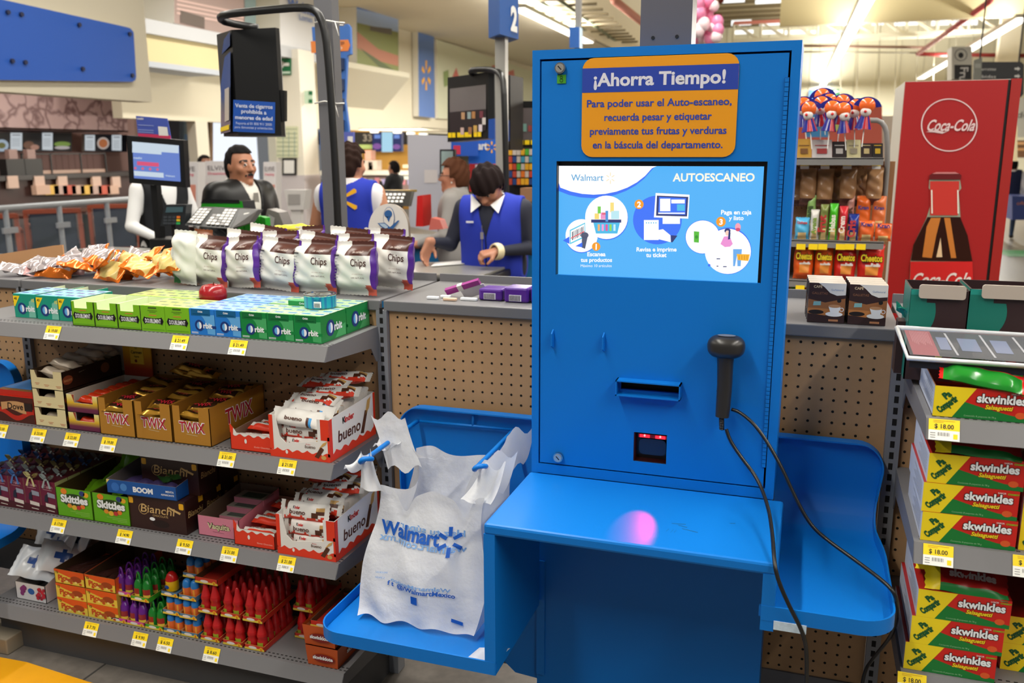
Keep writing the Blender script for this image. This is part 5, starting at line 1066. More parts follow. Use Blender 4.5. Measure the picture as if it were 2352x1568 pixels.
for k, (x, y, w_, m) in enumerate(((-1.04, 2.30, .035, WH), (-.985, 2.29, .04, M((226, 190, 160), .5)), (-.94, 2.31, .05, WH), (-1.01, 2.33, .03, WH))):
 o = thing('gum_stick', 'small %s stick lying on the middle tray, %s from the left' % ('white' if m == WH else 'peach coloured', nth(k)), 'gum stick', (x, y, ZTT), 'loose small sticks'); b = B(); b.rbox((x, y, ZTT), (x + w_, y + .014, ZTT + .008), .002, m); b.build('wrapper', o)
PB = bpy.data.materials.new('thin_plastic'); PB.use_nodes = True; nt = PB.node_tree; bs = nt.nodes['Principled BSDF']
bs.inputs['Base Color'].default_value = (.80, .81, .83, 1); bs.inputs['Roughness'].default_value = .38
tr = nt.nodes.new('ShaderNodeBsdfTranslucent'); tr.inputs[0].default_value = (.75, .77, .8, 1); ms = nt.nodes.new('ShaderNodeMixShader'); ms.inputs[0].default_value = .35
nt.links.new(bs.outputs[0], ms.inputs[1]); nt.links.new(tr.outputs[0], ms.inputs[2])
tcn = nt.nodes.new('ShaderNodeTexCoord'); nz = nt.nodes.new('ShaderNodeTexNoise'); nz.inputs['Scale'].default_value = 16; nz.inputs['Detail'].default_value = 5; bpn = nt.nodes.new('ShaderNodeBump'); bpn.inputs['Strength'].default_value = .7; bpn.inputs['Distance'].default_value = .012
nt.links.new(tcn.outputs['Object'], nz.inputs['Vector']); nt.links.new(nz.outputs['Fac'], bpn.inputs['Height']); nt.links.new(bpn.outputs['Normal'], bs.inputs['Normal']); nt.links.new(ms.outputs[0], nt.nodes['Material Output'].inputs[0])
bagt = thing('shopping_bag', 'white plastic shopping bag with blue lettering hanging open on the rack arms', 'plastic bag', (-.88, 1.9, .45))
ZB = .452
def bx(u, v):             # front panel: u 0..1 left to right, v 0 bottom .. 1 neckline
 xl = -1.025 + .02 * v - .015 * math.sin(v * 5) ; xr = -.708 + .012 * math.sin(v * 6)
 x = xl + (xr - xl) * u
 y = 1.80 + .085 * min(1, v * 1.5) ** .8 - .03 * math.sin(PI * u) * math.sin(PI * min(1, v * 1.1)) + .006 * math.sin(u * 17 + v * 9) * (1.1 - v) + .005 * math.sin(v * 26 + u * 7) * max(0, .4 - v)
 top = .775 - .028 * math.sin(PI * u) ** 2 - .05 * (math.exp(-((u - .24) / .07) ** 2) + math.exp(-((u - .82) / .07) ** 2)) + .028 * math.exp(-((u - .52) / .14) ** 2)
 z = ZB + (top - ZB) * v + (.006 * math.sin(u * 21) * (1 - v) ** 4)
 return (x, y, z)
b = B(); b.grid(bx, 44, 36, PB)
def back(u, v):
 p = bx(u, v); top = .80 + .02 * math.sin(PI * u) - .03 * math.sin(PI * u) ** 4
 return (p[0], 2.10 - .05 * (1 - v) + .012 * math.sin(u * 14) - .12 * (1 - v) ** 3, ZB + .001 + (top - ZB) * v)
b.grid(lambda u, v: back(1 - u, v), 30, 20, PB)
for s in (0, 1):
 def side(u, v, s=s):
  a = V(bx(s, v)); c = V(back(s, v)); p = a.lerp(c, u if s else 1 - u); k = math.sin(PI * u); p.x += (.045 if s == 0 else -.03) * k * v; p.z -= .05 * k * v; return p
 b.grid(side, 10, 20, PB)
b.build('pouch', bagt, smooth=True)
def strap(A, Bq, wa, wb, sag, name='handle'):
 b = B(); A = V(A); Bq = V(Bq)
 def f(u, v):
  p = A.lerp(Bq, v); w_ = wa + (wb - wa) * v; k = v * v
  return (p.x + (u - .5) * w_ * (1 - .3 * k), p.y - sag * math.sin(PI * v) + .008 * math.cos(u * 9) + (u - .5) * .03 * k, p.z + .010 * math.sin(u * 8) * (.3 + v) - .012 * math.sin(PI * v))
 b.grid(f, 12, 14, PB); return b
strap((-1.005, 1.865, .765), (-1.03, 1.885, .852), .075, .03, .0).build('handle', bagt, smooth=True)
b = strap((-1.03, 1.882, .852), (-1.052, 1.85, .822), .032, .05, 0); b.build('handle', bagt, smooth=True)
strap((-.975, 2.06, .79), (-1.03, 2.04, .856), .12, .07, .02).build('handle', bagt, smooth=True)
b = strap((-1.03, 2.04, .855), (-1.035, 1.99, .835), .075, .075, 0); b.build('handle', bagt, smooth=True)
b = B(); b.grid(lambda u, v: (-.985 - .045 * v + (u - .5) * .085, 2.0 + .03 * u, .77 + .145 * v + .012 * math.sin(u * 9 + v * 3)), 10, 12, PB); b.build('handle', bagt, smooth=True)
b = B(); b.grid(lambda u, v: (-.742 + .05 * v + (u - .5) * (.09 - .02 * v), 1.93 + .05 * u, .745 + .12 * v + .012 * math.sin(u * 9 + v * 4)), 10, 12, PB); b.build('handle', bagt, smooth=True)
b = B(); b.grid(lambda u, v: (-.715 + .035 * v + (u - .5) * .06, 2.05 + .06 * u, .78 + .11 * v + .012 * math.sin(u * 9 + v * 5)), 10, 12, PB); b.build('handle', bagt, smooth=True)
strap((-.735, 1.885, .76), (-.70, 1.93, .842), .085, .075, 0).build('handle', bagt, smooth=True)
BP = M((20, 84, 176), .45); BPL = M((120, 160, 210), .45)
def on(x, z, d=.004):
 lo_, hi = 0, 1; u = min(1, max(0, (x + 1.018) / .31)); v = 0.0
 for _ in range(22):
  m_ = (lo_ + hi) / 2
  if bx(u, m_)[2] < z: lo_ = m_
  else: hi = m_
 v = (lo_ + hi) / 2
 for _ in range(2): xl = bx(0, v)[0]; xr = bx(1, v)[0]; u = min(1, max(0, (x - xl) / (xr - xl)))
 return (x, bx(u, v)[1] - d, z)
t = B()
def ptx(s, x, z, w, m, h=None, bold=.02, mir=False, sl=-.03, d=.0045): t.text(s, (0, 0, 0), m, w=w, h=h, bold=bold, warp=lambda a, c: on(x + (w - a if mir else a), z + c + sl * (a if not mir else w - a), d))
ptx('Haz tu súper en', -.975, .674, .215, BPL, .016, .02, True, -.02, .003); ptx('Walmart', -.988, .652, .168, BP, .034, .035); ptx('walmart.com.mx', -.99, .636, .235, BPL, .017, .02, True, -.02, .003)
for k in range(6):
 a = k * PI / 3 + PI / 2; cx, cz = -.795 + .02 * math.cos(a), .658 + .024 * math.sin(a); ex = V((math.cos(a), math.sin(a))) * .011; ey = V((-math.sin(a), math.cos(a))) * .004
 t.poly([on(cx + q.x, cz + q.y) for q in (-ex - ey, ex - ey * 1.2, ex + ey * 1.2, -ex + ey)], BP)
ptx('WalmartMexico', -.945, .545, .165, BPL, .009, .02, True, -.02, .003); ptx('f t  @/WalmartMexico', -.952, .536, .185, BP, .0105, .03); ptx('LAS BOLSAS', -.985, .562, .03, BPL, .004); ptx('HDPE 2', -.984, .55, .024, BPL, .004)
t.poly([on(-.88, .505), on(-.862, .505), on(-.862, .525), on(-.88, .525)], BP)
t.poly([on(-.775, .472), on(-.742, .470), on(-.742, .478), on(-.775, .48)], BP); t.build('print', bagt)
sc_ = B(); sc_.grid(lambda u, v: (-.70 + .07 * u + .02 * v, 1.70 + .06 * v + .02 * u, .4465 + .02 * math.sin(PI * u) * (1 - abs(2 * v - 1)) + .006 * v), 8, 6, PB); tag(sc_.build('plastic_scrap', smooth=True), 'small crumpled scrap of white plastic on the left tray near the table side', 'plastic scrap')
SR = M((204, 34, 26), .35); SG = M((22, 120, 50), .35); SY = M((244, 216, 30), .38)
def skw(open_=False):
 o = thing('candy_carton', None, 'candy carton'); w, d, h = .168, .25, .06; b = B()
 if open_: tray_box(b, w, d, h, SR, M((170, 100, 50)), left=M((190, 196, 210), .5))
 else: b.box((0, 0, 0), (w, d, h), SR, {'left': M((190, 196, 210), .5), 'top': M((150, 24, 20), .4)})
 fpoly(b, [(0, 0), (.034, 0), (.072, h), (0, h)], SY, -.0004)
 fpoly(b, [(.034, .0), (w, 0), (w, .008), (.135, .012), (.09, .022), (.054, .032)], SG, -.0006)
 outl(b, 'skwinkles', .116, .034, BLACK, WH, .084, .017, .035, ob=.05, y=-.001); outl(b, 'Salsaguetti', .112, .0215, M((150, 30, 20)), SY, .046, .0085, .03, ob=.05, y=-.001, shear=.2)
 for s, x, z, w_ in (('Pa', .026, .043, .014), ('Compartir', .028, .025, .042)):
  R = V((math.cos(.75), 0, math.sin(.75))); U = V((-math.sin(.75), 0, math.cos(.75))); b.text(s, (x, -.0009, z - .004), M((14, 84, 40)), w=w_, h=.013, right=R, up=U, bold=.07, align='c')
 felip(b, .15, .013, .009, .0065, M((220, 90, 40), .4), -.001, 14); ftext(b, 'SABOR', .138, .052, WH, w=.014, y=-.0008); ftext(b, 'CHAMOY', .158, .0515, M((120, 200, 40)), w=.02, y=-.0008, bold=.03); ftext(b, 'Contenido 8 paquetes de 78 g', .082, .004, M((150, 200, 150)), w=.055, y=-.0009)
 for k in range(7): b.quad((-.0006, .02, .012 + k * .006), (-.0006, .16 - .02 * (k % 3), .012 + k * .006), (-.0006, .16 - .02 * (k % 3), .0135 + k * .006), (-.0006, .02, .0135 + k * .006), M((130, 136, 150), .5))
 b.build('carton', o); return Proto(o)
sk, sko = skw(), skw(True)
YRF = YR + .012
sko.put((.243, YRF + .005, ZR[0] + .0006), 'red green candy carton with yellow corner, open, on the top right shelf', group='red green candy cartons')
skb = Proto(bar('candy_packet', None, 'candy packet', .15, .05, .022, lambda u, v: M((196, 30, 26), .2) if v > .75 or u > .94 or u < .03 else M((30, 130, 40), .2), wr=.0015)); skd = Proto(bar('candy_packet', None, 'candy packet', .15, .07, .022, lambda u, v: SY if u < .2 else (SG if v < .22 else M((160, 26, 22), .25)), [('skwinkles', -.032, -.004, .085, .017, M((200, 180, 176), .4), .05)], wr=.0016, seed=4))
skb.put((.325, YRF + .022, ZR[0] + .078), 'green candy packet with red edges lying on the open carton, in front', (.5, .13, -.06), 'green candy packets'); skb.put((.335, YRF + .075, ZR[0] + .085), 'green candy packet behind the front one on the open carton', (.4, .08, -.02), 'green candy packets')
skd.put((.33, YRF + .13, ZR[0] + .08), 'yellow and red candy packet at the back of the open carton', (.3, .05, .0), 'yellow red candy packets')
for k in range(3): sk.put((.243 + .001 * k - .004 * (k == 1), YRF + .002 * k, ZR[1] + .0006 + .0602 * k), 'red green candy carton in the middle right stack, %s' % ('lowest', 'second from below', 'topmost')[k], group='red green candy cartons')
skd.put((.332, YRF + .035, ZR[1] + .198), 'yellow and red candy packet lying on the middle right stack, in front', (.5, .03, -.03), 'yellow red candy packets'); skd.put((.326, YRF + .09, ZR[1] + .215), 'yellow and red candy packet lying on the middle right stack, behind', (.6, .03, -.02), 'yellow red candy packets')
for k in range(3): sk.put((.236 + .007 * k, YRF + .0, ZR[2] + .0006 + .0602 * k), 'red green candy carton in the bottom right stack, %s' % ('lowest', 'second from below', 'topmost')[k], group='red green candy cartons')
skd.put((.338, YRF + .03, ZR[2] + .20), 'yellow and red candy packet lying on the bottom right stack, in front', (.6, .03, -.03), 'yellow red candy packets'); skd.put((.325, YRF + .09, ZR[2] + .215), 'yellow and red candy packet lying on the bottom right stack, behind', (.7, .03, -.02), 'yellow red candy packets')
for k in range(2): sk.put((.424, YRF + .06, ZR[2] + .0006 + .0602 * k), 'red green candy carton cut by the right picture edge, %s' % ('lower', 'upper')[k], group='red green candy cartons')
for k in range(2): sk.put((.418, YRF + .01, ZR[1] + .0006 + .0602 * k), 'red green candy carton cut by the right edge on the middle shelf, %s' % ('lower', 'upper')[k], group='red green candy cartons')
CLR = M((236, 240, 244), .06, alpha=.10, name='clear_plastic')
o = thing('clear_plastic_tray', 'clear plastic tray holding dark picture cards, tilted on the top right shelf edge', 'plastic tray', (.36, 1.9, 1.25))
P0 = aty(2060, 752, 2.0); P1 = aty(2085, 822, 1.84); Q0 = aty(2480, 777, 2.0); Q1 = aty(2480, 856, 1.84)
b = B(); X = (Q0 - P0).normalized(); Yv = (P1 - P0); Yl = Yv.length; Yv.normalize(); Nn = Yv.cross(X) * -1
if Nn.z < 0: Nn = -Nn
def tq(a, c, d=0): return tuple(P0 + X * a + Yv * c + Nn * d)
b.tube([tq(0, 0), tq(.34, 0), tq(.34, Yl), tq(0, Yl), tq(0, 0)], .005, M((226, 228, 230), .12, .2), 8); b.build('rim', o, smooth=True)
b = B(); b.quad(tq(.012, Yl * .1, .002), tq(.06, Yl * .1, .002), tq(.06, Yl * .9, .002), tq(.012, Yl * .9, .002), M((124, 34, 46), .4)); b.quad(tq(.06, Yl * .1, .002), tq(.33, Yl * .1, .002), tq(.33, Yl * .9, .002), tq(.06, Yl * .9, .002), M((26, 28, 38), .08))
for a in (.085, .15, .21): b.quad(tq(a, Yl * .15, .003), tq(a + .004, Yl * .15, .003), tq(a + .010, Yl * .85, .003), tq(a + .006, Yl * .85, .003), M((150, 150, 156), .3))
for a, w_ in ((.066, .02), (.105, .035), (.165, .03)): b.quad(tq(a, Yl * .3, .003), tq(a + w_, Yl * .3, .003), tq(a + w_, Yl * .7, .003), tq(a, Yl * .7, .003), M((90, 100, 130), .12))
for k in range(12): b.quad(tq(.02 + .003 * k, Yl * .15, .003), tq(.0208 + .003 * k, Yl * .15, .003), tq(.0208 + .003 * k, Yl * (.5 + .03 * (k % 4)), .003), tq(.02 + .003 * k, Yl * (.5 + .03 * (k % 4)), .003), M((176, 110, 116), .5))
b.build('picture_cards', o)
b = B(); c4 = [(0, 0), (.34, 0), (.34, Yl), (0, Yl)]
b.quad(tq(.004, .004, .006), tq(.336, .004, .006), tq(.336, Yl - .004, .006), tq(.004, Yl - .004, .006), CLR); b.build('clear_lid', o)
b = B(); W_ = [V(tq(.004, Yl - .004)), V(tq(.336, Yl - .004))]; b.quad(tuple(W_[0] - V((0, 0, .02))), tuple(W_[1] - V((0, 0, .02))), tuple(W_[1]), tuple(W_[0]), M((30, 32, 44), .15)); b.build('tray_wall', o)
TL = M((30, 140, 128), .4); TLD = M((18, 112, 98), .4); BRD = M((46, 26, 28), .45); TAB = M((178, 166, 154), .6)
for k, (xa, xb) in enumerate(((2085, 2220), (2220, 2420))):
 a = aty(xa, 755, 2.05); c = aty(xb, 760, 2.05); w_ = c.x - a.x; X0 = a.x
 o = thing('display_box', 'teal and dark brown display box with a grey cut-out, %s' % ('left one before the drinks cooler', 'right one at the picture edge'), 'display box', (X0 + w_ / 2, 2.1, 1.105), 'teal display boxes') if False else thing('display_box', 'teal and dark brown display box with a beige tab, %s' % ('left one', 'right one at the picture edge')[k], 'display box', (X0 + w_ / 2, 2.1, 1.105), 'teal display boxes')
 zt = aty(xa, 663, 2.05).z; b = B(); b.box((X0, 2.05, 1.107), (X0 + w_, 2.056, zt), BRD); b.box((X0, 2.05, 1.107), (X0 + .003, 2.2, zt), BRD, {'left': TLD}); b.box((X0 + w_ - .003, 2.05, 1.107), (X0 + w_, 2.2, zt), BRD); b.box((X0, 2.197, 1.107), (X0 + w_, 2.2, zt), BRD)
 n = 10; cv = [(X0 + w_ * (.42 + .05 * math.sin(i / n * 3)) - w_ * .16 * (1 - i / n) ** 2, 1.2 + (zt - .028 - 1.2) * i / n) for i in range(n + 1)]
 fp = [(X0, 1.2)] + cv + [(X0 + w_ * .4, zt - .028), (X0 + w_ * .28, zt - .028), (X0 + w_ * .28, zt), (X0, zt)]
 b.poly([(x, 2.0496, z) for x, z in fp], TLD); b.poly([(x, 2.0493, z) for x, z in [(X0, zt - .012), (X0 + w_ * .14, zt - .012), (X0 + w_ * .14, zt), (X0, zt)]], TL)
 b.build('box', o)
 za, zb_ = aty(xa, 683, 2.044).z, aty(xa, 652, 2.044).z; b = B(); b.prism(rrect(X0 + w_ * .13, X0 + w_ * .92, za, zb_, .006), 'y', 2.042, 2.0485, TAB); b.build('tab', o)
b = B(); a = aty(2057, 712, 2.14); b.grid(lambda u, v: (a.x + .045 * u, 2.10 + .05 * v, 1.22 + .035 * (1 - u) + .01 * math.sin(9 * v + 4 * u)), 6, 6, M((40, 150, 130), .3)); b.box((a.x + .004, 2.1, 1.107), (a.x + .03, 2.15, 1.225), BRD); tag(b.build('candy_bag'), 'torn teal bag leaning left of the teal display boxes', 'candy bag')
o = thing('coffee_biscuit_carton', None, 'biscuit carton'); w, d, h = .086, .034, .098; b = B(); DK = M((54, 34, 36), .35); CW2 = M((226, 222, 216), .4); WD = M((150, 96, 56), .45)
b.box((0, 0, 0), (w, d, h), DK, {'top': M((190, 182, 170), .3), 'right': M((76, 60, 56), .4)}); fpoly(b, [(0, .012), (w, .02), (w, .062), (.04, .05), (0, .058)], WD); fpoly(b, [(0, 0), (w, 0), (w, .012), (.05, .018), (0, .03)], DK, -.0005); fpoly(b, [(0, .022), (.04, .018), (.08, .02), (.08, .034), (0, .036)], M((186, 120, 64), .45), -.0006)
fpoly(b, [(w, h)] + [(w - (w - .028) * (1 - i / 8) ** 1 , h - .038 * (1 - (1 - i / 8) ** 1.6)) for i in range(9)][:0] + [(.022, h), (.036, .088), (.05, .074), (.066, .068), (w, .07)], CW2, -.0005)
ftext(b, 'CAFÉ', .021, .086, M((226, 200, 160)), w=.02, y=-.0008, bold=.02); ftext(b, 'GALLETAS', .026, .070, M((150, 100, 70)), w=.036, y=-.0008); ftext(b, 'GoNatural', .066, .08, M((120, 150, 190)), w=.028, y=-.0008)
felip(b, .062, .022, .02, .006, WH, -.0009); fpoly(b, [(.048, .042), (.076, .042), (.072, .024), (.054, .024)], WH, -.0011); felip(b, .062, .042, .014, .004, M((190, 140, 100), .4), -.0013); b.ring((.079, -.0011, .034), .0035, .005, WH, n=14); felip(b, .02, .026, .018, .0055, M((30, 22, 24), .4), -.0009); fpoly(b, [(.012, .042), (.03, .043), (.03, .053), (.013, .052)], M((130, 180, 180), .4), -.0009); fpoly(b, [(.05, .004), (.072, .004), (.072, .009), (.05, .009)], M((190, 130, 90), .4), -.0009); felip(b, .072, .056, .005, .005, M((30, 28, 30), .4), -.0009, 12); b.build('carton', o)
cp = Proto(o); pa = aty(1853, 738, 2.275); pb2 = aty(1946, 742, 2.275)
for c_, X0 in enumerate((pa.x, pb2.x)):
 for r in range(4): cp.put((X0 - .002 * r, 2.275 + .0355 * r, ZTT + .0006), 'brown coffee biscuit carton in the %s column, %s from the front' % (('left', 'right')[c_], nth(r)), (0, 0, .02 * (1 - c_)), 'coffee biscuit cartons')
# ------------------------------------------------------------------ people: one smooth body surface grown from joints
def _cone(P, a, b, ra, rb):
 a = np.array(a, np.float32); b = np.array(b, np.float32); d = b - a; L = float(d @ d) + 1e-9
 t = np.clip(((P - a) @ d) / L, 0, 1); return np.sqrt((((P - a) - t[..., None] * d) ** 2).sum(-1)) - (ra + (rb - ra) * t)
def _ell(P, c, r, R=None):
 q = P - np.array(c, np.float32)
 if R is not None: q = q @ np.array(R, np.float32)
 r = np.array(r, np.float32); k = np.sqrt(((q / r) ** 2).sum(-1)); return (k - 1) * float(r.min())
def _smin(a, b, k):
 h = np.clip(.5 + .5 * (b - a) / k, 0, 1); return b + (a - b) * h - k * h * (1 - h)
def field(P, prims):
 D = None
 for p in prims:
  d = _cone(P, *p[1:5]) if p[0] == 'c' else _ell(P, *p[1:-1])
  D = d if D is None else _smin(D, d, p[-1])
 return D
def nets(fn, lo, hi, h):
 lo = np.array(lo); n = np.ceil((np.array(hi) - lo) / h).astype(int) + 1
 ax = [lo[i] + h * np.arange(n[i]) for i in range(3)]
 P = np.stack(np.meshgrid(*ax, indexing='ij'), -1).astype(np.float32); F = fn(P); I = F < 0
 c = np.zeros(tuple(n - 1), np.int8)
 for i in (0, 1):
  for j in (0, 1):
   for k in (0, 1): c += I[i:n[0] - 1 + i, j:n[1] - 1 + j, k:n[2] - 1 + k]
 act = (c > 0) & (c < 8); ids = -np.ones(act.shape, int); idx = np.argwhere(act); ids[act] = np.arange(len(idx))
 S_ = np.zeros((len(idx), 3)); N_ = np.zeros(len(idx)); cr = [(i, j, k) for i in (0, 1) for j in (0, 1) for k in (0, 1)]
 for a in cr:
  for ax_ in range(3):
   if a[ax_]: continue
   b = list(a); b[ax_] = 1
   fa = F[tuple((idx + a).T)]; fb = F[tuple((idx + b).T)]; m = (fa < 0) != (fb < 0)
   t = np.where(m, fa / (fa - fb + 1e-12), 0); p = idx + np.array(a, float); p[:, ax_] += t; S_[m] += p[m]; N_[m] += 1
 Vv = lo + h * S_ / N_[:, None]; faces = []
 for ax_ in range(3):
  u, w = (ax_ + 1) % 3, (ax_ + 2) % 3; s0 = [slice(None)] * 3; s1 = [slice(None)] * 3; s0[ax_] = slice(0, -1); s1[ax_] = slice(1, None)
  A = I[tuple(s0)]; Bm = I[tuple(s1)]; e = np.argwhere(A != Bm); ok = (e[:, u] > 0) & (e[:, w] > 0) & (e[:, u] < n[u] - 1) & (e[:, w] < n[w] - 1); e = e[ok]; fl = A[tuple(e.T)]
  def g(du, dw): q = e.copy(); q[:, u] -= du; q[:, w] -= dw; return ids[tuple(q.T)]
  q = np.stack([g(1, 1), g(0, 1), g(0, 0), g(1, 0)], 1); q[~fl] = q[~fl][:, ::-1]; faces.append(q)
 return Vv, np.concatenate(faces)
def netmesh(name, parent, fn, lo, hi, h, matfn, loc_parent=True):
 Vv, Fq = nets(fn, lo, hi, h); me = bpy.data.meshes.new(name); me.from_pydata(Vv.tolist(), [], Fq.tolist())
 cen = Vv[Fq].mean(1);
 if callable(matfn): mats, ix = matfn(cen)
 else: mats, ix = [matfn], np.zeros(len(Fq), int)
 for m in mats: me.materials.append(m)
 me.polygons.foreach_set('material_index', ix.astype(np.int32)); me.polygons.foreach_set('use_smooth', [True] * len(Fq)); me.update()
 o = bpy.data.objects.new(name, me); o.parent = parent; COL.objects.link(o); return o
def hand(pr, w, d, n, curl, s):
 w = V(w); d = V(d).normalized(); n = V(n); n = (n - d * n.dot(d)).normalized(); sd = d.cross(n) * s
 for i, (o, L) in enumerate(((.028, .068), (.009, .078), (-.010, .072), (-.027, .056))):
  kn = w + d * .085 + sd * o; pr.append(('c', w + sd * o * .5, kn, .017, .0125, .012))
  a = kn; ang = 0
  for j, f in enumerate((.45, .32, .23)): ang += curl * (1 + .25 * j) + .04 * i; q = a + (d * math.cos(ang) + n * math.sin(ang)) * L * f; pr.append(('c', a, q, .0098 - .001 * j, .0088 - .001 * j, .003)); a = q
 t0 = w + d * .025 + sd * .026; t1 = t0 + (d * .55 + sd * .55 + n * .5) * .042; t2 = t1 + (d * .8 + n * .6) * .034; pr.append(('c', t0, t1, .0145, .011, .01)); pr.append(('c', t1, t2, .0105, .0085, .004))
def person(label, loc, th, H=1.65, h=.0065, skin=(176, 120, 90), hairc=(24, 18, 16), top=(30, 30, 32), sleeve=None, pants=(36, 38, 48), J=None, head=(0, 0, 0), build=1.0, short_sleeve=False, hair='short', face=True, vest=None, parts=(), zmin=None, handspec=None, collar=None, gray=None):
 o = thing('person', label, 'person', loc, None, th); k = H / 1.65
 j = {'pel': (0, 0, .93), 'wa': (0, 0, 1.06), 'ch': (0, .0, 1.25), 'nk': (0, .01, 1.40), 'hd': (0, -.015, 1.525), 'sl': (.175, .01, 1.355), 'sr': (-.175, .01, 1.355), 'el': (.225, .03, 1.09), 'er': (-.225, .03, 1.09), 'wl': (.22, -.08, .87), 'wr': (-.22, -.08, .87), 'hl': (.09, 0, .9), 'hr': (-.09, 0, .9), 'kl': (.1, -.02, .48), 'kr': (-.1, -.02, .48), 'al': (.1, .03, .09), 'ar': (-.1, .03, .09)}
 if J: j.update(J)
 j = {a: V(b) * k for a, b in j.items()}; bw = build
 torso = [('e', j['pel'], (.165 * bw * k, .125 * bw * k, .14 * k), .05), ('e', j['wa'], (.15 * bw * k, .12 * bw * k, .16 * k), .08), ('e', j['ch'], (.165 * bw * k, .122 * bw * k, .19 * k), .08), ('c', j['sl'] * .86 + j['ch'] * .14, j['sr'] * .86 + j['ch'] * .14, .062 * k, .062 * k, .07)]
 arms = []
 for s in 'lr': arms += [('c', j['s' + s], j['e' + s], .054 * k, .043 * k, .035), ('c', j['e' + s], j['w' + s], .043 * k, .028 * k, .012)]
 legs = []
 for s, sg in (('l', 1), ('r', -1)): legs += [('c', j['h' + s], j['k' + s], .088 * k, .058 * k, .04), ('c', j['k' + s], j['a' + s], .056 * k, .04 * k, .015), ('c', j['a' + s] - V((0, -.02, .03)) * k, j['a' + s] + V((.015 * sg, -.15, -.045)) * k, .043 * k, .036 * k, .02)]
 from mathutils import Euler
 Rm = Euler((head[0], head[2], head[1]), 'XYZ').to_matrix(); hc = j['hd']; Rn = [list(r) for r in Rm]
 def hp(x, y, z): return hc + Rm @ V((x, y, z)) * k
 hd = [('c', j['nk'] - V((0, 0, .05)) * k, hp(0, .02, -.055), .060 * k, .053 * k, .03), ('e', hp(0, .005, .022), (.074 * k, .092 * k, .098 * k), Rn, .03), ('e', hp(0, -.022, -.045), (.058 * k, .066 * k, .075 * k), Rn, .035), ('c', hp(0, -.078, -.096), hp(0, -.070, -.088), .02 * k, .024 * k, .02)]
 ft = []
 if face:
  ft = [('c', hp(0, -.090, .018), hp(0, -.112, -.022), .008 * k, .0135 * k, .012), ('e', hp(.011, -.098, -.026), (.011 * k,) * 3, .008), ('e', hp(-.011, -.098, -.026), (.011 * k,) * 3, .008), ('c', hp(-.046, -.074, .028), hp(.046, -.074, .028), .010 * k, .010 * k, .014), ('c', hp(-.018, -.090, -.054), hp(.018, -.090, -.054), .0075 * k, .0075 * k, .008), ('c', hp(-.015, -.087, -.066), hp(.015, -.087, -.066), .0085 * k, .0085 * k, .008), ('e', hp(.047, -.060, -.018), (.02 * k, .02 * k, .022 * k), .02), ('e', hp(-.047, -.060, -.018), (.02 * k, .02 * k, .022 * k), .02)]
  for s in (-1, 1): ft += [('e', hp(s * .076, .008, -.004), (.009 * k, .019 * k, .031 * k), Rn, .008), ('e', hp(s * .030, -.079, .008), (.012 * k,) * 3, .004)]
 hands = []
 if handspec:
  for s, (d, n, cu) in handspec.items(): hand(hands, j['w' + s], d, n, cu, 1 if s == 'l' else -1)
 prims = torso + arms + legs + hd + ft + hands
 pts = [V(p[1]) for p in prims] + [V(p[2]) for p in prims if p[0] == 'c']
 lo = [min(p[i] for p in pts) - .2 for i in range(3)]; hi = [max(p[i] for p in pts) + .2 for i in range(3)]; lo[2] = -.03; hi[2] = hc.z + .16
 SK = M(skin, .5); TOP = M(top, .75); SLV = M(sleeve or top, .75); PN = M(pants, .8); SH = M((22, 20, 20), .5); EYE = M((30, 22, 18), .3); LIP = M((140, 74, 64), .5); BRW = M(hairc, .8); EW = M((206, 200, 194), .4)
 def mf(c):
  ix = np.zeros(len(c), int); cc = c.astype(np.float32)
  dt = field(cc, torso); da = field(cc, arms); dl = field(cc, legs); dh = np.minimum(field(cc, hd), field(cc, ft) if ft else 9)
  dd = field(cc, hands) if hands else np.full(len(cc), 9.)
  ix[:] = 1
  ix[(da < dt) & (da < dh)] = 2
  ix[(dl < dt + .01) & (dl < da) | (cc[:, 2] < .88 * k) & (da > .02)] = 3; ix[cc[:, 2] < .085 * k] = 4
  ix[(dh < dt) & (dh < da) & (cc[:, 2] > (j['nk'].z - .06 * k))] = 0
  for s in 'lr':
   e, w = np.array(j['e' + s]), np.array(j['w' + s])
   if short_sleeve: m = (np.linalg.norm(cc - w, axis=1) < np.linalg.norm(cc - e, axis=1) + .06) & (da < .02) & (da < dt) & (np.linalg.norm(cc - np.array(j['s' + s]), axis=1) > .2); ix[m] = 0
   m = (np.linalg.norm(cc - w, axis=1) < .035) & (da < .02); ix[m] = 0
  ix[(dd < .006) & (dd <= da + .004)] = 0
  if face:
   for s in (-1, 1):
    e = np.array(hp(s * .030, -.088, .009)); d = np.linalg.norm(cc - e, axis=1); ix[d < .0095 * k] = 8; ix[d < .0078 * k] = 5
    for q in range(5): ix[np.linalg.norm(cc - np.array(hp(s * (.016 + .009 * q), -.084 + .003 * q, .0305 + .003 * math.sin(q))), axis=1) < .0085 * k] = 7
   for q in range(-2, 3): ix[np.linalg.norm(cc - np.array(hp(.008 * q, -.093, -.060)), axis=1) < .0085 * k] = 6
  return [SK, TOP, SLV, PN, SH, EYE, LIP, BRW, EW], ix
 netmesh('body', o, lambda P: field(P, prims), lo, hi, h, mf)
 def box_of(r): return [hc[i] - r for i in range(3)], [hc[i] + r for i in range(3)]
 RI = np.array(Rm).T
 def loc_(P): return (P - np.array(hc, np.float32)) @ np.array(Rm, np.float32) / k
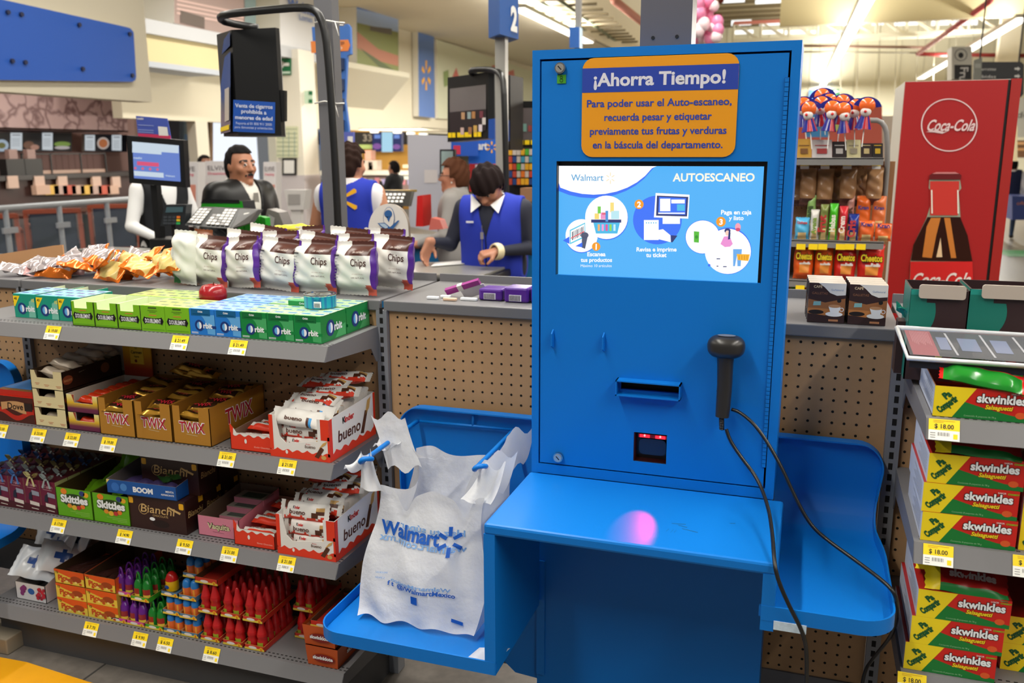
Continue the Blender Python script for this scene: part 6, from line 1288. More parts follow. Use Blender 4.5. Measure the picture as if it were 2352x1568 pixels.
 def hairf(P):
  q = loc_(P); big = .007 if hair == 'short' else .020
  d = _ell(q, (0, .008, .028), (.076 + big, .094 + big, .098 + big)); n_ = .006 * np.sin(q[..., 0] * 90 + q[..., 2] * 40) * np.sin(q[..., 1] * 80 - q[..., 2] * 55)
  d = d + n_ * (1.3 if hair != 'short' else .5)
  d = _smin(d, _ell(q, (0, .05, -.02), (.062 + big, .055 + big, .075 + big)), .02)
  cutz = .08 if hair != 'fringe' else .018
  fr = np.maximum(-(q[..., 1] + .028 + .25 * (q[..., 2] - .06)), (cutz + .2 * (q[..., 1] + .09)) - q[..., 2] + .0)     # face opening
  fr = np.minimum(-(q[..., 1] + .012), -(q[..., 2] - cutz))
  d = np.maximum(d, fr * 1.0)
  d = np.maximum(d, -(q[..., 2] + .075)); d = np.maximum(d, np.minimum(-(q[..., 1] - .03), -(q[..., 2] + .012)))
  return d * k
 lo2, hi2 = box_of(.16 * k); netmesh('hair', o, hairf, lo2, hi2, h, M(hairc, .8, spec=.15))
 if vest or 'jacket' in parts:
  th_ = .013
  def vf(P):
   d = field(P, torso + [('c', j['sl'], j['sl'] * .75 + j['el'] * .25, .055 * k, .05 * k, .04), ('c', j['sr'], j['sr'] * .75 + j['er'] * .25, .055 * k, .05 * k, .04)] + (arms if 'jacket' in parts else [])) - th_
   x, y, z = P[..., 0], P[..., 1], P[..., 2]
   d = np.maximum(d, .80 * k - z); d = np.maximum(d, -(np.sqrt((x) ** 2 + (y - j['nk'].y) ** 2 + (z - j['nk'].z - .01 * k) ** 2) - .085 * k))
   if 'jacket' not in parts:
    for s in 'lr': d = np.maximum(d, (np.abs(x) - (abs(j['s' + s].x) * .98)))
   vv = np.abs(x - .0) - np.clip((z - 1.12 * k) * (.2 if 'jacket' in parts else .3), .004, .055 if 'jacket' in parts else .09); fo = np.maximum(vv, y - j['ch'].y + .02); d = np.maximum(d, -fo)
   if 'jacket' in parts:
    for s in 'lr': d = np.maximum(d, -(np.linalg.norm(P - np.array(j['w' + s], np.float32), axis=-1) - .04))
   return d
  netmesh('jacket' if 'jacket' in parts else 'vest', o, vf, lo, hi, h, M(vest or top, .42 if 'jacket' in parts else .8, spec=.3))
 if collar:
  def cf(P):
   d = np.abs(_cone(P, j['nk'] - V((0, -.0, .05)) * k, j['nk'] + V((0, .0, .035)) * k, .094 * k, .074 * k)) - .007; x, y, z = P[..., 0], P[..., 1], P[..., 2]
   lo_ = j['nk'].z - .035 * k - np.clip((-(y) - .03) * 1.2, 0, .09); d = np.maximum(d, lo_ - z); d = np.maximum(d, z - (j['nk'].z + .03 * k + np.clip(y * .3, -.03, .02))); d = np.maximum(d, -(np.maximum(np.abs(x) - np.clip((j['nk'].z + .03 * k - z) * .4, .003, .04), y))); return d
  lo3 = [j['nk'].x - .2, j['nk'].y - .2, j['nk'].z - .2]; hi3 = [j['nk'].x + .2, j['nk'].y + .2, j['nk'].z + .15]; netmesh('collar', o, cf, lo3, hi3, min(h, .006), M(collar, .6))
 o['_'] = 0; del o['_']
 return o, j, hp, k
def addpart(b, name, o): return b.build(name, o, world=False, smooth=40)
BV = (34, 52, 164)
def at_person(px, py, Y, H): p = aty(px, py, Y); return p, (p.x, p.y, p.z - H)
p, L = at_person(546, 338, 4.72, 1.62); o, j, hp, k = person('man with black moustache in dark leather jacket and white collar, behind the keypad', (p.x, p.y, 0), math.radians(72), p.z / .9945, .0068, (164, 110, 82), (18, 15, 15), (200, 196, 188), (26, 26, 28), J={'el': (.27, .0, 1.12), 'er': (-.26, .0, 1.12), 'wl': (.16, -.2, 1.02), 'wr': (-.14, -.22, 1.0), 'ch': (0, -.02, 1.25)}, build=1.12, vest=(13, 13, 14), parts=('jacket',), collar=(226, 222, 214), handspec={'l': ((-.5, -.8, 0), (0, 0, -1), .4), 'r': ((.4, -.8, 0), (0, 0, -1), .4)})
b = B(); MU = M((20, 16, 15), .7)
b.grid(lambda u, v: hp((u - .5) * .062, -.103 + .9 * (abs(u - .5)) ** 2 * .11 - .004 * math.sin(PI * v), -.040 - .014 * v - .022 * abs(u - .5)), 14, 4, MU); addpart(b, 'moustache', o)
b = B(); b.poly([hp(0, -.05, -.16) + V((x, -.085, z)) * k for x, z in ((-.018, 0), (.018, 0), (.032, -.22), (0, -.26), (-.032, -.22))], M((128, 124, 116), .6)); addpart(b, 'tie', o)
p, L = at_person(800, 336, 4.95, 1.62); o, j, hp, k = person('cashier seen from behind in blue vest with a yellow sunburst and white short sleeves', (p.x, p.y, 0), PI + .12, p.z / .9945, .0068, (186, 130, 100), (40, 24, 18), (222, 220, 224), (222, 220, 224), vest=BV, short_sleeve=True, head=(.1, -.35, 0), J={'el': (.25, .0, 1.10), 'er': (-.25, .0, 1.10), 'wl': (.2, -.2, 1.0), 'wr': (-.2, -.2, 1.0)}, hair='full', collar=(226, 222, 222), build=1.1, handspec={'l': ((-.2, -1, 0), (0, 0, -1), .4), 'r': ((.2, -1, 0), (0, 0, -1), .4)})
b = B(); yb_ = j['ch'].y + .122 * 1.1 * k + .018
for i in range(6):
 a = i * PI / 3 + PI / 2; c = V((math.cos(a), 0, math.sin(a))) * .072; e = V((math.cos(a), 0, math.sin(a))) * .031; w = V((-math.sin(a), 0, math.cos(a))) * .014; z0 = V((0, yb_ , 1.325 * k))
 ps = [z0 + c - e - w * .6, z0 + c + e - w, z0 + c + e * 1.25, z0 + c + e + w, z0 + c - e + w * .6, z0 + c - e * 1.2]
 q = [(q_.x, yb_ - .9 * q_.x ** 2 * 1.6 + .002, q_.z) for q_ in ps]; b.poly(q[::-1], M((240, 178, 24), .6)); b.poly(q, M((240, 178, 24), .6))
addpart(b, 'sunburst_emblem', o)
p, L = at_person(1112, 394, 4.95, 1.5); Hh = p.z / .925
o, j, hp, k = person('cashier in blue vest and navy sleeves bending over papers, wearing a wide cream bracelet', (p.x + .02, p.y + .12, 0), math.radians(2), Hh, .0058, (172, 118, 92), (30, 20, 20), (22, 26, 44), (22, 26, 44), vest=BV, build=1.22, hair='fringe', head=(.80, -.12, 0), J={'hd': (.0, -.125, 1.44), 'nk': (0, -.045, 1.36), 'ch': (0, -.03, 1.2), 'sl': (.20, -.02, 1.30), 'sr': (-.20, -.02, 1.30), 'el': (.26, -.03, 1.06), 'er': (-.28, -.05, 1.07), 'wl': (.10, -.27, 1.06), 'wr': (-.36, -.2, 1.10)}, collar=(236, 234, 234), handspec={'l': ((-.75, -.5, -.15), (-.2, .2, -1), .75), 'r': ((-.25, -.3, -.9), (.6, -.3, 0), .25)})
b = B(); w = j['wl']; d = (j['wl'] - j['el']).normalized(); c = w - d * .0; u = d.orthogonal().normalized(); v = d.cross(u); n = 28; rg = []
for (r, t) in ((.040, -.022), (.048, -.022), (.052, -.01), (.052, .01), (.048, .022), (.040, .022)): rg.append([tuple(c + d * t + (u * math.cos(2 * PI * i / n) + v * math.sin(2 * PI * i / n)) * r * k) for i in range(n)])
vs = sum(rg, []); m_ = len(rg); b.add(vs, [(q * n + i, q * n + (i + 1) % n, ((q + 1) % m_) * n + (i + 1) % n, ((q + 1) % m_) * n + i) for q in range(m_) for i in range(n)], M((216, 204, 168), .3)); addpart(b, 'bracelet', o)
b = B()
for s_ in (-1, 1):
 n_ = j['nk']; q = [V((s_ * .03, n_.y - .13, n_.z - .03)), V((s_ * .105, n_.y - .085, n_.z + .03)), V((s_ * .085, n_.y - .15, n_.z - .075))]; b.poly(q if s_ < 0 else q[::-1], M((236, 234, 234), .6)); b.poly([p_ + V((0, .004, 0)) for p_ in (q[::-1] if s_ < 0 else q)], M((236, 234, 234), .6))
addpart(b, 'collar_flaps', o)
b = B(); q = V((-.115, j['ch'].y - .17 * k, 1.22 * k)); b.box(q, q + V((.045, .004, .012)), M((206, 206, 214), .5)); addpart(b, 'name_badge', o)
b = B(); q = V((-.02, j['ch'].y - .168 * k, 1.0 * k)); b.box(q, q + V((.004, .004, .2)), M((150, 150, 170), .3, .7)); b.box(q + V((-.006, -.004, .12)), q + V((.012, .002, .16)), M((190, 190, 196), .3, .7)); addpart(b, 'zip', o)
p, L = at_person(1046, 370, 5.9, 1.55); o, j, hp, k = person('woman with glasses and short brown hair in a grey jacket, looking left', (p.x, p.y, 0), math.radians(-82), p.z / .9945, .008, (186, 126, 98), (84, 50, 32), (150, 146, 142), hair='full', J={'el': (.26, -.03, 1.10), 'er': (-.24, -.06, 1.10), 'wl': (.2, -.26, 1.02), 'wr': (-.16, -.3, 1.0)}, build=1.15, handspec={'l': ((0, -1, 0), (0, 0, -1), .4), 'r': ((.1, -1, 0), (0, 0, -1), .4)}, collar=(160, 156, 152))
b = B(); GLM = M((40, 30, 30), .3)
for s in (-1, 1): b.tube([hp(s * .031 + .023 * math.cos(2 * PI * i / 14), -.104 + .008 * (1 - abs(math.cos(2 * PI * i / 14))) * 0, .006 + .018 * math.sin(2 * PI * i / 14)) for i in range(15)], .0022, GLM, 6); b.tube([hp(s * .054, -.102, .008), hp(s * .078, -.04, .01), hp(s * .082, .01, .008)], .0024, GLM, 6)
b.tube([hp(-.008, -.104, .008), hp(.008, -.104, .008)], .0022, GLM, 6); addpart(b, 'glasses', o)
b = B(); b.sphere(hp(.084, .004, -.042), .006, M((230, 226, 216), .3), 10); addpart(b, 'earring', o)
p = aty(362, 345, 5.3); person('customer in white shirt and dark waistcoat standing behind the customer monitor, head hidden', (p.x, p.y, 0), math.radians(70), 1.62, .009, (160, 110, 84), (24, 18, 16), (226, 226, 226), (228, 228, 228), vest=(24, 26, 30), J={'el': (.26, -.02, 1.1), 'er': (-.26, -.02, 1.1), 'wl': (.2, -.24, 1.02), 'wr': (-.16, -.26, 1.0)}, handspec={'r': ((0, -1, 0), (0, 0, -1), .4), 'l': ((0, -1, 0), (0, 0, -1), .4)})
p = aty(468, 358, 9.0); person('distant person in a navy suit standing behind the white promotion stands', (p.x, p.y, 0), math.radians(80), p.z / .9945, .014, (150, 104, 82), (24, 18, 16), (28, 36, 70), pants=(24, 30, 56))
p = aty(905, 372, 12.6); person('distant person with dark hair and black jacket at the food counter', (p.x, p.y, 0), math.radians(-100), p.z / .9945, .016, (170, 120, 96), (20, 16, 16), (26, 27, 32), J={'el': (.24, -.08, 1.12), 'er': (-.24, -.08, 1.12), 'wl': (.16, -.2, 1.32), 'wr': (-.16, -.24, 1.34)}, hair='full')
p = aty(2330, 367, 18.0); person('distant person in navy waistcoat, white sleeves and jeans at the right edge', (p.x, p.y, 0), PI - .2, p.z / .9945, .018, (160, 110, 86), (18, 16, 16), (226, 226, 228), (226, 226, 228), pants=(52, 74, 104), vest=(26, 34, 66), short_sleeve=False)
# ------------------------------------------------------------------ things beyond the gondola
class Sl:                                    # a slab standing at depth Y whose outline was surveyed in the photo
 def __init__(s, pts, Y, d, m, side=None):
  s.b = B(); s.Y = Y; Ys = Y if isinstance(Y, (list, tuple)) else [Y] * len(pts)
  f = [aty(x, y, q) for (x, y), q in zip(pts, Ys)]; n = len(f); s.f = f
  s.b.add([tuple(p) for p in f] + [(p.x, p.y + d, p.z) for p in f], [tuple(range(n)), tuple(range(2 * n - 1, n - 1, -1))] + [(i, n + i, n + (i + 1) % n, (i + 1) % n) for i in range(n)], [m, side or m] + [side or m] * n)
  if not isinstance(Y, (list, tuple)): s.y = Y
  else: s.y = None
  c0, c1, c3 = f[0], f[1], f[-1]; s.o = c0; s.nr = (c1 - c0).cross(c3 - c0).normalized()
  if s.nr.y > 0: s.nr = -s.nr
 def at(s, x, y, e=.004):
  d = ray(x, y); t = (s.o - CAM).dot(s.nr) / d.dot(s.nr); return CAM + d * t + s.nr * e
 def pg(s, pts, m, e=.004): s.b.poly([tuple(s.at(x, y, e)) for x, y in pts], m); return s
 def rc(s, x0, y0, x1, y1, m, e=.004): return s.pg([(x0, y1), (x1, y1), (x1, y0), (x0, y0)], m, e)
 def el(s, x, y, rx, ry, m, e=.005, n=24): return s.pg([(x + rx * math.cos(2 * PI * i / n), y - ry * math.sin(2 * PI * i / n)) for i in range(n)], m, e)
 def tx(s, t, x0, x1, y, m, h=None, bold=.0, shear=0, e=.006, y1=None, up=None):
  p = s.at(x0, y, e); q = s.at(x1, y1 if y1 is not None else y, e); r = q - p; hh = None
  if h: hh = (s.at(x0, y - h, e) - p).length
  U = s.nr.cross(r) * -1
  if U.z < 0: U = -U
  s.b.text(t, p, m, w=r.length, h=hh, right=r, up=U, bold=bold, shear=shear); return s
 def done(s, name, label=None, cat=None, group=None, parent=None): return tag(s.b.build(name, parent), label, cat, group)
def R4(x0, y0, x1, y1): return [(x0, y1), (x1, y1), (x1, y0), (x0, y0)]
BLK = M((16, 16, 17), .4); GRYM = M((122, 120, 118), .5); PWH = M((226, 224, 220), .6); WB = M((30, 92, 170), .45); WB2 = M((74, 120, 196), .5); SPK = M((244, 176, 40), .5); GRNS = M((18, 104, 62), .6); SCB = M((110, 140, 220), emit=.8); SCW = M((206, 222, 236), emit=.9)
def spark(s, x, y, r, m, w=.28, e=.006):
 for i in range(6):
  a = i * PI / 3 + PI / 2; c, n_ = math.cos(a), math.sin(a); q = lambda t, u: (x + c * t * r + n_ * u * r, y - n_ * t * r + c * u * r); s.pg([q(.4, -w * .3), q(.95, -w * .5), q(1.05, 0), q(.95, w * .5), q(.4, w * .3)][::-1], m, e)
YK = 3.9
rk = thing('snack_rack', 'grey snack rack with pegboard and wire shelves beside the red cooler', 'rack', aty(1940, 760, YK))
rb = lambda f, n, sm=False: (f, f.build(n, rk, smooth=sm))[1]
a = aty(1780, 372, YK); c = aty(2036, 750, YK)
b = B(); b.box((a.x - .25, YK + .27, .02), (c.x, YK + .29, a.z), M((150, 106, 70), .7));
for i in range(22):
 for j in range(9): q = (a.x - .02 + i * .022, YK + .2695, a.z - .03 - j * .022); b.box(q, (q[0] + .004, q[1] + .0002, q[2] + .004), HOLE)
b.build('back_panel', rk)
b = B(); b.tube([aty(1700, 276, YK + .26), aty(2010, 274, YK + .26), aty(2030, 284, YK + .26), aty(2038, 310, YK + .26), aty(2038, 400, YK + .26), V((aty(2038, 400, YK + .26).x, YK + .26, 0.02))], .011, GRYM, 10, 1); b.build('frame_tube', rk, smooth=True)
for y, lab in ((362, 0), (556, 1), (651, 2), (745, 3)):
 p = aty(2030, y, YK); b = B(); b.box((a.x - .25, YK, p.z - .030), (p.x, YK + .01, p.z), GRYM); b.box((a.x - .25, YK, p.z - .006), (p.x, YK + .27, p.z - .002), GRYM)
 if lab in (1, 2):
  for x in ((1840, 1868, 1890, 1931, 1952, 1978) if lab == 1 else (1838,)): q = aty(x, y + 4, YK - .001); b.quad((q.x - .018, YK - .001, q.z - .024), (q.x + .018, YK - .001, q.z - .024), (q.x + .018, YK - .001, q.z), (q.x - .018, YK - .001, q.z), YEL)
 b.build('shelf', rk)
zs = [aty(2030, y, YK).z for y in (362, 556, 651, 745)]
for k, (x0, x1, y0, m, m2) in enumerate(((1830, 1864, 318, (196, 150, 60), (120, 80, 40)), (1865, 1911, 320, (206, 198, 196), (170, 60, 60)), (1912, 1944, 324, (44, 32, 30), (190, 184, 180)), (1945, 1977, 320, (206, 196, 150), (150, 140, 120)), (1978, 2003, 328, (50, 36, 34), (190, 170, 120)), (2004, 2028, 328, (40, 34, 32), (196, 160, 40)))):
 s = Sl(R4(x0, y0, x1, 361), YK + .03, .09, M(m, .5)); w = x1 - x0; s.rc(x0 + w * .25, 340, x1 - w * .25, 352, M(m2, .5)); s.rc(x0 + w * .15, 332, x1 - w * .15, 334, M(m2, .5)); o = s.done('gift_carton', 'small carton on the top shelf of the snack rack, %s from the left' % nth(k), 'carton', 'cartons on the snack rack')
 o.location.z = zs[0]
nb = Proto(bar('nut_bag', None, 'nut bag', .155, .066, .04, lambda u, v: M((160, 120, 84), .2) if u > .2 else M((90, 56, 50), .25), wr=.004, seed=31))
for k, (x, y) in enumerate(((1856, 428), (1895, 430), (1948, 428), (2008, 428), (1832, 432), (1925, 432), (1985, 430), (1968, 432))):
 q = aty(x, y, YK + (.12 if k < 4 else .2)); nb.put(q, 'brown nut bag hanging on the rack pegboard, %s' % ('first under a price tag', 'second under a price tag', 'third under a price tag', 'fourth under a price tag', 'behind at the kiosk edge', 'behind between second and third', 'behind left of the fourth', 'behind right of the third')[k], (0, -PI / 2, PI / 2 + .2 * ((k % 3) - 1)), 'brown nut bags')
for k, x in enumerate((1848, 1895, 1946, 2013)):
 s = Sl(R4(x - 10, 373, x + 10, 388), YK + .05, .002, PWH); s.rc(x - 10, 373, x + 10, 381, YEL, .002); s.done('hook_price_card', 'yellow price tag on the rack hooks, %s from the left' % nth(k), 'price card', 'hook price cards')
for k, (x0, x1, y0, m, t, mt) in enumerate(((1826, 1859, 500, (80, 170, 214), 'Galleta', (190, 60, 50)), (1861, 1881, 482, (214, 210, 204), 'Avena', (120, 150, 60)), (1883, 1902, 470, (120, 130, 70), 'Frut', (180, 50, 50)), (1904, 1924, 468, (70, 180, 40), 'Habas', (230, 230, 210)), (1926, 1946, 474, (196, 40, 50), 'Crem', (240, 220, 210)), (1948, 1972, 492, (30, 50, 130), 'Cris', (190, 60, 60)), (1972, 2008, 507, (222, 100, 46), 'Kran', (60, 60, 130)), (2009, 2048, 514, (222, 100, 46), 'Kran', (60, 60, 130)), (1966, 2000, 468, (214, 100, 40), 'Kran', (50, 60, 130)), (2004, 2036, 468, (206, 110, 60), 'Kran', (50, 60, 130)), (1852, 1872, 458, (150, 190, 110), 'Sem', (70, 90, 50)), (1944, 1962, 463, (170, 120, 110), 'Mix', (90, 60, 50)))):
 w, h = x1 - x0, 551 - y0; pc = aty((x0 + x1) / 2, (y0 + 551) / 2, YK + .04); kx = (aty(x1, 520, YK).x - aty(x0, 520, YK).x); back_ = k >= 8
 hz = .165 if not back_ else .15
 hz = min(hz, (aty(x0, y0, YK).z - zs[1])); mm = M(m, .25); m3 = M(mt, .4)
 o = bar('snack_packet', 'snack packet on the middle rack shelf, %s' % ('blue one next to the kiosk', 'narrow white one', 'narrow olive one', 'narrow green one', 'narrow red one', 'navy one', 'orange one in the front right', 'rightmost orange one in front', 'orange one behind the navy one', 'rightmost orange one behind', 'pale green one at the back left', 'brown pink one at the back')[k], 'snack packet', hz, kx, .035, (lambda mm, m3: lambda u, v: M((222, 190, 130), .3) if u < .3 and .2 < v < .8 else mm)(mm, m3), [(t, .02, 0, kx * .55, .012, m3, .05)], 'snack rack packets', crimp=.006, wr=.003, seed=k)
 o.location = (pc.x, YK + (.04 if not back_ else .12), zs[1] + hz / 2 + (.0 if not back_ else .03)); o.rotation_euler = (0, -PI / 2, PI / 2)
 for ch in list(o.children):
  if ch.name.startswith('print'): bpy.data.objects.remove(ch)
 pr = B(); pr.text(t, (-kx * .38 * (1 if w > 26 else .1), -.022, .02) if w > 26 else (.006, -.022, -.04), m3, w=kx * .72 if w > 26 else .07, right=(1, 0, 0) if w > 26 else (0, 0, 1), up=(0, 0, 1) if w > 26 else (-1, 0, 0), bold=.04)
 po = pr.build('print', o, world=False); po.rotation_euler = (V((0, -PI / 2, PI / 2))); po.matrix_parent_inverse = Mx.Identity(4); po.rotation_euler = o.rotation_euler.to_matrix().inverted().to_euler()
CHO_, CHR = M((226, 92, 30), .25), M((206, 40, 30), .25)
for k, (x0, x1, r) in enumerate(((1822, 1868, 0), (1870, 1913, 0), (1915, 1966, 1), (1968, 2030, 1))):
 pc = aty((x0 + x1) / 2, 610, YK + .05); kx = aty(x1, 610, YK).x - aty(x0, 610, YK).x; mm = CHR if r else CHO_
 o = bar('corn_snack_bag', 'bright %s corn snack bag on the lower rack shelf, %s from the left' % (('orange', 'red')[r], nth(k)), 'snack bag', .155, kx, .05, (lambda mm: lambda u, v: M((226, 200, 60), .3) if .72 < u < .84 and .15 < v < .85 and mm is None else (M((222, 140, 60), .3) if .2 < u < .42 and .2 < v < .75 else (M((220, 214, 206), .3) if .42 < u < .47 and .2 < v < .7 else mm)))(mm), (), 'corn snack bags', crimp=.006, wr=.003, seed=40 + k)
 o.location = (pc.x, YK + .05, zs[2] + .078); o.rotation_euler = (0, -PI / 2, PI / 2); pr = B(); pr.text('Cheetos', (-kx * .4, -.032, .008), BLK, w=kx * .82, h=.03, bold=.1); pr.text('Cheetos', (-kx * .39, -.034, .009), M((236, 206, 40), .4), w=kx * .8, h=.029, bold=.03); pr.text('Poffs', (0, -.033, -.012), PWH, w=kx * .35, bold=.03)
 pr.build('print', o, world=False).rotation_euler = o.rotation_euler.to_matrix().inverted().to_euler()
for k, (x, m) in enumerate(((1822, (90, 160, 60)), (1834, (70, 60, 110)), (1848, (226, 130, 50)))):
 q = aty(x, 735, YK + .06); o = bar('snack_packet', 'small snack packet on the lowest rack shelf beside the kiosk, %s' % ('green', 'purple', 'orange')[k], 'snack packet', .15, .04, .03, M(m, .3), (), 'lowest rack packets', wr=.003, seed=k); o.location = (q.x, YK + .06, zs[3] + .076); o.rotation_euler = (0, -PI / 2, PI / 2)
LO = M((226, 100, 40), .2); LB = M((36, 40, 130), .18); LW = M((216, 210, 206), .3)
def lolly():
 o = thing('lollipop', None, 'lollipop'); b = B(); b.sphere((0, 0, 0), .031, LO, 16, (1, .7, .95)); b.build('orange_cap', o, smooth=True)
 b = B(); b.sphere((0, -.008, -.024), .021, LW, 12, (1, .7, 1)); b.sphere((0, -.024, -.024), .006, RED, 8); b.build('candy_head', o, smooth=True)
 b = B(); b.grid(lambda u, v: ((.012 + .018 * v + .004 * math.sin(u * 25)) * math.cos(2 * PI * u), (.010 + .012 * v) * math.sin(2 * PI * u), -.036 - .055 * v), 16, 4, lambda u, v: LB if int(u * 8) % 3 else M((170, 34, 50), .25)); b.build('foil_skirt', o, smooth=True)
 b = B(); b.grid(lambda u, v: ((.034 + .022 * v) * math.cos(PI * .1 + PI * .8 * u), .012, .004 + (.034 + .016 * v) * math.sin(PI * .1 + PI * .8 * u) - .02), 14, 2, LB); b.build('foil_top', o, smooth=True)
 b = B(); b.cyl((0, 0, -.03), (.008, 0, -.16), .0022, PWH, n=6); b.build('stick', o); return Proto(o)
lp = lolly()
for k, (x, y, d) in enumerate(((1858, 250, 0), (1886, 238, .06), (1912, 248, 0), (1937, 252, 0), (1965, 245, .05), (1992, 242, 0), (1845, 240, .1), (1905, 232, .12), (1935, 234, .12), (1888, 220, .15))):
 lp.put(aty(x, y, YK - .02 + d), 'orange and blue wrapped lollipop above the snack rack, %s' % ('front row, second from the kiosk', 'front row, third from the kiosk', 'front row, fourth', 'front row, fifth', 'front row, sixth', 'rightmost', 'back row, nearest the kiosk', 'back row, second', 'back row, third', 'highest one, mostly blue')[k], (0, .1 * ((k % 3) - 1), .3 * ((k % 4) - 1.5)), 'wrapped lollipops')
YC = 4.9; CR_ = M((156, 22, 24), .4); CRD_ = M((150, 24, 18), .45)
fx0, fx1, fx2 = aty(2061, 400, YC).x, aty(2292, 400, YC).x, aty(2312, 400, YC).x; zt = aty(2180, 184, YC).z
ck = thing('drinks_cooler', 'tall red drinks cooler with white circle logo and a bottle picture on its door', 'cooler', ((fx0 + fx1) / 2, YC + .3, 0))
b = B(); b.box((fx0, YC + .02, .05), (fx2 + .02, YC + .62, zt), M((176, 170, 160), .4), {'top': BLK}); b.build('cabinet', ck)
b = B(); b.box((fx0, YC, .12), (fx1, YC + .03, zt - .004), CR_); dr = b.build('door', ck)
b = B(); b.box((fx1, YC + .008, .12), (fx1 + .014, YC + .03, zt - .004), BLK); b.build('seam', ck); b = B(); b.box((fx1 + .014, YC, .06), (fx2 + .02, YC + .03, zt), CRD_); b.build('side_trim', ck)
class Dp(Sl):
 def __init__(s, Y): s.b = B(); s.o = V((0, Y, 0)); s.nr = V((0, -1, 0))
s = Dp(YC); LGT = M((214, 190, 190), .5)
n = 48
for i in range(n):
 a0, a1 = 2 * PI * i / n, 2 * PI * (i + 1) / n; s.pg([(2180 + 65 * math.cos(a0), 287 - 61 * math.sin(a0)), (2180 + 65 * math.cos(a1), 287 - 61 * math.sin(a1)), (2180 + 62 * math.cos(a1), 287 - 58.5 * math.sin(a1)), (2180 + 62 * math.cos(a0), 287 - 58.5 * math.sin(a0))], LGT)
s.tx('Coca-Cola', 2126, 2236, 300, LGT, 26, .02, .28); s.pg([(2126, 303), (2150, 298), (2168, 303), (2180, 300), (2164, 307), (2146, 304)], LGT)
GLS = M((150, 160, 140), .25); CLA = M((42, 14, 10), .25); AMB = M((190, 116, 50), .3)
s.pg([(2086, 700), (2091, 600), (2098, 562), (2128, 500), (2137, 470), (2139, 440), (2133, 432), (2135, 408), (2204, 408), (2208, 432), (2202, 440), (2206, 500), (2232, 600), (2236, 700)], GLS, .003)
s.pg([(2092, 598), (2098, 562), (2130, 498), (2205, 498), (2222, 540), (2233, 600)], CLA, .005); s.pg([(2118, 590), (2128, 520), (2138, 500), (2160, 500), (2150, 540), (2140, 592)], AMB, .007); s.pg([(2168, 500), (2182, 500), (2196, 592), (2184, 592)], AMB, .007); s.pg([(2136, 416), (2136, 494), (2200, 494), (2203, 416)], M((190, 52, 44), .35), .006)
for x in (2139, 2199): s.pg([(x, 490), (x + 3, 490), (x + 2, 436), (x - 1, 436)], M((226, 226, 214), .3), .008)
s.pg([(2134, 412), (2134, 402), (2142, 397), (2200, 397), (2208, 402), (2206, 412)], M((96, 18, 22), .35), .009); s.pg([(2140, 399), (2202, 399), (2194, 395), (2150, 395)], M((190, 120, 120), .35), .011); s.pg([(2150, 590), (2160, 545), (2164, 590)], M((220, 190, 150), .3), .008)
s.pg([(2088, 690), (2091, 600), (2233, 600), (2236, 690)], M((200, 30, 30), .4), .009); s.tx('Coca-Cola', 2092, 2226, 655, M((224, 214, 210), .4), 30, .02, .28, .012)
s.done('door_picture', parent=dr)
def counter(label, C, dx, Y2, zt, m, grp='checkout counters'):
 t = thing('checkout_counter', label, 'checkout', (C.x - dx / 2, (C.y + Y2) / 2, 0), grp); x0, x1 = C.x - dx, C.x
 b = B(); b.box((x0, C.y, .1), (x1, Y2, zt - .05), m); b.build('cabinet', t)
 b = B(); b.rbox((x0 - .02, C.y - .03, zt - .055), (x1 + .02, Y2 + .02, zt - .012), .008, BLK); b.build('bumper', t); b = B(); b.box((x0 + .01, C.y + .01, zt - .012), (x1 - .01, Y2 - .01, zt), M((150, 148, 142), .3, .3)); b.build('worktop', t)
 b = B(); b.box((x1, C.y + .02, .6), (x1 + .006, Y2 - .02, zt - .06), M((110, 98, 88), .5)); b.build('end_panel', t); return t
C = atz(1102, 636, .92); Y2 = atz(1188, 609, .92).y; CB_ = M((20, 104, 158), .5)
counter('blue checkout counter with black bumper, in front of the bending cashier', C, .62, Y2, .92, CB_)
C2 = atz(1300, 566, .9); counter('blue checkout counter further back, seen left and right of the bending cashier', C2, 2.4, C2.y + .6, .9, CB_)
a = aty(165, 570, 4.15); counter('grey checkout counter with black edge behind the heaped snack packets', V((aty(770, 590, 4.15).x, 4.15, 0)), aty(770, 590, 4.15).x - a.x, 4.36, aty(260, 577, 4.15).z, M((120, 116, 108), .6))
s = Sl([(992, 607), (1100, 600), (1092, 594), (1004, 598)], [C.y + .1, C.y + .1, C.y + .32, C.y + .32], .0, PWH);
pz = .925; b = B(); q0, q1, q2, q3 = [atz(*q, pz) for q in ((990, 612), (1092, 604), (1088, 598), (1000, 603))]; b.add([tuple(q) for q in (q0, q1, q2, q3)] + [tuple(q + V((0, 0, .003))) for q in (q0, q1, q2, q3)], [(3, 2, 1, 0), (4, 5, 6, 7), (0, 1, 5, 4), (1, 2, 6, 5), (2, 3, 7, 6), (3, 0, 4, 7)], PWH); tag(b.build('paper_sheet'), 'white paper sheets lying on the blue counter under the cashier hand', 'paper')
YM = 4.25; t = thing('customer_monitor', 'black customer display with blue lit page on a pole at the first checkout', 'monitor', aty(380, 600, YM))
s = Sl([(297, 420), (427, 431), (421, 322), (291, 311)], YM, .04, BLK); fr = s.done('frame', parent=t)
s = Dp(YM); s.pg([(309, 409), (416, 417), (412, 334), (305, 325)], SCB, .004); s.pg([(306, 344), (412, 352), (412, 334), (305, 325)], SCW, .006); s.pg([(306, 350), (373, 355), (373, 345), (306, 340)], SCW, .008); s.pg([(310, 403), (378, 408), (377, 397), (309, 392)], SCW, .006); s.pg([(317, 379), (367, 383), (367, 374), (317, 370)], M((236, 90, 130), emit=.8), .008); s.tx('cashi', 309, 328, 364, SCW, 5, .02, 0, .008, 365.5)
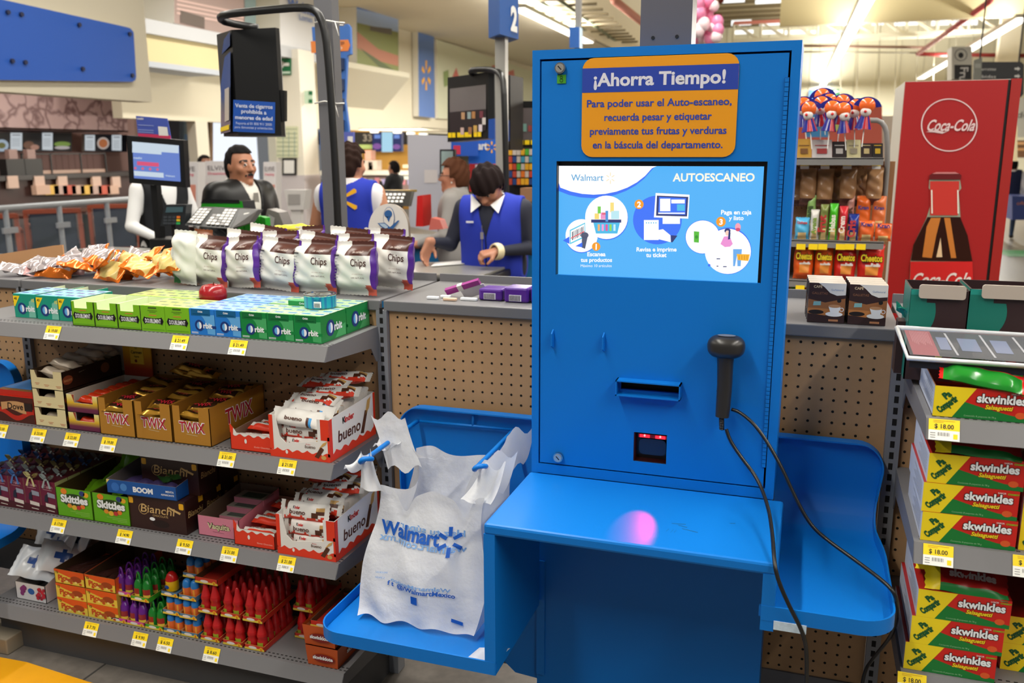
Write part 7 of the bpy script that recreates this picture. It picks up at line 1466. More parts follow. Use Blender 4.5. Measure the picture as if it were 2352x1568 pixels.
for k in range(4): s.el(313 + 17 * k, 386 + k, 3, 3, M((236, 110, 140), emit=.8), .008)
s.tx('Walmart', 382, 404, 405, SCW, 4, .02, 0, .008, 406.5); s.done('lit_page', parent=fr)
b = B(); q = aty(352, 425, YM + .03); zb = aty(352, 600, YM).z; b.box((q.x - .022, YM + .03, zb), (q.x + .022, YM + .07, q.z), BLK); b.build('pole', t); b = B(); c = aty(342, 548, YM - .03); d = aty(412, 600, YM - .03); b.rbox((c.x, YM - .03, d.z - .02), (d.x, YM + .14, c.z), .006, BLK); b.build('base', t)
s = Sl([(318, 319), (394, 324), (384, 272), (312, 266)], YM + .08, .004, M((66, 84, 170), .5)); s.pg([(319, 315), (394, 320), (393, 311), (318, 306)], M((200, 50, 90), .5)); s.tx('cashi', 316, 331, 274, PWH, 5, .02, 0, .006, 275); s.pg([(366, 311), (388, 312), (385, 292), (364, 290)], PWH);
for y in (286, 297, 302): s.pg([(318, y), (354, y + 2), (354, y + 3.5), (318, y + 1.5)], M((150, 164, 214), .5))
s.done('card_sign', 'blue card sign with red foot standing on the customer display', 'sign')
YP_ = 4.05; t = thing('card_terminal', 'dark card payment terminal with small keys left of the keypad', 'card terminal', aty(396, 525, YP_)); s = Sl([(368, 519), (424, 514), (428, 470), (378, 470)], YP_, .05, M((34, 38, 42), .4)); s.pg([(381, 488), (421, 487), (422, 475), (384, 475)], M((70, 96, 104), .2));
for r in range(3):
 for c in range(4): s.rc(377 + 10 * c + r * -.6, 496 + 7 * r, 385 + 10 * c, 501 + 7 * r, M((60, 66, 72), .4) if c < 3 else M(((226, 120, 40), (220, 190, 40), (50, 170, 90))[r], .4))
s.done('body', parent=t); b = B(); q = aty(398, 515, YP_ + .03); b.cyl((q.x, YP_ + .03, zb), (q.x, YP_ + .03, q.z), .012, BLK, n=10); b.build('stand', t)
t = thing('cash_register_keypad', 'black cash register keypad with rows of white keys before the man', 'keypad', aty(490, 540, 4.0)); Ys = [3.98, 3.98, 4.22, 4.22]
s = Sl([(424, 517), (528, 525), (552, 479), (458, 476)], Ys, .06, BLK); kd = s.done('body', parent=t); s2 = s; s.b = B()
for r in range(6):
 for c in range(9):
  if c == 3 or (r > 3 and c in (4, 5)): continue
  u0, v0 = (c + .18) / 9.2, (r + .2) / 6.3; u1, v1 = u0 + .088, v0 + .115
  bl = lambda u, v: ((1 - v) * ((1 - u) * 428 + u * 526) + v * ((1 - u) * 460 + u * 549), (1 - v) * ((1 - u) * 515 + u * 522) + v * ((1 - u) * 479 + u * 481))
  s.pg([bl(u0, v0), bl(u1, v0), bl(u1, v1), bl(u0, v1)], PWH if (c + r) % 7 else M((150, 148, 146), .5), .008)
s.done('key', parent=t).name = 'key_rows'
s = Sl([(528, 526), (572, 512), (592, 482), (552, 479)], [3.98, 4.02, 4.24, 4.22], .05, M((26, 24, 24), .4)); s.pg([(560, 495), (572, 492), (574, 490), (562, 492)], PWH, .006); s.done('side_panel', parent=t); b = B(); q = aty(490, 520, 4.1); b.box((q.x - .05, 4.08, zb), (q.x + .05, 4.16, q.z - .06), BLK); b.build('stand', t)
GR_ = M((34, 150, 30), .4)
s = Sl([(460, 478), (560, 482), (556, 462), (466, 460)], 4.4, .12, GR_, BLK); s.pg([(462, 466), (552, 467), (550, 459), (468, 457)], BLK); s.done('green_bag_holder', 'bright green holder under the black cover behind the keypad', 'bag holder')
b = B()
q0 = aty(546, 545, 4.35); q1 = aty(612, 545, 4.35); zt_ = aty(580, 490, 4.35).z
for k in range(5):
 x = q0.x + (q1.x - q0.x) * k / 5; w = (q1.x - q0.x) / 5; b.add([(x, 4.35 + .01 * (k % 2), q0.z), (x + w * 1.04, 4.355, q0.z), (x + w * .95, 4.35, zt_ - .006 * k), (x, 4.36, zt_ - .004 * k)] + [(x, 4.40, q0.z), (x + w * 1.04, 4.40, q0.z), (x + w * .95, 4.40, zt_ - .006 * k), (x, 4.40, zt_ - .004 * k)], [(0, 1, 2, 3), (7, 6, 5, 4), (3, 2, 6, 7), (1, 5, 6, 2), (0, 3, 7, 4), (0, 4, 5, 1)], GR_)
tag(b.build('reusable_bags'), 'bundle of bright green folded bags hanging right of the keypad', 'shopping bags')
s = Sl([(600, 535), (660, 538), (640, 488), (614, 480)], 4.6, .1, M((120, 116, 112), .3)); s.pg([(612, 525), (628, 530), (632, 500), (618, 492)], M((180, 176, 176), .25)); s.done('plastic_bag', 'crumpled grey plastic bag on the counter beside the man', 'plastic bag')
b = B(); p = aty(745, 100, 3.5); q = aty(725, 0, 3.5); w = aty(766, 0, 3.5).x - q.x; b.box((p.x - w / 2, 3.5, .0), (p.x + w / 2, 3.56, 3.2), GREYD, {'front': M((104, 104, 108), .45)}); tag(b.build('lane_post'), 'square grey post standing before the cashier seen from behind', 'post')
for k, (y, dy) in enumerate(((52, 3), (237, 3))):
 b = B(); c = aty(750, y, 3.5); b.tube([V((c.x - w * .62, 3.49, c.z)), V((c.x, 3.485, c.z + .008)), V((c.x + w * .72, 3.48, c.z - .004)), V((c.x + w * .8, 3.53, c.z)), V((c.x + w * .3, 3.6, c.z)), V((c.x - w * .6, 3.57, c.z))], .0032, PWH, 6); b.tube([V((c.x + w * .6, 3.48, c.z)), V((c.x + w * .85, 3.47, c.z - .06))], .0022, PWH, 5); tag(b.build('cable_tie', smooth=True), '%s white cable tie around the grey post' % ('upper', 'lower')[k], 'cable tie', 'cable ties')
def tubepole(pts, r, zf, lab, cat='pole'):
 P = [aty(*q) for q in pts]; P.append(V((P[-1].x, P[-1].y, zf))); b = B(); b.tube(P, r, BLK, 10, 1); return tag(b.build('pole', smooth=True), lab, cat)
tubepole([(592, 64, 3.62), (520, 52, 3.58), (503, 42, 3.5), (516, 33, 3.42), (600, 24, 3.42), (700, 16, 3.42), (728, 24, 3.42), (744, 60, 3.42), (752, 110, 3.42), (766, 300, 3.42), (776, 500, 3.42)], .0165, .0, 'black bent tube pole carrying the black cigarette cabinet')
def cabinet(label, P, Yd, dep, sticker):
 pass
t = thing('cigarette_cabinet', 'black hanging cigarette cabinet with blue sticker, seen from its side', 'cabinet', aty(580, 310, 3.6)); A = aty(531, 62, 3.6); Bp = aty(633, 70, 3.6); zb_ = aty(580, 312, 3.6).z
L_ = aty(506, 200, 3.72)
b = B(); b.prism([(A.x, 3.6), (Bp.x, 3.6), (Bp.x, 3.63), (A.x + .03, 3.95), (L_.x, 3.95), (L_.x, 3.72)], 'z', zb_, aty(580, 66, 3.6).z, BLK); b.build('case', t)
s = Sl([(633, 281), (654, 278), (654, 208), (633, 205)], 3.605, .02, BLK); s.done('latch_tab', parent=t)
s = Sl([(507, 308), (529, 302), (529, 118), (507, 140)], [3.715, 3.6, 3.6, 3.715], .001, M((80, 86, 112), .15)); s.pg([(508, 303), (528, 297), (528, 286), (508, 293)], YEL); s.pg([(518, 280), (528, 276), (528, 200), (518, 205)], M((200, 190, 176), .3)); s.pg([(507, 130), (530, 105), (530, 72), (507, 104)], M((50, 62, 96), .2)); s.done('window', parent=t)
s = Sl([(535, 302), (631, 306), (632, 235), (536, 229)], 3.599, .002, M((26, 80, 170), .45)); TX = M((196, 204, 226), .5)
for tt, x0, x1, y, h in (('Venta de cigarros', 541, 627, 246, 9), ('prohibida a', 555, 613, 259, 9), ('menores de edad', 541, 627, 273, 9), ('Reporta al 01 800 911 2000', 543, 625, 285, 6), ('para denuncias y orientación.', 540, 628, 294, 6)): s.tx(tt, x0, x1, y, TX, h, .03 if h > 8 else 0, 0, .003, y + 4)
s.done('sticker', parent=t)
b = B(); p = aty(1149, 200, 5.6); w = aty(1161, 200, 5.6).x - aty(1138, 200, 5.6).x; b.box((p.x - w / 2, 5.6, 0), (p.x + w / 2, 5.66, 3.4), GREYD, {'front': M((150, 148, 142), .4), 'right': PWH}); tag(b.build('lane_post'), 'slim grey post with the blue number two sign', 'post')
t = thing('lane_sign', 'blue lane sign box with a white number 2 at the top of the picture', 'sign', aty(1155, 85, 5.5)); p0, p1, p2 = aty(1122, 70, 5.62), aty(1148, 78, 5.45), aty(1191, 92, 5.75); zb = aty(1148, 78, 5.45).z
b = B(); b.prism([(p0.x, p0.y), (p1.x, p1.y), (p2.x, p2.y), (p0.x + p2.x - p1.x, p0.y + p2.y - p1.y)], 'z', zb, zb + .62, M((26, 84, 158), .5)); b.build('box', t); f = (p2 - p1).normalized()
b = B(); o = V((p1.x, p1.y, zb)); L = (p2 - p1).length; nn = V((f.y, -f.x, 0)) * .004; b.text('2', o + f * L * .55 + nn + V((0, 0, .05)), WHITE, h=.145, right=f, bold=.05)
for i in range(6): a = i * PI / 3 + PI / 2; c = o + f * L * .45 + nn + V((0, 0, .3)); e = f * math.cos(a) + V((0, 0, 1)) * math.sin(a); g_ = f * -math.sin(a) + V((0, 0, 1)) * math.cos(a); b.poly([tuple(c + e * .02 - g_ * .006), tuple(c + e * .055 - g_ * .01), tuple(c + e * .055 + g_ * .01), tuple(c + e * .02 + g_ * .006)], SPK)
b.build('lettering', t)
s = Sl(R4(1308, 62, 1331, 110), 7.5, .1, M((26, 84, 158), .5), M((150, 190, 220), .4)); s.done('lane_sign', 'small blue lane sign just above the left part of the kiosk top', 'sign'); b = B(); p = aty(1326, 60, 7.55); b.box((p.x - .02, 7.55, 0), (p.x + .025, 7.6, 3.6), GRYM); tag(b.build('lane_post'), 'thin grey post above the kiosk top left of its own post', 'post')
t = thing('cigarette_cabinet', 'black cigarette cabinet with grey window and yellow tags, left of the slim post', 'cabinet', aty(1085, 325, 6.0)); s = Sl([(1028, 326), (1122, 318), (1122, 165), (1028, 178)], [6.0, 5.8, 5.8, 6.0], .25, BLK); s.done('case', parent=t); s.b = B()
s.pg([(1034, 305), (1117, 300), (1117, 194), (1034, 204)], M((110, 104, 106), .15)); s.pg([(1034, 305), (1117, 300), (1117, 250), (1034, 258)], M((44, 36, 40), .3), .007)
for k, (x, y, m) in enumerate(((1062, 258, (190, 150, 110)), (1076, 257, (150, 170, 170)), (1086, 256, (180, 130, 80)), (1060, 293, (210, 180, 170)), (1078, 292, (170, 120, 80)), (1090, 288, (210, 170, 90)), (1102, 286, (226, 214, 220)), (1110, 270, (214, 206, 200)), (1104, 255, (120, 60, 70)))): s.rc(x, y, x + 8, y + 16, M(m, .4), .010)
s.done('window', parent=t); s.b = B()
for x in (1031, 1040, 1052, 1060, 1069, 1077, 1090, 1099): s.rc(x, 305 - (x - 1030) * .03, x + 8, 316 - (x - 1030) * .03, YEL, .008)
s.done('price_strip', parent=t); s = Sl([(1122, 318), (1136, 320), (1136, 272), (1122, 274)], 5.79, .02, M((26, 74, 156), .45)); s.done('sticker', parent=t); s = Sl([(1122, 318), (1136, 320), (1136, 167), (1122, 165)], 5.8, .2, BLK); s.done('side_wall', parent=t)
tubepole([(1092, 172, 5.9), (1080, 166, 5.85), (1086, 160, 5.8), (1130, 159, 5.7), (1150, 168, 5.55), (1157, 190, 5.5), (1160, 300, 5.5), (1163, 420, 5.5)], .02, 0, 'black bent tube pole beside the slim grey post')
t = thing('cigarette_cabinet', 'black cigarette cabinet partly hidden by the kiosk left edge', 'cabinet', aty(1200, 350, 6.6)); s = Sl(R4(1158, 172, 1172, 345), 6.2, .3, M((34, 30, 28), .5)); s.rc(1160, 276, 1171, 324, M((34, 84, 180), .45)); s.done('side_wall', parent=t); s = Sl(R4(1166, 232, 1260, 338), 6.6, .2, BLK); s.rc(1170, 248, 1260, 322, M((100, 92, 92), .2));
for k in range(5): s.rc(1178 + 12 * k, 284 + (k % 2) * 4, 1186 + 12 * k, 302, M(((170, 80, 80), (200, 190, 180), (120, 160, 150), (150, 70, 70), (190, 180, 170))[k], .4), .007); s.rc(1164 + 14 * k, 322, 1175 + 14 * k, 332, YEL, .008)
s.done('case', parent=t)
s = Sl(R4(1036, 322, 1097, 358), 7.5, .02, M((28, 80, 176), .5)); s.rc(1042, 334, 1058, 354, M((190, 40, 70), .5)); s.done('blue_banner', 'dark blue banner strip hanging under the cigarette cabinet', 'banner')
s = Sl(R4(1076, 320, 1142, 376), 7.6, .02, M((24, 92, 190), .5)); s.tx('Walmart', 1052, 1120, 343, PWH, 18, .04); spark(s, 1130, 338, 13, SPK); s.done('blue_banner', 'bright blue banner ending in art with an orange sunburst', 'banner')
s = Sl(R4(1078, 376, 1128, 440), 7.8, .3, M((196, 40, 40), .5)); s.rc(1092, 378, 1097, 440, PWH); s.done('red_display', 'red display box under the bright blue banner, behind the bending cashier', 'display')
t = thing('wall_shelving', 'dark shelf fixture full of small bright packets between post and kiosk', 'shelving', aty(1200, 480, 7.2)); s = Sl(R4(1164, 335, 1250, 480), 7.2, .3, BLK); s.done('back_panel', parent=t); s = Sl(R4(1164, 460, 1250, 474), 7.1, .3, M((200, 160, 110), .6)); s.done('shelf', parent=t)
rn = random.Random(3)
for k in range(30):
 x = 1168 + (k % 6) * 9.5; y = 342 + (k // 6) * 17; c = ((60, 150, 180), (226, 170, 40), (80, 170, 60), (190, 70, 50), (200, 190, 180), (40, 70, 130), (226, 120, 40))[rn.randint(0, 6)]
 s = Sl(R4(x, y, x + 8, y + 14), 7.12, .07, M(c, .4)); s.done('small_packet', 'tiny bright packet hanging on the dark fixture, %s row, %s column' % (nth(k // 6), nth(k % 6)), 'packet', 'tiny bright packets')
s = Sl(R4(1195, 432, 1245, 462), 7.0, .2, M((176, 130, 96), .7)); s.done('cardboard_box', 'brown cardboard box on the shelf edge beside the kiosk', 'box')
s = Sl([(940, 520), (1045, 540), (1040, 312), (936, 308)], 7.9, .03, M((178, 176, 184), .5)); s.pg([(975, 420), (1005, 420), (1005, 390), (975, 390)], M((200, 192, 190), .6)); s.done('plastic_curtain', 'pale grey plastic sheet hanging behind the woman with glasses', 'curtain')
s = Sl(R4(1010, 343, 1044, 400), 6.4, .04, BLK); s.rc(1014, 347, 1041, 400, M((150, 170, 170), .3)); s.done('monitor', 'small dark framed monitor behind the woman with glasses', 'monitor')
pts = [(892 + 46 * math.cos(a) * (1 if math.sin(a) > 0 else 1), 530 - 62 * max(0, math.sin(a)) ** .9) for a in [PI * i / 24 for i in range(25)]]; pts = [(844, 560)] + [(940, 560)] + pts
s = Sl(pts[1:] + pts[:1], 3.3, .02, M((214, 210, 206), .5), M((120, 108, 98), .5)); NVB = M((40, 90, 150), .5)
s.el(894, 500, 13, 25, NVB, .003); s.el(894, 500, 12, 24, M((214, 210, 206), .5), .004); s.el(893, 491, 9, 9, NVB, .005); s.pg([(888, 497), (899, 497), (894, 510)], NVB, .005); s.pg([(868, 512), (885, 511), (897, 521), (915, 506), (919, 506), (905, 524), (899, 533), (886, 538), (888, 530), (876, 520)], NVB, .005); s.pg([(872, 513), (885, 513), (893, 520), (890, 526), (878, 519)], M((170, 190, 210), .5), .006); s.tx('UNIVERSAL', 862, 930, 549, NVB, 9, .0, 0, .004); s.done('oval_sign', 'white round-topped sign with a blue bird emblem behind the chips bags', 'sign')
s = Sl([(864, 470), (938, 474), (946, 440), (880, 437)], [5.6, 5.6, 5.9, 5.9], .05, BLK)
for r in range(3):
 for c in range(5): s.rc(878 + 10 * c + 3 * (2 - r), 446 + 8 * r, 885 + 10 * c + 3 * (2 - r), 451 + 8 * r, PWH, .008)
s.done('cash_register_keypad', 'further black keypad with white keys right of the blue-vested back', 'keypad'); s = Sl([(955, 520), (972, 520), (970, 448), (958, 450)], 5.7, .15, M((196, 30, 24), .4)); s.done('red_holder', 'bright red holder beside the further keypad', 'bag holder'); s = Sl(R4(862, 437, 942, 442), 5.95, .12, M((150, 120, 24), .5)); s.done('yellow_holder', 'yellow edged holder above the further keypad', 'bag holder')
s = Sl([(985, 528), (1018, 526), (1010, 505), (990, 500)], 5.0, .08, M((206, 110, 100), .3)); s.done('produce_bag', 'pale bag of red fruit on the counter left of the bending cashier', 'produce bag'); s = Sl([(742, 345), (824, 345), (826, 440), (745, 440)], 6.2, .05, BLK); s.rc(748, 350, 820, 432, M((170, 176, 170), .3)); s.done('monitor', 'dark framed monitor behind the head of the blue-vested cashier', 'monitor')
# ------------------------------------------------------------------ back of the shop
def wallx(name, label, cat, X, pts, m, th=.05, art=None, group=None):     # flat board lying in a plane of constant X
 f = [atx(x, y, X) for x, y in pts]; n = len(f); b = B(); b.add([tuple(p) for p in f] + [(p.x - th, p.y, p.z) for p in f], [tuple(range(n)), tuple(range(2 * n - 1, n - 1, -1))] + [(i, n + i, n + (i + 1) % n, (i + 1) % n) for i in range(n)], [m] + [OFFW] * (n + 1))
 k = [0]
 def pg(q, mm): k[0] += 1; b.poly([tuple(atx(x, y, X + .004 + .0012 * k[0])) for x, y in q], mm)
 def tx(t, x0, y0, x1, y1, mm, h, bold=.02): p, q, r = atx(x0, y0, X + .03), atx(x1, y1, X + .03), atx(x0, y0 - h, X + .03); b.text(t, p, mm, w=(q - p).length, h=(r - p).length, right=q - p, up=(0, 0, 1), bold=bold)
 if art: art(pg, tx, b)
 return tag(b.build(name), label, cat, group)
XF = -7.4; zf = atx(170, 222, XF).z; ye = atx(342, 150, XF).y
b = B(); b.box((XF - .25, 2.5, zf), (XF, ye, zc), M((200, 192, 172), .8)); tag(b.build('wall_front_left'), kind='structure')
def bolts(pg, tx, b):
 for x, y in ((17, 28), (48, 33), (181, 57), (297, 78), (27, 140), (57, 143), (189, 158), (303, 173)): q = atx(x, y, XF + .06); b.cyl(q, q + V((.02, 0, 0)), .022, M((30, 36, 70), .5), n=8)
wallx('signboard', 'large blank blue signboard with dark bolts on the cream fascia, top left', 'sign', XF + .055, [(-260, 180), (303, 188), (311, 184), (313, 176), (307, 74), (300, 65), (290, 62), (-260, -60)], M((30, 84, 178), .55), .04, bolts)
XB = -13.2
b = B(); b.box((XB - .2, 3, 0), (XB, atx(341, 300, XB).y, 4.5), M((176, 140, 136), .7)); zt1 = atx(100, 352, XB).z
for i in range(60):
 y = 5 + i * .15; b.box((XB, y, atx(100, 400, XB).z), (XB + .003, y + .01, zt1), M((150, 116, 112), .7))
tag(b.build('wall_food_court'), kind='structure')
PT = bpy.data.materials.new('patterned_fascia'); PT.use_nodes = True; nt = PT.node_tree; bs = nt.nodes['Principled BSDF']; tcn = nt.nodes.new('ShaderNodeTexCoord'); vo = nt.nodes.new('ShaderNodeTexVoronoi'); vo.feature = 'DISTANCE_TO_EDGE'; vo.inputs['Scale'].default_value = 4.2; nz = nt.nodes.new('ShaderNodeTexNoise'); nz.inputs['Scale'].default_value = 3; mxv = nt.nodes.new('ShaderNodeMix'); mxv.data_type = 'VECTOR'; mxv.inputs['Factor'].default_value = .35
nt.links.new(tcn.outputs['Object'], nz.inputs['Vector']); nt.links.new(tcn.outputs['Object'], mxv.inputs['A']); nt.links.new(nz.outputs['Color'], mxv.inputs['B']); nt.links.new(mxv.outputs['Result'], vo.inputs['Vector']); rp = nt.nodes.new('ShaderNodeValToRGB'); rp.color_ramp.elements[0].color = lin((116, 84, 86)) + (1,); rp.color_ramp.elements[1].color = lin((186, 156, 156)) + (1,); rp.color_ramp.elements[1].position = .12; nt.links.new(vo.outputs['Distance'], rp.inputs[0]); nt.links.new(rp.outputs[0], bs.inputs['Base Color'])
XP = -11.9; b = B(); b.box((XP - .1, 3, atx(150, 299, XP).z), (XP, 13.4, atx(150, 190, XP).z), PT); tag(b.build('trim_6'), kind='structure')
b = B(); b.box((XB, 3, atx(150, 300, XP).z), (XP, 13.4, atx(150, 296, XP).z), M((96, 66, 62), .7)); tag(b.build('trim_7'), kind='structure')
def board(label, x0, x1, y0, y1, panels, dish):
 def art(pg, tx, b):
  for a, c in panels:
   pg([(a, y1 - 3), (c, y1 - 2), (c, y0 + 3), (a, y0 + 3)], M((206, 214, 220), emit=.75))
   pg([(a + 4, y0 + 9), (c - 4, y0 + 9), (c - 4, y0 + 7), (a + 4, y0 + 7)], M((110, 110, 120), emit=.5))
   for k in range(5): pg([(a + 3, y0 + 17 + k * 4), (c - 5, y0 + 17 + k * 4), (c - 5, y0 + 16 + k * 4), (a + 3, y0 + 16 + k * 4)], M((160, 166, 176), emit=.5))
  for x, y, rx, ry, m in dish: pg([(x + rx * math.cos(2 * PI * i / 18), y - ry * math.sin(2 * PI * i / 18)) for i in range(18)], M(m, emit=.6))
 wallx('menu_screen', label, 'menu screen', XB + .35, [(x0, y1), (x1, y1 + 1), (x1, y0 + 3), (x0, y0)], M((18, 22, 40), .3), .06, art, 'menu screens')
board('left long menu screen with dishes above the food counter', -90, 165, 302, 347, ((24, 51), (97, 121)), ((4, 334, 16, 14, (180, 200, 220)), (4, 334, 9, 7, (110, 110, 50)), (66, 333, 13, 9, (120, 80, 60)), (80, 338, 10, 6, (190, 140, 120)), (143, 331, 19, 6, (130, 160, 70)), (143, 339, 18, 4, (200, 190, 190))))
board('right menu screen with a round bowl of soup', 194, 292, 307, 348, ((195, 218), (257, 279)), ((237, 329, 14, 14, (206, 190, 180)), (237, 329, 10, 10, (190, 110, 60))))
XCt = -11.3; zcn = atx(150, 399, XCt).z
t = thing('food_counter', 'dark food court counter with lit glass cases on top', 'counter', (XCt - .3, 10, 0)); b = B(); b.box((XCt - .5, 5, .05), (XCt, 14.6, zcn - .06), M((58, 32, 30), .5)); b.build('base', t); b = B(); b.box((XCt - .55, 5, zcn - .07), (XCt + .06, 14.6, zcn), M((34, 24, 24), .4)); b.build('top', t)
b = B(); y0, y1 = atx(86, 395, XCt).y, atx(275, 395, XCt).y; h_ = .32
for y in (y0, y0 + .55, y1 - .55, y1): b.box((XCt - .3, y, zcn), (XCt - .28, y + .02, zcn + h_), DARK)
for z in (zcn + h_, ): b.box((XCt - .3, y0, z - .02), (XCt - .28, y1, z), DARK)
b.box((XCt - .45, y0, zcn), (XCt - .31, y1, zcn + .05), M((226, 180, 150), emit=.6)); b.build('glass_case', t)
for k, x in enumerate((31, 92, 145, 223, 268)):
 b = B(); q = atx(x, 418, XCt + .08); b.box((q.x - .05, q.y - .09, q.z - .09), (q.x, q.y + .09, q.z + .09), M((206, 176, 160), .5)); b.build('sign_block', t)
for k in range(9):
 q = atx(100 + 20 * k, 436, XCt + .12); b = B(); b.box((q.x - .1, q.y - .13, q.z - .07), (q.x, q.y + .13, q.z + .07), M(((206, 170, 150), (226, 180, 80), (190, 160, 150), (200, 90, 70))[k % 4], .5)); b.build('front_pack', t)
for k, x in enumerate((20, 62)): q = atx(x, 392, XCt - .2); b = B(); b.box((q.x, q.y - .16, zcn), (q.x + .15, q.y + .16, zcn + .24), DARK); b.box((q.x + .02, q.y - .05, zcn + .24), (q.x + .1, q.y + .1, zcn + .38), M((150, 120, 114), .5)); tag(b.build('till'), 'dark till on the food counter, %s' % ('left one', 'right one')[k], 'till', 'food court tills')
WDC = M((136, 62, 40), .45); SEAT = M((26, 34, 54), .5)
def armchair():
 o = thing('armchair', None, 'chair'); b = B(); b.rbox((-.24, -.04, .30), (.24, .02, .80), .012, SEAT); b.build('backrest', o); b = B(); b.rbox((-.25, 0, .36), (.25, .46, .45), .015, SEAT); b.build('seat', o)
 b = B(); b.box((-.29, -.045, .80), (.29, .02, .85), WDC); b.build('top_rail', o)
 for sx in (-1, 1):
  b = B(); b.box((sx * .28 - .022, -.04, 0), (sx * .28 + .022, .02, .84), WDC); b.build('leg', o); b = B(); b.box((sx * .28 - .02, .42, 0), (sx * .28 + .02, .47, .62), WDC); b.build('leg', o); b = B(); b.tube([(sx * .28, 0, .68), (sx * .28, .25, .66), (sx * .28, .46, .62)], .022, WDC, 8); b.build('armrest', o)
  b = B(); b.box((sx * .28 - .015, .0, .28), (sx * .28 + .015, .45, .33), WDC); b.build('rail', o)
 b = B(); b.box((-.28, -.04, .26), (.28, 0, .31), WDC); b.build('front_rail', o); return Proto(o)
ac = armchair()
for k, (x, y, rz, sc) in enumerate(((122, 500, .75, 1.0), (262, 492, .5, 1.0), (-30, 510, .75, 1.0))):
 q = atx(x, y, -8.9); ac.put((q.x, q.y, 0), 'wooden armchair with navy upholstery behind the rail, %s' % ('left of the middle rail post', 'left of the customer', 'cut by the left picture edge', 'behind the customer')[k], (0, 0, rz), 'navy armchairs', 1.06)
for k, x in enumerate((70, 195, 285)):
 q = atx(x, 470, -10.1); t = thing('cafe_table', 'dark food court table behind the armchairs, %s' % ('left', 'middle', 'right')[k], 'table', (q.x, q.y, 0), 'food court tables'); b = B(); b.box((q.x - .35, q.y - .35, .72), (q.x + .35, q.y + .35, .76), M((64, 34, 28), .4)); b.build('tabletop', t); b = B(); b.cyl((q.x, q.y, 0), (q.x, q.y, .72), .05, DARK); b.build('leg', t)
XR_ = -8.0; t = thing('glass_railing', 'steel handrail with posts and glass panels along the food court', 'railing', (XR_, 9, 0)); zr = atx(160, 467, XR_).z; STL = M((170, 176, 184), .3, .6); ya_, yb2 = 5.5, atx(322, 458, XR_).y
b = B(); b.cyl((XR_, ya_, zr), (XR_, yb2, zr), .032, STL, n=12); b.build('handrail', t, smooth=40)
for k, x in enumerate((14, 138, 248, 322)):
 q = atx(x, 500, XR_); b = B(); b.cyl((XR_, q.y, 0), (XR_, q.y, zr), .028, STL, n=10); po = b.build('post', t, smooth=40)
 for z in (zr - .26, zr - .75): b = B(); b.box((XR_ + .02, q.y - .09, z), (XR_ + .05, q.y + .09, z + .06), STL); b.build('clamp', po)
b = B(); b.box((XR_ - .006, ya_, .12), (XR_ + .006, yb2 - .05, zr - .12), M((200, 220, 226), .04, alpha=.03, spec=.1)); b.build('glass_panel', t)
s = Sl(R4(343, 195, 412, 470), 15.0, .1, M((70, 76, 84), .6)); s.done('grey_partition', 'dark grey partition beside the glass entrance', 'panel'); s = Sl(R4(412, 190, 470, 480), 15.15, .05, M((176, 196, 204), .3)); s.rc(424, 308, 456, 368, M((150, 190, 236), .4)); s.done('entrance_glass', 'pale frosted glass entrance leaf with a blue notice', 'door'); s = Sl(R4(466, 200, 482, 480), 15.05, .1, M((110, 84, 58), .6)); s.done('door_jamb', 'brown door jamb left of the bright entrance', 'jamb')
for k, (x0, x1, y0, lab) in enumerate(((392, 455, 372, 'behind the customer monitor'), (471, 532, 370, 'behind the man with moustache'), (605, 634, 372, 'beside the square column'))):
 s = Sl(R4(x0, y0, x1, 520), 8.2 + .6 * k, .12, M((222, 218, 218), .5)); w = x1 - x0; s.tx('ELVIVE', x0 + w * .12, x1 - w * .1, y0 + 21, M((90, 84, 92), .5), 11); s.tx('Dreamlong', x0 + w * .12, x1 - w * .15, y0 + 31, M((214, 80, 110), .5), 6, .01, .2); s.rc(x0 + w * .08, y0 + 52, x1 - w * .08, y0 + 100, M((214, 140, 120), .5)); s.rc(x0 + w * .15, y0 + 56, x0 + w * .5, y0 + 100, M((196, 90, 110), .5), .008); s.done('promotion_stand', 'white promotion stand with pink picture, %s' % lab, 'stand', 'promotion stands')
YC_ = 16.26
def arrow(s, x, y, w, h, m): s.pg([(x, y), (x + w * .45, y + h * .5), (x + w * .45, y + h * .22), (x + w, y + h * .22), (x + w, y - h * .22), (x + w * .45, y - h * .22), (x + w * .45, y - h * .5)], m, .012)
s = Sl(R4(637, 134, 668, 172), YC_, .02, GRNS); arrow(s, 640, 148, 25, 16, PWH); s.rc(638, 164, 667, 169, M((200, 220, 206), .5)); s.done('exit_sign', 'green exit sign with a white left arrow on the column', 'sign')
s = Sl(R4(688, 208, 718, 238), YC_ + .2, .02, M((190, 214, 190), .6));
for x0, x1, y0, y1 in ((688, 697, 209, 218), (709, 718, 209, 218), (688, 697, 228, 237), (709, 718, 228, 237)): s.rc(x0, y0, x1, y1, GRNS)
s.done('meeting_point_sign', 'green and white assembly sign right of the column', 'sign')
s = Sl(R4(635, 290, 684, 362), YC_, .02, M((206, 208, 176), .6))
for k in range(7): s.rc(636, 296 + k * 10, 683, 297.2 + k * 10, M((120, 140, 110), .6))
for k in range(3): s.rc(650 + k * 13, 302, 651.2 + k * 13, 360, M((120, 150, 150), .6))
s.done('notice_grid', 'pale green grid of notices on the column', 'poster'); s = Sl(R4(648, 363, 680, 402), YC_ - .02, .03, DARK); s.rc(652, 368, 676, 398, PWH); s.done('framed_notice', 'black framed white notice under the green grid', 'frame')
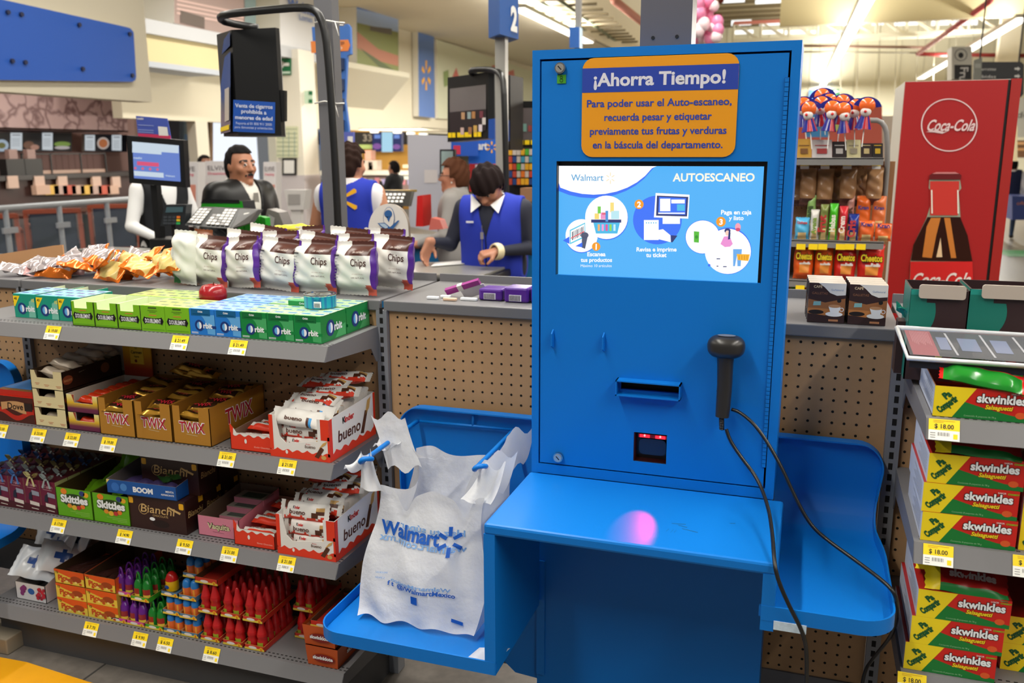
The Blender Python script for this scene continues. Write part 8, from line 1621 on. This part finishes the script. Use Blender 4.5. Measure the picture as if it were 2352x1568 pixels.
t = thing('price_checker', 'white price checker on a stand before the column', 'price checker', aty(675, 540, 8.0)); s = Sl([(662, 482), (696, 482), (702, 436), (652, 436)], 8.0, .12, M((206, 202, 198), .5)); s.rc(662, 446, 690, 470, M((160, 156, 152), .4)); s.done('head', parent=t); s = Sl(R4(668, 482, 690, 545), 8.02, .06, M((214, 210, 206), .5)); s.done('stand', parent=t)
wallx('wall_mural', 'large street photo board high on the wall above the cigarette cabinet', 'mural', -10.25, [(400, 53), (588, 102), (588, -60), (400, -60)], M((150, 128, 122), .6), .74, lambda pg, tx, b: ([pg([(406, 2 + 10 * k), (560, 34 + 9 * k), (560, 29 + 9 * k), (406, -3 + 10 * k)], M((196, 166, 158), .6)) for k in range(4)], pg([(415, 52), (470, 66), (470, 40), (415, 24)], M((84, 70, 62), .6)), pg([(562, 60), (588, 66), (588, -60), (562, -60)], M((110, 130, 130), .6))))
wallx('white_sign_board', 'white hanging board with blue shop lettering behind the grey post', 'sign', -10.3, [(645, 112), (727, 127), (727, -60), (640, -60)], M((216, 216, 218), .6), .7, lambda pg, tx, b: (tx('Walmart', 661, 17, 740, 43, M((80, 116, 196), .6), 24), tx('Lomas', 688, 45, 718, 52, M((130, 150, 196), .6), 14)))
wallx('wall_mural', 'landscape photo board with blue sky, green field and brown road', 'mural', -10.25, [(820, 145), (916, 168), (914, -60), (818, -60)], M((84, 116, 180), .6), .74, lambda pg, tx, b: (pg([(820, 60), (915, 76), (914, 40), (819, 20)], M((150, 170, 206), .6)), pg([(820, 146), (916, 168), (915, 74), (820, 52)], M((120, 126, 72), .6)), pg([(820, 110), (870, 140), (915, 152), (915, 128), (868, 112), (820, 72)], M((170, 112, 90), .6)), pg([(824, 108), (916, 168), (875, 158)], M((86, 96, 60), .6)), pg([(850, 70), (900, 80), (900, 66), (850, 60)], M((90, 84, 76), .6))))
def sunb(pg, tx, b):
 for i in range(6):
  a = i * PI / 3 + PI / 2; c, n_ = math.cos(a), math.sin(a); q = lambda t, u: (979 + 11 * (c * t + n_ * u), 173 - 34 * (n_ * t - c * u)); pg([q(.4, -.12), q(1, -.18), q(1, .18), q(.4, .12)], SPK)
wallx('shop_banner', 'tall blue banner with an orange sunburst on the left wall', 'banner', -10.8, [(962, 267), (999, 271), (997, 85), (960, 71)], M((92, 124, 186), .6), .18, sunb)
wallx('fruit_banner', 'long pale banner with red and green fruit pictures receding along the wall', 'banner', -10.9, [(1006, 272), (1300, 290), (1300, 190), (1003, 90)], M((212, 214, 188), .6), .09, lambda pg, tx, b: (pg([(1034, 190), (1056, 182), (1048, 155)], M((206, 110, 100), .6)), pg([(1020, 200), (1032, 195), (1030, 160), (1018, 165)], M((140, 160, 100), .6)), pg([(1168, 190), (1184, 186), (1180, 160), (1166, 165)], M((206, 120, 110), .6)), pg([(1130, 150), (1140, 150), (1138, 172), (1130, 175)], M((214, 130, 120), .6))))
t = thing('pamphlet_stand', 'tall wavy blue pamphlet stand with orange band and dark slots behind the grey post', 'stand', aty(770, 340, 6.5)); s = Sl([(735, 345), (803, 345), (800, 290), (792, 230), (796, 150), (797, 128), (806, 124), (804, 62), (798, 55), (716, 62), (720, 120), (730, 130)], 6.5, .03, M((60, 110, 186), .5)); s.pg([(716, 122), (800, 117), (805, 104), (800, 91), (714, 95)], M((226, 130, 60), .5)); s.tx('Recarga', 762, 792, 101, M((90, 60, 60), .5), 8); s.tx('todo', 762, 787, 113, PWH, 8); s.tx('Tu', 766, 778, 74, PWH, 8); s.tx('Re', 766, 780, 86, PWH, 8)
s.done('panel', parent=t)
for k, y in enumerate((133, 181, 226, 275)): s = Sl(R4(762, y, 786, y + 26), 6.46, .05, M((34, 50, 84), .5)); s.done('slot', parent=t)
s = Sl(R4(772, 303, 812, 335), 6.3, .02, M((90, 100, 180), .5)); s.rc(799, 313, 811, 330, PWH); s.rc(772, 331, 812, 335, M((200, 50, 110), .5), .006); s.done('card_sign', 'blue and red card sign on top of the further monitor', 'sign')
YD = 17.5
s = Sl(R4(770, 300, 960, 480), YD, .1, M((232, 176, 84), .7)); s.done('wall_deli').name = 'wall_deli'; bpy.data.objects['wall_deli']['kind'] = 'structure'
s = Sl(R4(725, 303, 935, 332), YD - .5, .2, M((34, 30, 28), .6)); s.tx('33', 834, 855, 324, M((150, 140, 126), .6), 16, .03); s.done('fascia_sign', 'black fascia band with pale numerals over the food hall', 'sign')
s = Sl(R4(780, 332, 860, 342), YD - .6, .2, M((180, 200, 120), .6)); s.done('green_fascia', 'light green strip under the black fascia', 'fascia')
s = Sl(R4(855, 304, 922, 348), YD - .9, .1, M((22, 34, 84), .4)); s.rc(877, 303, 902, 349, M((170, 220, 244), emit=.9)); s.rc(860, 309, 874, 318, M((110, 150, 230), emit=.8)); s.rc(905, 309, 918, 318, M((110, 150, 230), emit=.8)); s.el(866, 336, 10, 7, M((150, 90, 180), emit=.7)); s.el(911, 337, 9, 6, M((150, 90, 180), emit=.7)); s.done('menu_screen', 'three-part lit menu screen over the food hall counter', 'menu screen')
s = Sl(R4(735, 392, 960, 402), YD - 1.6, .5, M((206, 200, 186), .5)); s.done('deli_counter', 'pale food hall counter edge behind the distant dark-haired person', 'counter'); s = Sl(R4(740, 402, 960, 470), YD - 1.5, .4, M((120, 100, 96), .5))
for k in range(14): s.rc(742 + 15 * k, 408 + (k % 2) * 3, 752 + 15 * k, 424, M(((190, 120, 130), (160, 150, 190), (206, 160, 110), (140, 170, 170))[k % 4], .5), .02)
s.rc(928, 404, 945, 412, M((255, 250, 220), emit=1.2), .03); s.done('chilled_case', 'chilled display case with rows of coloured packs', 'display case')
for k, (x, y) in enumerate(((857, 302), (910, 303), (941, 306), (970, 309))): s = Sl(R4(x - 7, y - 3, x + 7, y + 3), YD - 3, .1, M((255, 248, 224), emit=1.6)); q = s.at(x, y); ld = bpy.data.lights.new('downlight_lamp', 'POINT'); ld.energy = 60; ld.color = (1, .93, .8); ld.shadow_soft_size = .1; lo = bpy.data.objects.new('downlight_lamp', ld); COL.objects.link(lo); lo.location = q + V((0, -.2, -.15)); s.done('downlight', 'small round-edged downlight under the cream soffit, %s from the left' % nth(k), 'downlight', 'soffit downlights')
for k, (x, y, w, h, m) in enumerate(((838, 345, 14, 22, (226, 170, 150)), (836, 368, 30, 22, (206, 190, 176)), (846, 372, 10, 18, (60, 50, 46)), (925, 378, 24, 8, (220, 200, 170)))): s = Sl(R4(x, y, x + w, y + h), YD - 1.2, .2, M(m, .5)); s.done('deli_ware', 'blurred ware on the food hall counter, %s' % ('pale jar high at the left', 'heap of pale loaves', 'dark tin among the loaves', 'tray at the right')[k], 'ware', 'food hall wares')
z = aty(900, 298, YD - 3).z; b = B(); b.box((aty(838, 300, YD - 3).x, YD - 3.25, z), (aty(985, 300, YD - 3).x, YD - .6, z + .03), CREAM); tag(b.build('ceiling_deli'), kind='structure')
PNK = M((240, 140, 180), .25); PNW = M((238, 214, 218), .25)
bl = [(1600, 8, 17), (1618, 14, 15), (1628, 2, 14), (1605, 30, 15), (1622, 36, 16), (1600, 48, 16), (1616, 55, 14), (1632, 50, 14), (1648, 50, 13), (1604, 70, 14), (1622, 72, 15), (1638, 66, 12), (1650, 68, 12), (1612, 86, 13), (1632, 88, 14), (1646, 84, 12), (1598, 88, 12), (1640, 14, 11), (1596, 26, 12), (1612, -8, 16), (1592, 62, 13)]
bpr = {}
for w_ in (0, 1):
 b = B(); b.sphere((0, 0, 0), 1, PNW if w_ else PNK, 18, (1, 1, 1.1)); b.cyl((0, 0, -1.16), (0, 0, -1.06), .1, PNW if w_ else PNK, r1=.04, n=8); bpr[w_] = Proto(tag(b.build('balloon', world=False, smooth=60), None, 'balloon'))
for k, (x, y, r) in enumerate(bl): w_ = 1 if k in (1, 6, 9, 11, 13, 15, 17) else 0; q = aty(x, y, 9 + .12 * ((k * 5) % 3)); bpr[w_].put(q, '%s balloon of the cluster behind the kiosk post, %s in the list from the top' % (('pink', 'white')[w_], nth(k)) if False else '%s balloon beside the kiosk post, %s %s' % (('pink', 'white')[w_], ('top', 'upper', 'lower', 'bottom')[min(3, max(0, int(y // 24)))], ('far left', 'left', 'middle', 'right', 'far right')[min(4, max(0, int((x - 1590) // 13)))]), (0, 0, 0), 'pink and white balloons', r * q.y / FPX * 1.02)
s = Sl(R4(2186, 107, 2232, 182), 15, .5, M((214, 212, 200), .6)); s.rc(2192, 149, 2231, 182, M((40, 38, 38), .6))
for i in range(24): a0, a1 = 2 * PI * i / 24, 2 * PI * (i + 1) / 24; s.pg([(2207 + 14.5 * math.cos(a0), 126 - 14 * math.sin(a0)), (2207 + 14.5 * math.cos(a1), 126 - 14 * math.sin(a1)), (2207 + 13 * math.cos(a1), 126 - 12.6 * math.sin(a1)), (2207 + 13 * math.cos(a0), 126 - 12.6 * math.sin(a0))], M((50, 48, 46), .6))
s.el(2207, 127, 6, 6.5, M((40, 38, 36), .6)); s.b.text('Frutas', s.at(2206, 155, .02), PWH, h=.11, right=(0, 0, -1), up=(1, 0, 0), bold=.02); b = s.b; p = s.at(2209, 182); b.box((p.x - .16, 15.1, 0), (p.x + .16, 15.4, p.z), M((214, 212, 200), .6)); s.done('department_totem', 'white and black department pillar with an apple symbol behind the cooler', 'sign pillar')
s = Sl([(2238, 222), (2344, 224), (2351, 216), (2352, 148), (2345, 142), (2240, 142)], 13.5, .06, M((32, 31, 34), .5))
for k, (tt, y) in enumerate((('Abarrotes', 162), ('Bebidas', 179), ('', 192), ('', 208))):
 if k == 3: s.rc(2322, 198, 2343, 214, M((226, 84, 50), .5))
 if tt: s.tx(tt, 2238, 2287, y, PWH, 7)
 arrow(s, 2345 - 2, y - 4, -13, 10, PWH)
s.done('direction_sign', 'black direction sign with white arrows hanging above the cooler', 'sign'); b = B()
for x in (2250, 2340): q = aty(x, 142, 13.53); b.cyl(q, V((q.x, q.y, 7.1)), .01, DARK, n=6)
tag(b.build('sign_cable'), 'pair of thin cables holding the black direction sign', 'cable')
s = Sl([(2235, 186), (2254, 182), (2256, 132), (2237, 138)], 13.0, .05, M((120, 120, 110), .5)); s.rc(2239, 146, 2253, 156, M((150, 150, 140), .5)); s.done('direction_sign', 'narrow grey sign seen edge-on left of the black direction sign', 'sign')
s = Sl(R4(2316, 225, 2420, 315), 22, .1, M((214, 214, 204), .6)); s.tx('ades', 2320, 2375, 270, M((110, 108, 104), .6), 14); s.done('wall_lettering', 'pale board with dark letters ade at the right edge', 'sign'); s = Sl(R4(2300, 288, 2337, 370), 11, .03, M((206, 190, 150), .6), M((130, 160, 60), .6)); s.tx('Y', 2312, 2324, 318, BLK, 10, .02); s.tx('.00', 2306, 2328, 345, M((206, 80, 70), .6), 13, .03); s.done('promo_card', 'tall cream price poster half hidden by the cooler edge', 'poster')
s = Sl(R4(2200, 322, 2480, 362), 24, .6, M((120, 84, 56), .6)); s.rc(2200, 326, 2480, 332, M((210, 160, 110), .6)); s.rc(2200, 340, 2480, 346, M((200, 150, 100), .6)); s.done('wooden_shelving', 'brown wooden display behind the distant person at the right edge', 'shelving'); s = Sl(R4(2325, 450, 2420, 505), 17, .6, M((30, 50, 120), .5)); s.tx('oferta', 2335, 2375, 470, M((206, 120, 50), .5), 8); s.done('floor_bin', 'dark blue bin on the floor beside the distant person in jeans', 'bin')
s = Sl(R4(1858, 206, 1912, 228), 44.3, .1, M((70, 120, 186), .6)); s.done('blue_sign', 'blue rectangle sign on the far wall above the lollipops', 'sign'); s = Sl(R4(1912, 204, 1929, 219), 44.2, .1, GRNS); arrow(s, 1914, 210, 13, 9, PWH); s.done('exit_sign', 'small green exit sign right of the far blue rectangle', 'sign')
s = Sl(R4(1800, 242, 2026, 570), 14, .4, M((200, 90, 70), .6)); s.rc(1850, 262, 1905, 315, M((60, 140, 200), .6)); s.rc(1905, 262, 1950, 300, M((190, 200, 110), .6)); s.done('produce_display', 'blurred red, blue and yellow produce stand seen between the lollipops', 'display')
s = Sl(R4(1815, 266, 2055, 540), 16, .3, M((222, 218, 204), .6)); s.done('low_partition', 'pale low partition behind the lollipop sticks', 'partition')
p = atz(2340, 580, .003); b = B(); b.prism([(p.x - .25, p.y - .6), (p.x + 1, p.y - .3), (p.x + 1, p.y + .5), (p.x - .35, p.y + .3)], 'z', .0006, .004, M((30, 130, 70), .5)); tag(b.build('floor_marking'), 'green floor sticker on the shiny floor at the right edge', 'floor marking')
